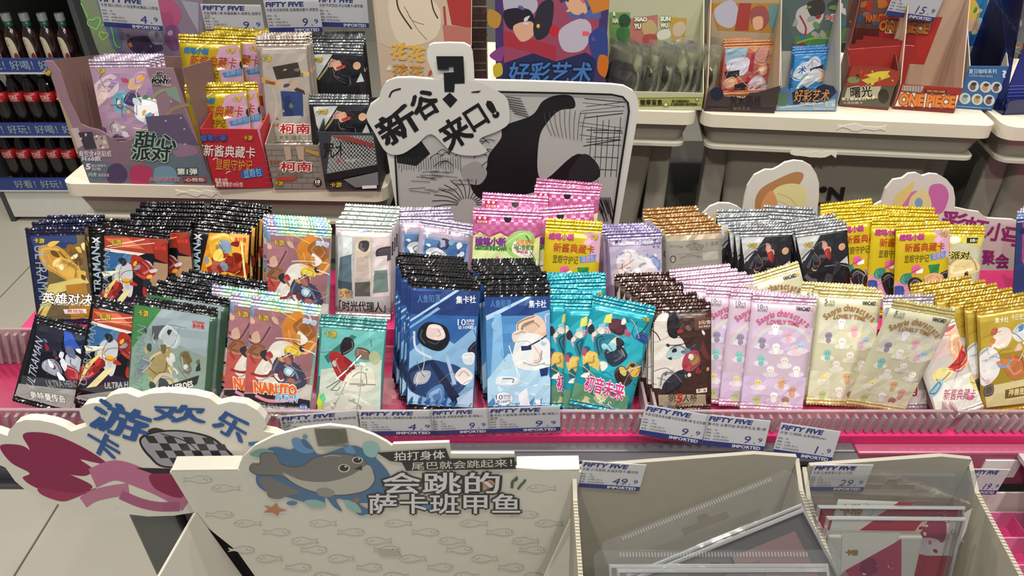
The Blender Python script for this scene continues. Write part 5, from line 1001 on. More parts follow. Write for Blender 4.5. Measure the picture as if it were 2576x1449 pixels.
for i in range(12): x = 1290 + i * 20; stand_art.append(('s', [(x, 1150 + rnd.uniform(0, 30)), (x + rnd.uniform(-10, 10), 1260 + rnd.uniform(0, 60))], 3, '2a282b'))
for i in range(10): x = 1480 + i * 12; stand_art.append(('s', [(x, 1280), (x + 60 - i * 4, 1380 + rnd.uniform(0, 60))], 6, '1c1a1c'))
for i in range(8): stand_art.append(('s', [(870 + i * 14, 620 + i * 16), (1010 + i * 8, 640 + i * 17)], 5, '232124'))
stand_art += [('s', fr, 11, INK), ('s', [(855, 595), (1300, 603)] + rt, 13, INK),
  ('b', [(135, 985), (60, 862), (5, 742), (90, 640), (135, 535), (220, 508), (450, 520), (706, 525), (860, 590), (920, 640), (935, 720), (930, 800), (860, 850), (740, 905), (790, 980), (700, 1010), (560, 985), (430, 870), (330, 940), (230, 1000)], 'bcbab5')]
stand_let = [('p', [(460, 362), (636, 362), (645, 538), (580, 540), (577, 595), (514, 593), (508, 470), (575, 465), (572, 428), (540, 430), (542, 448), (470, 450)], INK), ('p', [(500, 640), (548, 598), (598, 645), (552, 697)], INK),
  ('t', '新', 80, 715, 335, 905, INK, {'bold': .07, 'rot': -32}), ('t', '谷', 300, 590, 470, 760, INK, {'bold': .07, 'rot': -32}), ('t', '来', 490, 765, 675, 950, INK, {'bold': .07, 'rot': -32}), ('t', '口', 660, 690, 780, 830, INK, {'bold': .07, 'rot': -32}), ('t', '!', 800, 640, 850, 770, INK, {'bold': .1, 'rot': -32}),
  ('S', [(155, 628), (175, 590), (230, 572)], 10, INK), ('p', [(690, 592), (752, 584), (735, 598), (686, 598)], INK)]
board('standee', 'large black and white comic standee with speech bubble and question mark tab', 'standee', C3, ST, .795, lean=2, t=.006, mat=paper('c4c2bb'), shapes=stand_art, letters=stand_let)
# ---- price tags
NAVY = '2c3478'
sleeve = clear('tag_sleeve', 'fcfcfd', .35, .015)
def tag_shapes(price, cents, desc, small=True, desc2=None):
    sh = [('p', [(0, 59), (100, 59), (100, 70), (0, 70)], NAVY)]
    le = [('t', 'FiFTY FiVE', 3, 3, 72, 14, NAVY, {'bold': .045, 'shear': .18}), ('t', desc, 2, 17, min(98, 2 + 5.2 * len(desc)), 24, '3c3c44', {'bold': .005}), ('t', 'IMPORTED', 48, 61.3, 94, 68.5, 'dcdce4', {'bold': .03})]
    if desc2: le.append(('t', desc2, 2, 25, 2 + 5.2 * len(desc2), 31, '3c3c44'))
    for i, (a, b) in enumerate((('单位：', '包'), ('规格：', '1包'), ('产地：', '中国·浙江'), ('条码：', '6973630305200'))):
        y = 31 + i * 7; le += [('t', a, 2, y, 11, y + 4, '505058', {'bold': .01}), ('t', b, 15, y, 15 + min(26, 4.6 * len(b)), y + 4, '5c5c64')]
    if price: le += [('t', price, 62 - 8 * (len(price) - 1), 39, 78, 56, NAVY, {'bold': .0, 'shear': .12, 'keep': 1}), ('p', [(81, 53), (83, 53), (83, 55), (81, 55)], NAVY), ('t', cents, 87, 41, 94, 51, NAVY)]
    return sh, le
def price_tag(label, cr, quad, Y, price, cents, desc, lean=0, yaw=0, zref=1.1, stem=None, desc2=None, group='printed price tags', film=True):
    q = [cr(*p) for p in quad]; M0 = frame((0, Y, zref), yaw, lean); f = px_map(M0); P = [Vector(f(*p)) for p in q]
    wd = ((P[1] - P[0]).length + (P[2] - P[3]).length) / 2; ht = ((P[0] - P[3]).length + (P[1] - P[2]).length) / 2; c = sum(P, Vector((0, 0))) / 4
    d = (P[1] - P[0]) + (P[2] - P[3]); roll = math.degrees(math.atan2(-d.y, d.x))
    Mx = M0 @ Matrix.Translation((c.x, 0, c.y)) @ Matrix.Rotation(math.radians(roll), 4, 'Y') @ Matrix.Translation((0, 0, -ht / 2))
    r = empty('price_tag', Mx); tag(r, label, 'price tag', None)
    cd_ = bbox('card', r, paper('c6c6c8'), -wd / 2, wd / 2, 0, .0006, 0, ht); mp = lambda x, y: ((x / 100 - .5) * wd, (1 - y / 70) * ht)
    sh, le = tag_shapes(price, cents, desc, desc2=desc2)
    art('stripe', cd_, sh, mp, lift=.0001); art('lettering', cd_, le, mp, lift=.00016, step=.000008)
    if film: bbox('sleeve', r, sleeve, -wd / 2 - .0015, wd / 2 + .0015, -.0016, -.0009, -.002, ht + .0015)
    if stem is not None:
        L = (Mx.translation.z - stem); bbox('stem', r, sleeve, -.004, .004, .0007, .0017, -L, ht * .5)
    return r
price_tag('price tag reading 4.9 above the mauve box', C1, [(708, -32), (1150, -12), (1190, 230), (762, 188)], .925, '4', '9', '卡游·甜心派对-小马宝莉收集贴-心悦包', stem=LZ)
price_tag('price tag reading 9.9 above the yellow packs', C2, [(245, 30), (688, 36), (714, 252), (288, 246)], .925, '9', '9', '卡游·蜡笔小新-新酱典藏卡-显眼包-显眼守', desc2='卫记', stem=LZ)
price_tag('price tag reading 9.9 above the taupe pack', C2, [(698, 4), (1098, 0), (1142, 232), (752, 238)], .920, '9', '9', '卡游·名侦探柯南-名推理收藏卡-洞悉包', stem=LZ)
price_tag('price tag above the charcoal box reading only IMPORTED', C2, [(1094, -28), (1440, -24), (1490, 205), (1122, 192)], .930, '', '', '卡游·咒术回战-术士收藏卡-高专篇', stem=LZ)
# ---- printed cards behind the left boxes
neon = '5fd24a'
def heart(cx, cy, s, w_, col, rot=0):
    pts = []
    for i in range(25):
        a = 2 * math.pi * i / 24; x = 16 * math.sin(a) ** 3; y = -(13 * math.cos(a) - 5 * math.cos(2 * a) - 2 * math.cos(3 * a) - math.cos(4 * a))
        c, s_ = math.cos(rot), math.sin(rot); pts.append((cx + (x * c - y * s_) * s / 16, cy + (x * s_ + y * c) * s / 16))
    return ('s', pts, w_, col)
board('header_card', 'holographic mauve and green header card behind the mauve box', 'header card', C1, [(555, -80), (1480, -80), (1480, 500), (1420, 700), (860, 700), (702, 345)], .950, mat=paper('76667a'),
      shapes=[('p', [(560, -70), (760, -70), (860, 380), (860, 690), (706, 345)], '6f7a60'), ('p', [(700, 0), (900, 240), (880, 400), (820, 350)], '54607a'), ('b', [(930, 290), (1050, 260), (1150, 300), (1180, 370), (980, 380)], '3c3450'), ('b', [(1080, 240), (1160, 230), (1200, 310), (1120, 320)], '8c8ca0'), ('b', [(1160, 0), (1280, 20), (1320, 130), (1240, 220), (1180, 140)], '9c4a6c'), ('b', [(1210, 200), (1290, 190), (1320, 300), (1280, 370), (1220, 330)], '6c4470'), ('k', 8, 860, 220, 1440, 400, 14, ['5a4c68', '8a6c84', '9c8c98', '4a6478', 'b06a3c'], .15), ('p', [(1320, 0), (1449, 20), (1449, 240), (1380, 120)], '8c8a98'),
              heart(690, 170, 50, 7, neon, -.3), heart(755, 260, 34, 6, '8fc83c', .2), ('s', [(590, 20), (640, 125)], 6, neon), ('S', [(740, 190), (800, 160), (840, 320), (880, 345)], 7, neon)])
# ---- right hand shelves
RZ = 1.1906
carton('display_box', 'cream and red floral display box behind the standee', C3, (115, 700), (690, 700), RZ, .07, [(38, -150), (692, -150), (688, 300), (690, 700), (115, 700), (70, 250)], .10, paper('b5a08c'), paper('a89680'),
     [('p', [(48, -140), (300, -140), (350, 200), (200, 330), (90, 280)], 'b8a896'), ('b', [(150, 0), (330, -60), (480, 60), (450, 250), (220, 280)], 'c8b9a4'), ('p', [(500, -140), (690, -140), (685, 180), (560, 160)], '9c3230'), ('S', [(200, -50), (215, 60), (300, 190)], 10, '3a2c28'), ('S', [(420, -40), (440, 60), (470, 120)], 9, '3a2c28'), ('S', [(270, 70), (300, 130), (380, 160)], 4, '6a5848'), ('S', [(250, 40), (330, 180), (400, 260)], 4, '75624f'), ('p', [(500, 160), (690, 180), (688, 520), (540, 520)], 'a8685c'), ('k', 9, 90, 280, 680, 520, 16, ['c4a078', 'b07058', 'd0c0a8', '9c4a3c'], .12), ('s', [(510, 40), (520, 160)], 14, 'a83430'), ('s', [(690, -140), (688, 300)], 4, 'd8d0c0')],
     [('t', '花花', 165, 290, 385, 390, 'c99a30', {'bold': .03, 'rot': 6, 'out': 'e0c070', 'ow': .02}), ('t', '花花', 175, 420, 380, 495, 'b8862c', {'bold': .03, 'rot': 4})], back=False)
carton('display_box', 'purple display box with orange swirls and blue lettering behind the standee', C3, (850, 700), (1535, 708), RZ, .08, [(800, -150), (1625, -150), (1595, 300), (1535, 708), (850, 700), (818, 250)], .10, paper('3c2a5e'), paper('4a3a60'),
     [('p', [(890, -140), (1540, -140), (1500, 380), (1430, 340), (1240, 400), (1090, 345), (900, 410)], '8c3f58'), ('p', [(900, 300), (1090, 340), (1240, 395), (1240, 300), (900, 200)], '992c3c'), ('p', [(1220, -140), (1540, -140), (1530, 120), (1330, 120)], '4a5a90'), ('p', [(1380, -140), (1600, -140), (1580, 60), (1480, 90)], 'b87028'), ('b', [(900, -60), (1020, -100), (1120, 20), (1060, 110), (920, 100)], 'a39fb0'), ('b', [(900, 70), (1060, 60), (1090, 160), (940, 190)], '1c1a26'), ('b', [(960, 170), (1080, 140), (1090, 230), (1010, 270)], 'c69a80'), ('b', [(1130, 30), (1220, 10), (1200, 200), (1120, 260), (1090, 180)], '262430'), ('e', 1228, 200, 32, 34, 'b0202c'), ('b', [(1260, 200), (1400, 120), (1470, 180), (1420, 320), (1290, 330)], 'ada4b4'), ('b', [(1300, 0), (1400, -20), (1440, 80), (1350, 90)], 'c89a7c'), ('b', [(1450, 240), (1560, 180), (1570, 400), (1500, 420)], '2c3c7c'),
      ('b', [(800, 60), (880, 100), (860, 180), (800, 160)], 'a87c30'), ('b', [(830, 430), (880, 410), (890, 480), (840, 500)], 'b8a02c'), ('b', [(1520, 360), (1580, 380), (1560, 500), (1510, 460)], 'b8641e'), ('b', [(805, 360), (900, 300), (880, 400)], '7c3a78'), ('p', [(900, 415), (1090, 350), (1240, 402), (1430, 345), (1500, 390), (1480, 560), (880, 560)], '1f2650'), ('k', 3, 900, -60, 1500, 330, 14, ['c8bcc8', '3c2c48', 'd85060', '5c4c80', 'e0a050'], .07)],
     [('t', '好彩艺术', 930, 405, 1470, 545, '3c6cae', {'bold': .04, 'out': '16182c', 'ow': .05, 'shear': .2})], back=False)
# badge box on the first crate
carton('display_box', 'yellow green badge blind box tray with printed header', C4, (10, 704), (684, 717), RZ, .085, [(-15, 590), (712, 606), (684, 717), (10, 704)], .118, paper('aeae92'), paper('a9a98c'),
     [('p', [(260, 634), (694, 630), (690, 690), (255, 695)], '9a9e50'), ('s', [(262, 640), (690, 636)], 3, '3c3c24'), ('s', [(262, 690), (688, 684)], 3, '3c3c24')],
     [('t', '徽章盲盒', 285, 645, 430, 682, '26241a', {'bold': .05}), ('t', '20 DESIGN+', 490, 648, 606, 665, '26241a', {'bold': .05, 'shear': .2}), ('t', '4 HIDDEN EDITION', 484, 668, 656, 684, '26241a', {'bold': .05, 'shear': .2}), ('t', '★', 435, 660, 470, 694, 'd8d8b0', {'out': '2a281c', 'ow': .05}), ('t', '★', 645, 632, 668, 655, 'd8d8b0', {'out': '2a281c', 'ow': .05})],
     art_b=[('p', [(80, 80), (220, 80), (230, 300), (90, 280)], '6a8c50'), ('p', [(225, 120), (400, 95), (400, 310), (215, 300)], 'a86a60'), ('p', [(480, 110), (590, 120), (570, 280), (470, 270)], 'b08c3c'), ('p', [(395, 190), (490, 180), (490, 300), (390, 300)], '94a078'), ('b', [(150, 110), (190, 90), (225, 130), (200, 180), (155, 170)], '2c4a34'), ('b', [(135, 190), (210, 180), (210, 270), (145, 270)], '3f6c40'), ('b', [(300, 150), (360, 130), (395, 180), (370, 230), (310, 220)], 'b09a6c'), ('b', [(310, 230), (385, 225), (395, 290), (310, 290)], '9c4a48'), ('b', [(505, 160), (560, 140), (585, 190), (540, 240), (500, 220)], 'b8a890'), ('b', [(400, 210), (470, 190), (480, 240), (410, 260)], 'c8c4b8')],
     let_b=[('t', 'E', 108, 75, 125, 102, 'd4d8c0', {'bold': .08, 'out': '26281c', 'ow': .05}), ('t', 'HA', 105, 118, 145, 150, 'd4d8c0', {'bold': .08, 'out': '26281c', 'ow': .05}), ('t', 'XiAO', 244, 110, 332, 140, 'd4d8c0', {'bold': .08, 'out': '26281c', 'ow': .05}), ('t', 'YU', 242, 152, 292, 188, 'd4d8c0', {'bold': .08, 'out': '26281c', 'ow': .05}), ('t', 'SUN', 415, 105, 484, 138, 'd4d8c0', {'bold': .08, 'out': '26281c', 'ow': .05}), ('t', 'WU', 415, 148, 466, 180, 'd4d8c0', {'bold': .08, 'out': '26281c', 'ow': .05})])
bagm = clear('bag_film', 'fcfcf6', .5, .10, .035)
def bag_mesh(seed):
    rr = random.Random(seed); nx, nz = 6, 7; vs, fs = [], []
    for s in (-1, 1):
        for i in range(nx):
            for j in range(nz):
                x = -.024 + .048 * i / (nx - 1); z = .066 * j / (nz - 1); e = (1 - abs(2 * i / (nx - 1) - 1) ** 3) * (1 - abs(2 * j / (nz - 1) - 1) ** 4)
                vs.append((x + rr.gauss(0, .0006), s * (.0005 + .0026 * e) + rr.gauss(0, .0009), z + rr.gauss(0, .0008)))
        b = len(vs) - nx * nz
        for i in range(nx - 1):
            for j in range(nz - 1):
                a = b + i * nz + j; q = (a, a + nz, a + nz + 1, a + 1); fs.append(q if s < 0 else q[::-1])
    return mesh('film', vs, fs)
bm_ = [bag_mesh(i) for i in range(3)]
for m_ in bm_: m_.materials.append(bagm)
disc = lathe('badge', [(.001, 0), (.019, 0), (.0195, .0008), (.0185, .0022), (.001, .0026)], 20); disc.transform(Matrix.Rotation(math.pi / 2, 4, 'X')); disc.transform(Matrix.Translation((0, .001, .024))); disc.materials.append(M('3f4132', .2, .5))
ins = box_mesh('insert', -.02, .02, .0017, .0020, .006, .056); ins.materials.append(paper('9a9c7c'))
for i in range(12):
    p = hit_z(*C4(110 + 48 * i, 640), RZ + .004); rr = random.Random(i)
    mtx = frame((p.x, .945 + rr.uniform(-.008, .008) - .0 * i, RZ + .006 + rr.uniform(0, .004)), -48 + rr.uniform(-8, 8), 12 + rr.uniform(-5, 5), rr.uniform(-5, 5))
    r = empty('badge_bag', mtx); tag(r, f'clear bagged dark badge, {ORD[i]} from the left in the yellow green tray', 'badge', 'bagged badges in the tray')
    for nm, me in (('film', bm_[i % 3]), ('badge', disc), ('insert', ins)):
        o = bpy.data.objects.new(nm, me); COL.objects.link(o); o.parent = r
for i in range(3):
    p = hit_z(*C4(470 + 80 * i, 560), RZ + .004)
    r = empty('badge_bag', frame((p.x, .966 + .006 * i, RZ + .008), -8, 6, (-4, 3, 0)[i])); tag(r, f'clear bagged badge standing flat, {ORD[i]} from the left at the back of the tray', 'badge', 'bagged badges in the tray')
    for nm, me in (('film', bm_[i % 3]), ('badge', disc), ('insert', ins)):
        o = bpy.data.objects.new(nm, me); COL.objects.link(o); o.parent = r
# orange and teal box
carton('display_box', 'dark torn front display box with beige inside and orange packs', C4, (700, 722), (1160, 736), RZ, .075, [(725, 605), (760, 575), (800, 562), (835, 628), (900, 632), (960, 642), (1000, 605), (1060, 600), (1120, 580), (1195, 560), (1160, 736), (700, 722)], .125, paper('3b3030'), paper('a08a70'),
     [('e', 785, 610, 42, 44, '1f2238'), ('p', [(720, 690), (1160, 700), (1158, 730), (704, 718)], '2a1f22')], [('t', '咒术回战', 870, 620, 1070, 690, '211a1c', {'bold': .0}), ('t', '徽章盲盒', 890, 692, 1000, 716, '5e4c48', {'bold': .04}), ('t', '建议零售价', 740, 700, 855, 718, '55443f')],
     art_b=[('p', [(740, 20), (1190, 20), (1175, 215), (790, 195)], 'a3742c'), ('b', [(770, 60), (880, 0), (930, 90), (880, 180), (790, 150)], 'a8a6b4'), ('b', [(1010, 60), (1090, 40), (1130, 120), (1070, 200), (1010, 150)], '8c4a48'), ('p', [(930, 20), (1010, 20), (990, 200), (900, 200)], '963a34'), ('p', [(1120, 30), (1190, 30), (1180, 200), (1130, 190)], '5a8080'), ('b', [(1020, 120), (1080, 110), (1080, 180), (1030, 190)], 'c89a7c')])
side_art = None
kind('orange_white', C4, [(846, 262), (1172, 266), (1166, 612), (802, 618)], 10, M('a85a3c', .45), M('a86a3c', .45),
     [('p', [(846, 280), (1172, 280), (1165, 610), (805, 610)], '9c5048'), ('p', [(990, 275), (1172, 275), (1168, 440), (1080, 380)], 'b08040'), ('p', [(850, 285), (990, 285), (960, 400), (840, 400)], '7c98a8'), ('b', [(850, 340), (910, 320), (950, 400), (920, 460), (840, 450)], 'b8b6c4'), ('p', [(835, 450), (935, 440), (930, 485), (840, 495)], '1c1a20'), ('b', [(840, 490), (920, 480), (920, 550), (870, 560)], 'c79a80'), ('b', [(1010, 350), (1080, 310), (1125, 370), (1070, 430), (1015, 400)], 'b07c70'), ('b', [(1050, 400), (1110, 390), (1100, 455), (1060, 460)], 'cc9c7c'), ('p', [(1010, 340), (1030, 330), (1020, 470), (990, 440)], '8c2c34'), ('e', 995, 510, 17, 20, 'a01c28'), ('b', [(1000, 500), (1090, 470), (1150, 530), (1090, 600), (1010, 590)], 'b4a8b4'), ('p', [(805, 570), (960, 560), (1000, 610), (805, 612)], '8c2430'), ('p', [(900, 540), (990, 520), (970, 590), (900, 580)], '1c1a24')],
     [('t', 'AlPhaTime', 1040, 274, 1164, 296, '2a1a12', {'bold': .06}), ('t', '2款', 838, 268, 872, 290, 'd8d4cc', {'bold': .04})], zb=RZ + .002, th=.002, prt=PRINT_PAPER)
file_of('orange_white', 3, 'small orange and pink card box', 'in the torn box', dx=.0008, dy=.008, jr=.6)
# ================================================================== right hand shelf boxes
carton('display_box', 'blue sky display box with dark jagged lettering front', C5, (-126, 722), (266, 724), RZ, .075, [(-108, 575), (-60, 560), (-20, 600), (20, 580), (60, 560), (110, 600), (150, 560), (185, 545), (250, 560), (282, 595), (266, 724), (-126, 722)], .13, paper('46668c'), paper('9c9a92'),
     [('p', [(-20, 600), (20, 580), (60, 560), (110, 600), (150, 560), (185, 545), (250, 560), (270, 600), (230, 640), (120, 660), (-10, 680)], '20263a'), ('p', [(-120, 680), (100, 690), (260, 640), (264, 718), (-124, 718)], '7c94a8'), ('s', [(-100, 700), (262, 660)], 8, 'a8b8c4'), ('p', [(-108, 600), (-40, 610), (-60, 690), (-118, 690)], '4c6c50')],
     [('t', '好彩艺术', -5, 580, 222, 660, 'b4804c', {'bold': .03, 'out': '151827', 'ow': .05, 'shear': .15}), ('t', 'COLORFUL ART', 30, 664, 132, 684, 'c4ccd0', {'bold': .04, 'shear': .2}), ('t', '全2款', 192, 668, 260, 694, 'c8ccd0', {'bold': .04}), ('t', '徽章盲盒·建议零售价', 120, 698, 250, 714, 'c0c8cc')],
     art_b=[('p', [(-110, -40), (350, -40), (330, 180), (200, 330), (-110, 330)], '4c5a58'), ('p', [(0, 240), (340, 180), (300, 300), (10, 310)], '4a7038'), ('b', [(20, 60), (160, 20), (180, 120), (80, 220), (10, 180)], 'a8a4a0'), ('b', [(80, 20), (180, 0), (190, 80), (110, 110)], '34302e'), ('S', [(30, 100), (70, 180), (60, 240)], 12, '8c2c28'), ('e', 265, 40, 55, 42, '3c3c34'), ('k', 5, -60, 20, 330, 300, 16, ['8c8a84', '5c7c4c', '7c2c2a', 'b8b4b0', '3c6478'], .12), ('S', [(10, 280), (120, 250), (280, 250)], 12, '6a9a4c')],
     let_b=[('t', '全8款', 196, 95, 270, 128, 'a83028', {'bold': .05, 'out': 'c8c4b8', 'ow': .04})])
kind('blue_sky', C5, [(-4, 310), (204, 318), (196, 600), (-24, 600)], 8, M('2c70ac', .4), M('2c70ac', .4),
     [('p', [(-2, 318), (203, 324), (205, 580), (-10, 580)], '2f7ab4'), ('b', [(-5, 420), (40, 380), (90, 420), (60, 500), (0, 510)], 'aebfcc'), ('b', [(50, 400), (110, 345), (180, 400), (150, 450), (70, 450)], 'bcbccc'), ('p', [(95, 440), (180, 420), (178, 455), (105, 475)], '1d2130'), ('b', [(110, 460), (185, 450), (180, 510), (130, 520)], 'c8a58c'), ('b', [(30, 530), (200, 500), (205, 580), (20, 580)], 'b9c0c4')],
     [('t', '术', 20, 420, 72, 470, '2c4c8c', {'bold': .05, 'out': 'd8e0e8', 'ow': .05}), LOGO(140, 325, 192, 358)], zb=RZ + .002, th=.002, prt=PRINT_PAPER)
file_of('blue_sky', 2, 'sky blue card box with white print', 'in the blue box', dy=.007)
carton('display_box', 'worn red and olive card box with brushed white lettering', C5, (285, 690), (606, 716), RZ, .05, [(372, 432), (600, 440), (690, 470), (650, 560), (606, 716), (285, 690), (318, 560)], .062, paper('6c2a22'), paper('5a1c1a'),
     [('p', [(370, 436), (600, 444), (690, 475), (655, 560), (330, 560)], '8c3426'), ('p', [(430, 520), (600, 470), (620, 500), (480, 550)], 'b8a83c'), ('p', [(450, 490), (540, 465), (620, 460), (560, 520)], 'c4b43c'), ('p', [(318, 562), (650, 562), (608, 700), (288, 680)], '4f4a3c'), ('p', [(340, 570), (560, 560), (540, 640), (320, 640)], 'a49c84'), ('e', 380, 520, 40, 22, '6c7c4c'), ('e', 575, 625, 36, 48, '2c241f'), ('k', 7, 330, 450, 640, 560, 10, ['b84a2c', '3c2c1c', 'c8a83c'], .15)],
     [('t', '曙光', 360, 560, 500, 632, '1f1a16', {'bold': .06, 'rot': -4, 'out': 'c8c0a8', 'ow': .05}), ('t', '影之继承系列', 305, 632, 460, 652, 'd8d0bc', {'bold': .04}), ('t', '4.9', 455, 618, 520, 645, 'd8c89c', {'bold': .05}), ('t', '卡游收藏卡', 310, 658, 440, 676, 'b8b09c')], back=False)
k_red = [hit_z(*C5(x, 690), RZ).x for x in (390, 640)]
for i in range(3):
    p = hit_z(*C5(520 + 30 * i, 690), RZ)
    r = empty('card_sleeve', frame((p.x, p.y + .012 + .009 * i, RZ + .002), -6, 18, -6 + 5 * i)); tag(r, f'flat red foil card pack in the worn red box, {ORD[i]} from the front', 'card pack', 'red packs in the worn box')
    bbox('wrapper', r, foil('8f2620'), -.033, .033, -.001, .001, 0, .068, .0006); bbox('top_seal', r, foil('7a1f1c'), -.033, .033, -.0005, .0005, .068, .074)
carton('display_box', 'red display box with orange outlined title and open beige inside', C5, (636, 708), (1034, 736), RZ, .085, [(700, 548), (1112, 575), (1034, 736), (636, 708)], .135, paper('8a2420'), paper('a88c78'),
     [('p', [(690, 600), (1065, 620), (1040, 705), (650, 690)], 'd8d0c0'), ('p', [(700, 555), (840, 560), (820, 600), (695, 590)], '9c948c'), ('p', [(845, 580), (990, 588), (985, 606), (840, 600)], '3a2a1c'), ('p', [(640, 695), (1035, 715), (1034, 730), (638, 706)], '6c1a1c')]
     + [('e', 705 + 18 * i, 566 + 12 * j, 4, 4, '5c5450') for i in range(7) for j in range(3)],
     [('t', 'ONE PIECE', 676, 612, 1040, 695, 'c8702c', {'bold': .06, 'out': '5a2414', 'ow': .05, 'rot': 3, 'shear': .1}), ('t', 'ONE CARD GAME', 855, 585, 975, 600, 'c88a3c', {'bold': .03, 'rot': 3})],
     art_b=[('p', [(550, 110), (960, 110), (840, 420), (540, 400)], '9c2a26'), ('p', [(585, 130), (880, 150), (865, 222), (585, 215)], 'd8d0c0'), ('p', [(575, 272), (722, 272), (715, 296), (572, 296)], '4a2a1c')],
     let_b=[('t', 'ONE PIECE', 545, 138, 868, 212, 'b8702c', {'bold': .06, 'out': '4a2010', 'ow': .05, 'rot': 4, 'shear': .1}), ('t', 'ONE CARD GAME', 590, 276, 705, 292, 'c88a3c', {'bold': .03})])
carton('display_box', 'dark red open compartment box with white cut side', C5, (300, 560), (560, 585), RZ, .06, [(395, 400), (560, 395), (585, 585), (560, 585), (300, 560)], .16, paper('5c1f1e'), paper('5a201f'), [], [], art_b=[('p', [(290, -60), (640, -60), (590, 190), (290, 180)], '5c4438'), ('k', 5, 330, -40, 620, 150, 14, ['3c4a6c', 'a8602c', '7c6c5c', '9c2c24'], .2)], let_b=[('t', 'NARUTO', 460, 90, 600, 142, 'b8602c', {'bold': .06, 'out': '3a1c10', 'ow': .05, 'rot': -4}), ('t', '疾风传', 500, 138, 600, 165, '3c6c9c', {'bold': .04})])
carton('display_box', 'blue blind box with rows of round picture icons', C5, (1040, 702), (1280, 720), RZ, .10, [(1055, 425), (1432, 434), (1400, 560), (1280, 720), (1040, 702)], .115, paper('2b5688'), paper('9a988e'),
     [q for x, y in ((1160, 560), (1240, 566), (1310, 568), (1105, 640), (1185, 646), (1262, 652)) for q in (('e', x, y, 37, 37, 'b4b8b8'), ('e', x - 4, y + 6, 20, 22, ['b09888', '8c9c9c', '6c4c4c', '9c8c50', 'a88468', '7c3c38'][int(x) % 6]), ('e', x + 4, y - 14, 18, 11, ['8c2c2c', '5c6c6c', '2c2c34', '6c5c2c', '3c3c3c', '8c4434'][int(x) % 6]))] + [('s', [(1050, 690), (1275, 705)], 4, '8ca8c0')],
     [('t', '夏日咖啡系列', 1130, 448, 1310, 478, 'a9c0d4', {'bold': .03}), ('t', 'COFFEE MENU SERIES', 1130, 486, 1285, 500, '9cb4c8', {'rot': 2}), ('t', '?', 1345, 455, 1375, 505, 'c0d0dc', {'bold': .04})],
     art_b=[('p', [(920, -40), (1260, -40), (1220, 300), (930, 290)], '2a6a9c'), ('p', [(930, 180), (1240, 180), (1220, 300), (930, 295)], '1e5a94'), ('b', [(1080, 20), (1150, -20), (1200, 60), (1180, 140), (1100, 130)], 'c0a040'), ('b', [(1070, 130), (1200, 130), (1230, 190), (1060, 200)], 'b89a80'), ('b', [(950, 60), (1020, 30), (1040, 110), (960, 130)], 'a8b0a8'), ('k', 4, 930, -20, 1230, 260, 14, ['4c8cb0', 'c8b890', '3c7c4c', '8cb0c0', 'a8683c'], .13)], let_b=[('t', '夏日咖啡系列', 905, 182, 990, 208, 'b8c8d4', {'bold': .04}), ('t', '盲盒', 925, 215, 965, 240, 'b8c8d4', {'bold': .04})])
# shiny cards standing in that box and the purple bag
r = empty('card_bag', frame(hit_z(*C5(1330, 560), RZ) + Vector((0, .075, .012)), -6, 6, 4)); tag(r, 'clear bag holding a purple printed card, top right corner', 'bagged card')
SC.view_layers[0].update()
bg = bbox('card', r, paper('4c2f6c'), -.052, .052, 0, .001, .03, .150, .0004); mpb = px_map(r.matrix_world)
art('artwork', bg, [('b', [(1270, 150), (1340, 90), (1400, 160), (1370, 230), (1290, 230)], 'a8a4c0'), ('b', [(1290, 190), (1340, 180), (1350, 220), (1300, 230)], 'b47860'), ('b', [(1410, 90), (1490, 60), (1510, 170), (1430, 190)], '4a2a3c'), ('b', [(1270, 230), (1320, 220), (1310, 310), (1250, 300)], '6c80a8'), ('k', 6, 1220, 40, 1480, 320, 14, ['6c4c98', 'c8a84c', '342058', '8c3c3c', 'a89cc0'], .12)], mpb, C5)
bbox('film', r, bagm, -.056, .056, -.002, -.0012, .0, .158)
o = empty('acrylic_case', frame(hit_z(*C5(1350, 748), RZ), 4)); tag(o, 'deep blue clear card case at the right picture edge', 'card case')
side_slab('side_panel', o, clear('case_blue', '7c88c8', .6, .05), [(0, 0), (.10, 0), (.10, .14), (.045, .14)], 0, .002)
cf = slab('card', o, paper('1c2470'), [(.004, 0), (.16, 0), (.16, .13), (.004, .09)], .002, .012)
bbox('front_panel', o, clear('case_blue', '7c88c8', .6, .05), .002, .16, 0, .002, 0, .02)
SC.view_layers[0].update()
art('artwork', cf, [('crop', C5), ('p', [(1345, 682), (1560, 672), (1560, 690), (1345, 698)], 'a05a8c')] + [('s', [(1380, 560 + 22 * i), (1500, 556 + 22 * i)], 5, '5c68b0') for i in range(5)], px_map(o.matrix_world @ Matrix.Translation((0, .012, 0))), lift=-.0118)
price_tag('price tag reading 15.9 above the red title box', C5, [(640, -95), (985, -60), (900, 150), (618, 92)], .985, '15', '9', '盲盒', stem=RZ)
carton('display_box', 'thin stack of dark brown books between the floral and purple boxes', C3, (705, 640), (790, 640), RZ, .05, [(692, -120), (795, -120), (790, 640), (705, 640)], .10, paper('3a2a26'), paper('2c2220'), [('p', [(696, -100 + 46 * i), (792, -100 + 46 * i), (792, -92 + 46 * i), (696, -92 + 46 * i)], ['8c7c6c', '5c2c2c', '6c5c4c'][i % 3]) for i in range(14)], back=False)
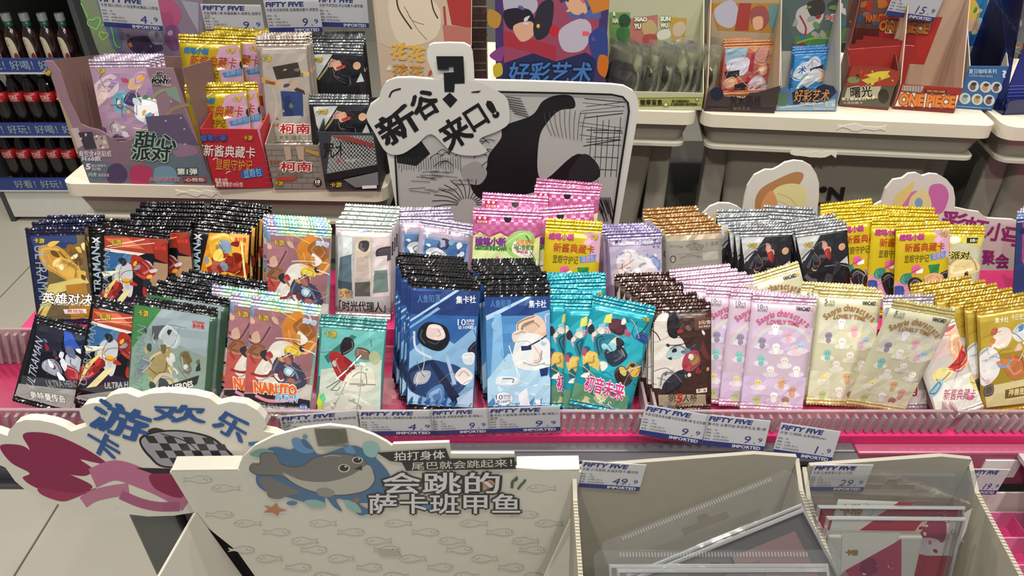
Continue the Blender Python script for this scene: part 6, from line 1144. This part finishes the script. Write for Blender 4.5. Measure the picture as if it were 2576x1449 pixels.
# ================================================================== cut-out signs behind the back row
SG = .785
board('cutout_sign', 'white cloud shaped cut-out sign with tan and pale yellow print', 'sign', C4, [(640, 1845), (660, 1500), (690, 1395), (740, 1345), (800, 1322), (870, 1325), (920, 1345), (955, 1372), (965, 1290), (985, 1210), (1030, 1140), (1100, 1105), (1150, 1105), (1190, 1085), (1230, 1058), (1290, 1045), (1350, 1052), (1400, 1080), (1432, 1130), (1450, 1190), (1450, 1280), (1440, 1360), (1440, 1450), (1440, 1845)], SG, lean=4, mat=paper('c8c4ba'), t=.004,
      shapes=[('b', [(1070, 1230), (1150, 1180), (1290, 1120), (1350, 1140), (1300, 1220), (1180, 1270), (1080, 1350), (1040, 1380), (1035, 1300)], 'a8784c'), ('b', [(1160, 1230), (1250, 1195), (1340, 1210), (1370, 1290), (1350, 1400), (1240, 1330), (1150, 1290)], 'cfc58c'), ('b', [(1080, 1310), (1140, 1240), (1180, 1330), (1140, 1420), (1070, 1420)], 'c98f5c'), ('b', [(730, 1420), (800, 1390), (850, 1450), (800, 1560), (730, 1520)], 'c6bf86'), ('S', [(1180, 1260), (1260, 1290), (1330, 1370)], 5, 'b4a868')])
board('cutout_sign', 'white cut-out sign with pink and pale yellow print and magenta lettering', 'sign', C5, [(480, 1845), (490, 1400), (520, 1335), (565, 1310), (590, 1230), (640, 1170), (700, 1160), (740, 1130), (790, 1125), (830, 1145), (880, 1130), (930, 1135), (990, 1170), (1030, 1220), (1042, 1290), (1040, 1350), (1130, 1370), (1200, 1380), (1235, 1410), (1255, 1420), (1330, 1425), (1420, 1430), (1500, 1460), (1500, 1845)], SG + .012, lean=4, mat=paper('c6c2ba'), t=.004,
      shapes=[('b', [(880, 1210), (960, 1200), (1000, 1270), (960, 1380), (880, 1390), (870, 1300)], 'b8639c'), ('b', [(640, 1380), (700, 1290), (790, 1240), (800, 1300), (720, 1390), (660, 1440)], 'c0709c'), ('b', [(660, 1270), (720, 1220), (775, 1180), (760, 1240), (700, 1330), (640, 1380), (640, 1310)], 'cfbc74'), ('b', [(750, 1290), (830, 1230), (880, 1290), (880, 1390), (790, 1430), (740, 1390)], 'd0c489'), ('e', 805, 1320, 26, 34, '7296b8')],
      letters=[('crop', D5), ('t', '彩', 890, 210, 1030, 310, '8c2a70', {'bold': .07, 'rot': 10, 'shear': .1}), ('t', '虹', 1020, 245, 1150, 345, '8c2a70', {'bold': .07, 'rot': 10, 'shear': .1}), ('t', '小', 1150, 275, 1260, 375, '8c2a70', {'bold': .07, 'rot': 8, 'shear': .1}), ('t', '马', 1235, 300, 1340, 400, '8c2a70', {'bold': .07, 'rot': 8, 'shear': .1}), ('t', '聚', 1120, 430, 1190, 510, '8c2a70', {'bold': .07}), ('t', '会', 1195, 450, 1270, 530, '8c2a70', {'bold': .07})])
# ================================================================== price tags along the front rail
def rail_tags():
    Yr = .5295
    specs = [(E2, [(440, 205), (1040, 162), (1070, 345), (480, 395)], '9', '9', '集卡社·人鱼陷落-流荧版收藏卡-第2弹异域', '归途', 'leftmost shaded rail tag reading 9.9', .5235),
             (E2, [(1055, 168), (1640, 160), (1650, 350), (1080, 352)], '4', '9', '集卡社·时光代理人-典藏版收藏卡-时光碎片', None, 'shaded front rail tag reading 4.9, second from left', .5232),
             (E2, [(1615, 160), (2068, 145), (2070, 335), (1640, 350)], '9', '9', '人鱼陷落-流荧版收藏卡-第1弹坠入', None, 'middle front rail tag reading 9.9', .5222),
             (E3, [(218, 145), (788, 128), (752, 318), (215, 335)], '9', '9', '集卡社·人鱼陷落-流荧版收藏卡-第1弹坠入', '深海', 'rightmost straight rail tag reading 9.9', .5232)]
    for cr, q, p, c, d, d2, lab, y in specs: price_tag(lab, cr, q, y, p, c, d, desc2=d2, zref=1.0, lean=12)
    price_tag('left tag reading 9.9 in the slanted clear holder', E4, [(210, 118), (712, 205), (610, 418), (130, 345)], .500, '9', '9', '卡游·初音未来收藏卡初见包第1弹-生日乐章', lean=18, zref=1.0)
    price_tag('right tag reading 9.9 in the slanted clear holder', E4, [(712, 205), (1185, 240), (1100, 482), (612, 418)], .499, '9', '9', '集卡社·从零开始 异世界生活 第1弹', lean=18, zref=1.0)
    price_tag('slanted rail tag reading 1.9, rightmost of the rail tags', E4, [(1275, 262), (1735, 332), (1620, 560), (1160, 495)], .499, '1', '9', '卡宝·三丽鸥 五彩缤纷plan', lean=18, zref=1.0)
rail_tags()
o = bbox('tag_holder', None, sleeve, -.002, .002, 0, .001, 0, .001) if False else None
# clear strips that the slanted tags hang on
for cr, (a, b), lab in ((E4, ((210, 112), (1190, 236)), 'slanted clear holder strip carrying two 9.9 tags'),):
    M0 = frame((0, .5025, 1.0), 0, 18); f = px_map(M0); A, B = f(*cr(*a)), f(*cr(*b))
    r = empty('tag_holder', M0); tag(r, lab, 'tag holder'); slab('backing', r, sleeve, [A, B, (B[0] - .012, B[1] - .034), (A[0] - .012, A[1] - .034)], .001)
    bbox('hook', r, sleeve, A[0] + .02, A[0] + .03, .001, .03, A[1] - .012, A[1] - .008)
# ================================================================== lower front displays
# ---- scalloped sign at lower left
SGN = [(-40, 372), (55, 405), (70, 360), (115, 310), (190, 285), (290, 288), (400, 310), (480, 340), (530, 372), (600, 350), (655, 330), (605, 270), (590, 215), (625, 175), (700, 158), (770, 160), (790, 125), (850, 95), (940, 85), (1030, 118), (1120, 90), (1260, 82), (1450, 100), (1560, 125), (1625, 172), (1720, 150), (1830, 165), (1920, 215), (1975, 280), (1985, 330), (1955, 370), (2040, 385), (2120, 420), (2160, 520), (2100, 900), (1450, 975), (1290, 1000), (1100, 1005), (960, 990), (890, 965), (840, 905), (882, 960), (840, 995), (700, 1000), (560, 985), (480, 930), (330, 880), (180, 800), (110, 740), (40, 640), (-60, 600)]
SIGN_Y = .484
MAG, PNK = '7d1f44', 'a86280'
bl_ = '2c4f86'
sg_art = [('b', [(170, 400), (250, 375), (420, 400), (640, 500), (800, 610), (700, 600), (600, 580), (690, 650), (640, 700), (520, 690), (400, 650), (250, 620), (220, 500)], MAG), ('b', [(0, 480), (120, 468), (210, 500), (300, 600), (520, 690), (690, 780), (560, 830), (300, 800), (170, 720), (220, 680), (80, 600)], MAG), ('b', [(300, 790), (560, 830), (720, 790), (550, 870), (450, 890), (310, 840)], '8d2c4c'),
          ('S', [(690, 720), (860, 660), (1060, 720), (1240, 800), (1400, 900)], 150, PNK), ('S', [(620, 900), (700, 850), (820, 820), (960, 800)], 90, 'a86a80'), ('S', [(900, 840), (1040, 900), (1180, 930), (1340, 930)], 70, '96506f'), ('b', [(1120, 690), (1280, 690), (1370, 840), (1300, 860), (1150, 790)], MAG),
          ('b', [(1050, 410), (1150, 370), (1340, 360), (1550, 400), (1660, 470), (1775, 610), (1560, 625), (1230, 640), (1110, 560), (1045, 470)], '1d1a1f'), ('b', [(1065, 420), (1160, 382), (1340, 372), (1540, 412), (1645, 480), (1750, 602), (1550, 614), (1235, 628), (1125, 550), (1062, 470)], '8f8d92')]
hat = [(1075, 400), (1650, 420), (1745, 600), (1235, 626)]
HC = []
for i in range(8):
    for j in range(4):
        if (i + j) % 2 == 0:
            P = lambda u, v: tuple((hat[0][k] * (1 - u) + hat[1][k] * u) * (1 - v) + (hat[3][k] * (1 - u) + hat[2][k] * u) * v for k in (0, 1))
            q = [P(i / 8, j / 4), P((i + 1) / 8, j / 4), P((i + 1) / 8, (j + 1) / 4), P(i / 8, (j + 1) / 4)]
            HC.append(('p', q, '2b282d'))
sg_art += HC + [('S', [(1200, 385), (1380, 440), (1500, 540), (1545, 615)], 6, '1d1a1f'), ('b', [(1105, 360), (1150, 342), (1200, 350), (1225, 365), (1120, 378)], '2b282d'), ('p', [(1015, 640), (1275, 645), (1265, 680), (1130, 680)], '1f1c20'), ('p', [(1450, 630), (1700, 640), (1690, 662), (1450, 660)], 'a8728a'), ('p', [(1560, 625), (1780, 612), (1785, 655), (1640, 650)], '8c8a8e')]
sg_let = [('t', '卡', 640, 390, 905, 545, bl_, {'bold': .07, 'rot': 30, 'shear': -.1}), ('t', '游', 690, 175, 1110, 400, bl_, {'bold': .07, 'rot': 18}), ('t', '欢', 1150, 172, 1530, 298, bl_, {'bold': .07, 'rot': 2}), ('t', '乐', 1600, 245, 1855, 410, bl_, {'bold': .07, 'rot': 30}), ('p', [(1852, 448), (1965, 436), (1960, 462), (1856, 474)], '3c6ca0')]
board('scalloped_sign', 'white scalloped foam sign with blue lettering and pink print, lower left', 'sign', E1, SGN, SIGN_Y, zref=1.0, lean=6, t=.009, mat=paper('c6c1b4'), shapes=sg_art, letters=sg_let)
# ---- fish print carton
FY = .466
card_w = paper('c4c0b4')
FP = [(427, 1187), (602, 1183), (603, 1166), (612, 1150), (640, 1122), (690, 1097), (760, 1078), (829, 1070), (890, 1077), (940, 1095), (972, 1112), (986, 1122), (989, 1117), (1130, 1113), (1134, 1141), (1294, 1141), (1297, 1177), (1462, 1187), (1451, 1236), (1445, 1278), (1398, 1449), (1345, 1668), (755, 1668), (641, 1449), (597, 1387), (505, 1314)]
WHT = 'b3afa2'
fish = []
def small_fish(cx, cy, s=1.0, flip=1, c='a3a095', b='bfbbaf'):
    w_, h_ = 40 * s, 9 * s
    body = [(cx - w_ * flip, cy), (cx - w_ * .6 * flip, cy - h_ * .9), (cx, cy - h_), (cx + w_ * .55 * flip, cy - h_ * .25), (cx + w_ * .95 * flip, cy - h_ * .7), (cx + w_ * .8 * flip, cy + h_ * .1), (cx + w_ * .98 * flip, cy + h_ * .7), (cx + w_ * .5 * flip, cy + h_ * .3), (cx, cy + h_ * .95), (cx - w_ * .65 * flip, cy + h_ * .9)]
    lp = smooth_loop(body, 3); ex = cx - w_ * .62 * flip
    return [('b', body, b), ('s', lp + lp[:1], 1.1, c), ('e', ex - 7 * s, cy - 1, 1.6 * s, 1.3 * s, '55524b'), ('e', ex + 9 * s, cy - 1, 1.6 * s, 1.3 * s, '55524b'), ('p', [(ex - 2, cy + 1), (ex + 3, cy + 1), (ex + .5, cy + 3)], '55524b')]
rnd = random.Random(11); row = 0; y = 1206.0
while y < 1450:
    xl_ = 445 + max(0, (y - 1186)) * .62; xr_ = 1440 - max(0, y - 1236) * .22; x = xl_ + 40 + (row % 4) * 58; s = .95 - .12 * (y - 1200) / 250
    while x < xr_ - 30:
        if not (600 < x < 1310 and y < 1295): fish += small_fish(x, y, s, 1 if row % 2 else -1)
        x += 212 * s
    y += 22; row += 1
GR, GR2 = '6c6a66', 'a6a298'
fish_art = fish + [('crop', E2), ('b', [(330, 480), (420, 440), (540, 460), (620, 380), (680, 420), (760, 500), (1000, 430), (1130, 480), (1260, 600), (1300, 700), (1200, 860), (1060, 880), (1150, 940), (1060, 970), (960, 860), (880, 850), (930, 940), (860, 900), (800, 830), (780, 900), (640, 870), (500, 830), (360, 800), (260, 700)], '3f6486'),
     ('b', [(540, 380), (600, 375), (640, 440), (720, 470), (640, 490), (560, 450)], '5c86b0'), ('b', [(950, 430), (1010, 440), (1030, 490), (960, 480)], '5c86b0'), ('b', [(1090, 420), (1170, 400), (1220, 450), (1180, 520), (1110, 500)], '86b0aa'), ('b', [(640, 860), (720, 850), (800, 880), (780, 910), (680, 905)], '7fa69e'), ('b', [(950, 850), (1040, 880), (1080, 950), (1010, 940), (960, 900)], '7fa69e'), ('e', 642, 360, 20, 16, '5c86b0'), ('e', 540, 878, 42, 16, '4a6e96'), ('b', [(210, 500), (300, 455), (400, 480), (330, 520)], '6c948c'),
     ('b', [(290, 500), (340, 480), (420, 500), (460, 570), (600, 590), (720, 520), (860, 490), (1010, 500), (1120, 560), (1185, 650), (1180, 720), (1100, 790), (900, 820), (700, 790), (560, 730), (450, 670), (280, 660), (210, 620), (230, 570), (290, 565)], '4b4945'), ('b', [(296, 506), (340, 486), (416, 506), (460, 578), (600, 598), (720, 528), (860, 497), (1010, 507), (1116, 565), (1176, 652), (1172, 716), (1096, 782), (900, 812), (700, 782), (560, 722), (452, 662), (280, 652), (216, 616), (236, 574), (296, 572)], GR),
     ('b', [(470, 640), (620, 700), (820, 710), (1000, 660), (1130, 580), (1176, 655), (1172, 716), (1096, 782), (900, 812), (700, 782), (560, 722)], GR2), ('b', [(280, 690), (360, 675), (460, 720), (600, 790), (500, 820), (440, 845), (360, 830), (340, 780)], GR), ('b', [(730, 775), (800, 755), (870, 785), (850, 825), (760, 820)], '85827b'),
     ('e', 945, 605, 46, 32, 'c9c5bb'), ('e', 945, 604, 36, 26, '26241f'), ('e', 1050, 543, 42, 27, 'c9c5bb'), ('e', 1050, 543, 34, 22, '26241f'), ('e', 958, 592, 9, 7, 'd8d4ca'), ('e', 1062, 533, 8, 6, 'd8d4ca'), ('p', [(1022, 612), (1085, 582), (1086, 622)], '2a2824'), ('S', [(790, 515), (850, 505), (920, 512)], 8, '9c9a94'),
     ('p', [(1200, 485), (1290, 478), (1735, 450), (1765, 530), (2150, 530), (2160, 525), (2270, 520), (2280, 610), (1430, 625), (1395, 560), (1305, 550)], '21211f'),
     ('p', [(320, 895), (380, 910), (420, 875), (435, 915), (505, 935), (440, 945), (430, 975), (390, 950), (315, 950), (360, 925)], 'a8724e'), ('p', [(1000, 848), (1030, 845), (1045, 828), (1055, 848), (1080, 855), (1055, 862), (1045, 872), (1030, 862)], 'a0623c'), ('b', [(740, 325), (870, 300), (920, 360), (910, 430), (800, 455), (745, 400)], 'aaa89c'), ('p', [(1200, 1235), (1360, 1240), (1390, 1290), (1230, 1285)], 'a3a094')]
fish_let = [('crop', E2), ('t', '拍打身体', 1335, 472, 1728, 540, 'd8d5cc', {'bold': .02, 'rot': -2}), ('t', '尾巴就会跳起来！', 1470, 545, 2250, 606, 'c4c1b6', {'bold': .015, 'rot': -2}),
     ('t', '会跳的', 1250, 640, 2150, 800, 'c9c6ca', {'bold': .03, 'out': '25231f', 'ow': .075}), ('t', '萨卡班甲鱼', 1140, 805, 2310, 955, 'c9c6ca', {'bold': .03, 'out': '25231f', 'ow': .075}),
     ('e', 2062, 725, 52, 32, 'b07a58'), ('e', 1580, 908, 44, 20, '4a6e96'), ('crop', E3), ('S', [(395, 760), (400, 710), (430, 690), (425, 672)], 22, '3f5c40'), ('S', [(440, 768), (470, 730), (490, 710), (500, 692)], 18, '3f5c40')]
M0 = frame((0, FY, 1.0), 0, 0); mp0 = px_map(M0); pts = [mp0(*p) for p in FP]; zm = min(z for x, z in pts); cx = sum(p[0] for p in pts) / len(pts)
Mx = M0 @ Matrix.Translation((cx, 0, zm)); fb = tag(empty('fish_carton', Mx), 'open white carton with grey fish print and black lettered tab, bottom centre', 'display box'); mp = px_map(Mx)
bp = slab('back_panel', fb, card_w, [(x - cx, z - zm) for x, z in pts], .003); art('artwork', bp, fish_art, mp, FULL, step=.000004); art('lettering', bp, fish_let, mp, FULL, lift=.0002 + .000004 * (len(fish_art) + 20), step=.00001)
def loc_quad(name, parent, Minv, mat, P, t=.003):
    """thin panel through four world points"""
    V = [Minv @ Vector(p) for p in P]; n = (V[1] - V[0]).cross(V[3] - V[0]).normalized() * t
    vs = V + [v + n for v in V]; fs = [(0, 1, 2, 3), (7, 6, 5, 4)] + [(i, i + 4, (i + 1) % 4 + 4, (i + 1) % 4) for i in range(4)]
    me = mesh(name, vs, fs); bm = bmesh.new(); bm.from_mesh(me); bmesh.ops.recalc_face_normals(bm, faces=bm.faces[:]); bm.to_mesh(me); bm.free()
    return link(name, me, parent, mat)
Mi = Mx.inverted(); LSZ = .676
bl0 = hit_y(505, 1314, FY - .0015); bl1 = hit_y(720, 1600, FY - .0015); tl0 = hit_y(486, 1291, FY - .0015); tl1 = hit_y(380, 1475, .36)
loc_quad('left_flap', fb, Mi, paper('b5b1a6'), [tl0, tl1, Vector((bl1.x - .02, .36, bl1.z - .02)), Vector((bl1.x - .004, FY - .0015, bl1.z))])
a = hit_y(1446, 1270, FY - .001); b = hit_y(1400, 1449, .40); c = hit_y(1470, 1449, .42); d = hit_y(1462, 1240, FY - .001)
loc_quad('right_flap', fb, Mi, paper('bab6aa'), [hit_y(1440, 1290, FY - .002), hit_y(1362, 1460, .44), hit_y(1440, 1460, .44), hit_y(1456, 1300, FY - .002)])
for x0, x1 in ((432, 600), (1300, 1458)):
    A, B = hit_y(x0, 1186, FY), hit_y(x1, 1184, FY); loc_quad('fold_flap', fb, Mi, paper('c6c2b4'), [A, B, B + Vector((0, .016, .001)), A + Vector((0, .016, .001))], .002)
bx0, bx1 = (Mi @ hit_y(755, 1668, FY)).x, (Mi @ hit_y(1345, 1668, FY)).x
bbox('base', fb, card_w, bx0, bx1, -.17, -.001, .0, .003); bbox('front_panel', fb, card_w, bx0, bx1, -.174, -.171, 0, .09); side_slab('side_panel', fb, card_w, [(-.171, 0), (-.001, 0), (-.001, .11), (-.171, .09)], bx1 - .003, .003)
tp = bbox('tape_piece', fb, clear('tape', 'd8d8d4', .6, .12), 0, .028, -.0012, -.0008, 0, .022); q = Mi @ hit_y(800, 1120, FY); tp.location = (q.x, 0, q.z)
# ---- corrugated cartons with blisters
cor = paper('9c978a')
def corr_carton(label, bt, br_, zb, fr_in, yb, lean_r=.0):
    """bt/br_ : pixel of the back panel's top left and top right; the walls come forward"""
    A, B = hit_y(*bt, yb), hit_y(*br_, yb); Mx = frame((A.x, yb, LSZ), math.degrees(math.atan2(0, 1))); r = tag(empty('shipping_carton', Mx), label, 'carton')
    wd = B.x - A.x; h = A.z - LSZ; h2 = B.z - LSZ
    slab('back_panel', r, cor, [(0, 0), (wd, 0), (wd, h2), (wd * .8, h2 + .004), (0, h)], .004)
    bbox('base', r, cor, 0, wd, -.22, 0, 0, .003)
    for x, hh in ((-.0045, h), (wd + .0005, h2)):
        side_slab('side_panel', r, paper('a39d8e'), [(-.24, 0), (.004, 0), (.004, hh - .006), (-.02, hh - .022), (-.24, hh - .05)], x, .004)
        # corrugation along the cut edge
        n = 70; v, f = [], []
        for i in range(n):
            yy = -.02 - .22 * i / n; zz = hh - .022 - .028 * i / n
            for dx in (0, .004): v += [(x + dx, yy, zz), (x + dx, yy - .002, zz + .0010)]
            k_ = len(v) - 4; f.append((k_, k_ + 1, k_ + 3, k_ + 2))
        ce = link('corrugated_edge', mesh('edge', v, f), r, paper('b4ad9a'))
    return r, wd, h, Mx
c1, w1_, h1_, m1 = corr_carton('grey corrugated carton holding two clear blister packs', (1453, 1176), (2005, 1150), LSZ, .2, .470)
c2, w2_, h2_, m2 = corr_carton('grey corrugated carton with the red card blister, bottom right', (2038, 1172), (2445, 1156), LSZ, .2, .466)
price_tag('price tag reading 49.9 stuck on the grey carton', E3, [(930, 553), (1437, 588), (1387, 787), (914, 757)], .4690, '49', '9', '卡游·小马宝莉-友谊永恒卡-暮光包', zref=.95, film=False)
price_tag('price tag reading 29.9 behind the clear hang tab', E5, [(190, 590), (690, 585), (595, 790), (190, 780)], .4650, '29', '9', '卡游·王者荣耀礼盒-心动篇', zref=.95, film=False)
price_tag('pink shaded price tag reading 19.9 at the right edge', E5, [(1400, 625), (1700, 625), (1680, 812), (1400, 800)], .497, '19', '9', '卡游·小马', zref=.95, film=False)
blis = clear('blister_clear', 'fcfcfc', .5, .03, .012); blis2 = clear('blister_rim', 'eef0f2', 1.2, .55, .15, .14)
def blister(label, corners, Yt, lean, wd, ht, inner, gp=.030):
    """hang-tab blister; corners: pixels of the tab's top edge ends"""
    (ax, ay), (bx, by) = corners; A, B = hit_y(ax, ay, Yt), hit_y(bx, by, Yt); d = (B - A); roll = math.degrees(math.atan2(-d.z, d.x)); wd = d.length
    top = (A + B) / 2; Z = frame((0, 0, 0), 0, lean, roll).col[2].xyz; Mx = frame(top - Z * ht, 0, lean, roll); r = tag(empty('blister_pack', Mx), label, 'blister pack')
    w2 = wd / 2; hole = [(-.022, ht - .014), (-.006, ht - .014), (-.004, ht - .009), (.004, ht - .009), (.006, ht - .014), (.022, ht - .014), (.022, ht - .020), (-.022, ht - .020)]
    slab('tab_sheet', r, blis, [(-w2, 0), (w2, 0), (w2, ht - .004), (w2 - .004, ht), (-w2 + .004, ht), (-w2, ht - .004)], .0006, 0, [hole])
    n = 60; v, f = [], []
    for i in range(n):
        x = -w2 + .02 + (wd - .04) * i / n
        for zz in (ht - .0050, ht - .0018): v += [(x, -.0006, zz), (x + (wd - .04) / n * .5, -.0006, zz)]
        k_ = len(v) - 4; f.append((k_, k_ + 1, k_ + 3, k_ + 2))
    link('crimp_teeth', mesh('teeth', v, f), r, clear('teeth', 'e8e8e8', .5, .12, .12))['kind'] = 'stuff'
    # domed shell: stepped box open to the back
    def ring(ins, y): return [(-w2 + .008 + ins, y, .008 + ins), (w2 - .008 - ins, y, .008 + ins), (w2 - .008 - ins, y, ht - gp - ins), (-w2 + .008 + ins, y, ht - gp - ins)]
    rings = [ring(0, -.0008), ring(.001, -.006), ring(.005, -.0065), ring(.006, -.016), ring(.009, -.018)]; vs = [p for q in rings for p in q]; fs = []
    for i in range(len(rings) - 1):
        for k in range(4): a0 = i * 4 + k; b0 = i * 4 + (k + 1) % 4; fs.append((a0, b0, b0 + 4, a0 + 4))
    fs.append((16, 17, 18, 19)); sh = link('shell', mesh('shell', vs, fs), r, blis)
    rim = ring(.001, -.0068) + ring(.001, -.0068)[:1]; link('rim', tube_mesh('rim', ring(.003, -.0075) + ring(.003, -.0075)[:1], .0020, 6), r, blis2)
    link('rim', tube_mesh('rim', ring(.0075, -.0172) + ring(.0075, -.0172)[:1], .0022, 6), r, blis2)
    inner(r, w2, ht, Mx); return r
def dark_inner(r, w2, ht, Mx):
    bbox('tray_insert', r, M('0c0d10', .6), -w2 + .014, w2 - .014, -.012, -.002, .014, ht - .036, .002)
    bbox('card_stack', r, M('2c2b2d', .35, .3), -w2 + .05, w2 - .07, -.0155, -.0122, .03, ht - .06, .001)
    bbox('card', r, M('4a2c30', .3), w2 - .09, w2 - .03, -.0150, -.0123, .04, ht - .05)
blister('tilted clear blister pack with dark contents in the grey carton', ((1497, 1328), (2024, 1207)), .425, 62, .24, .15, dark_inner)
blister('front clear blister pack with dark contents, cut by the bottom edge', ((1493, 1384), (2098, 1383)), .352, 64, .24, .14, dark_inner, .010)
def red_inner(r, w2, ht, Mx):
    pc = bbox('backing_card', r, paper('86243a'), -w2 + .012, w2 - .012, -.0040, -.0030, .012, ht - .034); mpp = px_map(Mx @ Matrix.Translation((0, -.004, 0)))
    sh = [('p', [(410, 850), (870, 870), (560, 1090), (340, 1100)], 'a3a69f'), ('p', [(1450, 920), (1400, 1100), (1310, 1290), (1080, 1290), (1250, 1040)], 'a9a6a0'), ('p', [(860, 872), (890, 874), (420, 1200), (400, 1180)], 'b0a49c'), ('p', [(700, 990), (880, 872), (1000, 880), (800, 1040)], '7c2038'), ('b', [(1100, 1010), (1190, 980), (1250, 1060), (1230, 1180), (1130, 1170), (1080, 1090)], '7c2c4c'), ('b', [(1000, 1100), (1080, 1000), (1100, 1030), (990, 1180), (920, 1180)], 'b08c88'), ('b', [(1000, 1180), (1100, 1150), (1200, 1180), (1190, 1280), (1020, 1270)], 'a8a0a8'),
          ('S', [(1330, 1010), (1380, 1060), (1340, 1110), (1290, 1120), (1300, 1080)], 12, '85827e'), ('S', [(1290, 1200), (1340, 1170), (1390, 1180)], 9, '85827e'), ('S', [(620, 880), (680, 920), (660, 980), (600, 1000)], 9, '8c8f88'), ('S', [(1180, 960), (1300, 920), (1400, 900)], 5, 'a8607c'), ('S', [(880, 900), (960, 920), (1000, 890)], 5, 'a8607c'), ('k', 5, 900, 960, 1260, 1270, 12, ['a05070', '6c2440', 'b894a0', 'c0a8a4'], .07)]
    me = art_mesh('artwork', sh, mpp, E5, lift=.0042); link('artwork', me, pc, PRINT_PAPER)
    me = art_mesh('lettering', [('t', '卡游', 425, 895, 590, 970, '9c7a34', {'bold': .05, 'out': '3a2818', 'ow': .05})], mpp, E5, lift=.0046); link('lettering', me, pc, PRINT_PAPER)
    p2 = bbox('card_bundle', r, M('a9aaa4', .3, .1), -w2 + .020, -w2 + .105, -.0150, -.0052, .0, ht - .058, .002)
    me = art_mesh('artwork', [('p', [(440, 1110), (900, 1110), (820, 1240), (430, 1420)], 'b4b5ae'), ('p', [(900, 1160), (900, 1449), (420, 1449), (470, 1400)], '8c3550'), ('b', [(590, 1340), (680, 1310), (720, 1400), (640, 1449), (580, 1420)], '6c2444'), ('k', 9, 560, 1330, 880, 1440, 8, ['a86080', 'b89ca0', '7c2c48'], .15), ('t', '卡游', 470, 1245, 560, 1285, '9c7a34', {'bold': .05, 'out': '3a2818', 'ow': .05})], px_map(Mx @ Matrix.Translation((0, -.015, 0))), E5, lift=.0153); link('artwork', me, p2, PRINT_PAPER)
    c3 = slab('card', r, paper('4f7896'), [(.0, 0), (w2 - .030, .0), (w2 - .030, .028), (.012, .040)], .001, -.0146)
blister('standing clear blister pack with red and white card inside', ((2034, 1182), (2462, 1185)), .440, 16, .2, .150, red_inner)
# ---- pink compartment tray at the right edge
pk = tag(empty('compartment_tray', Matrix.Translation((hit_y(2462, 1200, .44).x + .022, .335, LSZ))), 'pink compartment tray with divided cells, bottom right corner', 'tray'); pm = M('c8487f', .35, 0, .05, 20)
tz = .244
bbox('tray_floor', pk, pm, 0, .25, 0, .165, tz - .026, tz - .024); bbox('plinth', pk, M('8a3a5c', .5), .004, .246, .004, .16, 0, tz - .027)
for i in range(6): bbox('divider', pk, M('d884ac', .35), .002, .248, .004 + .031 * i, .0055 + .031 * i, tz - .024, tz, .0004)
for i in range(6): bbox('cross_divider', pk, pm, .0 + .043 * i, .0015 + .043 * i, .006, .16, tz - .024, tz - .005, .0003)
bbox('paper_flap', pk, M('dcd8d0', .5), .004, .25, .166, .168, tz - .02, tz + .022)
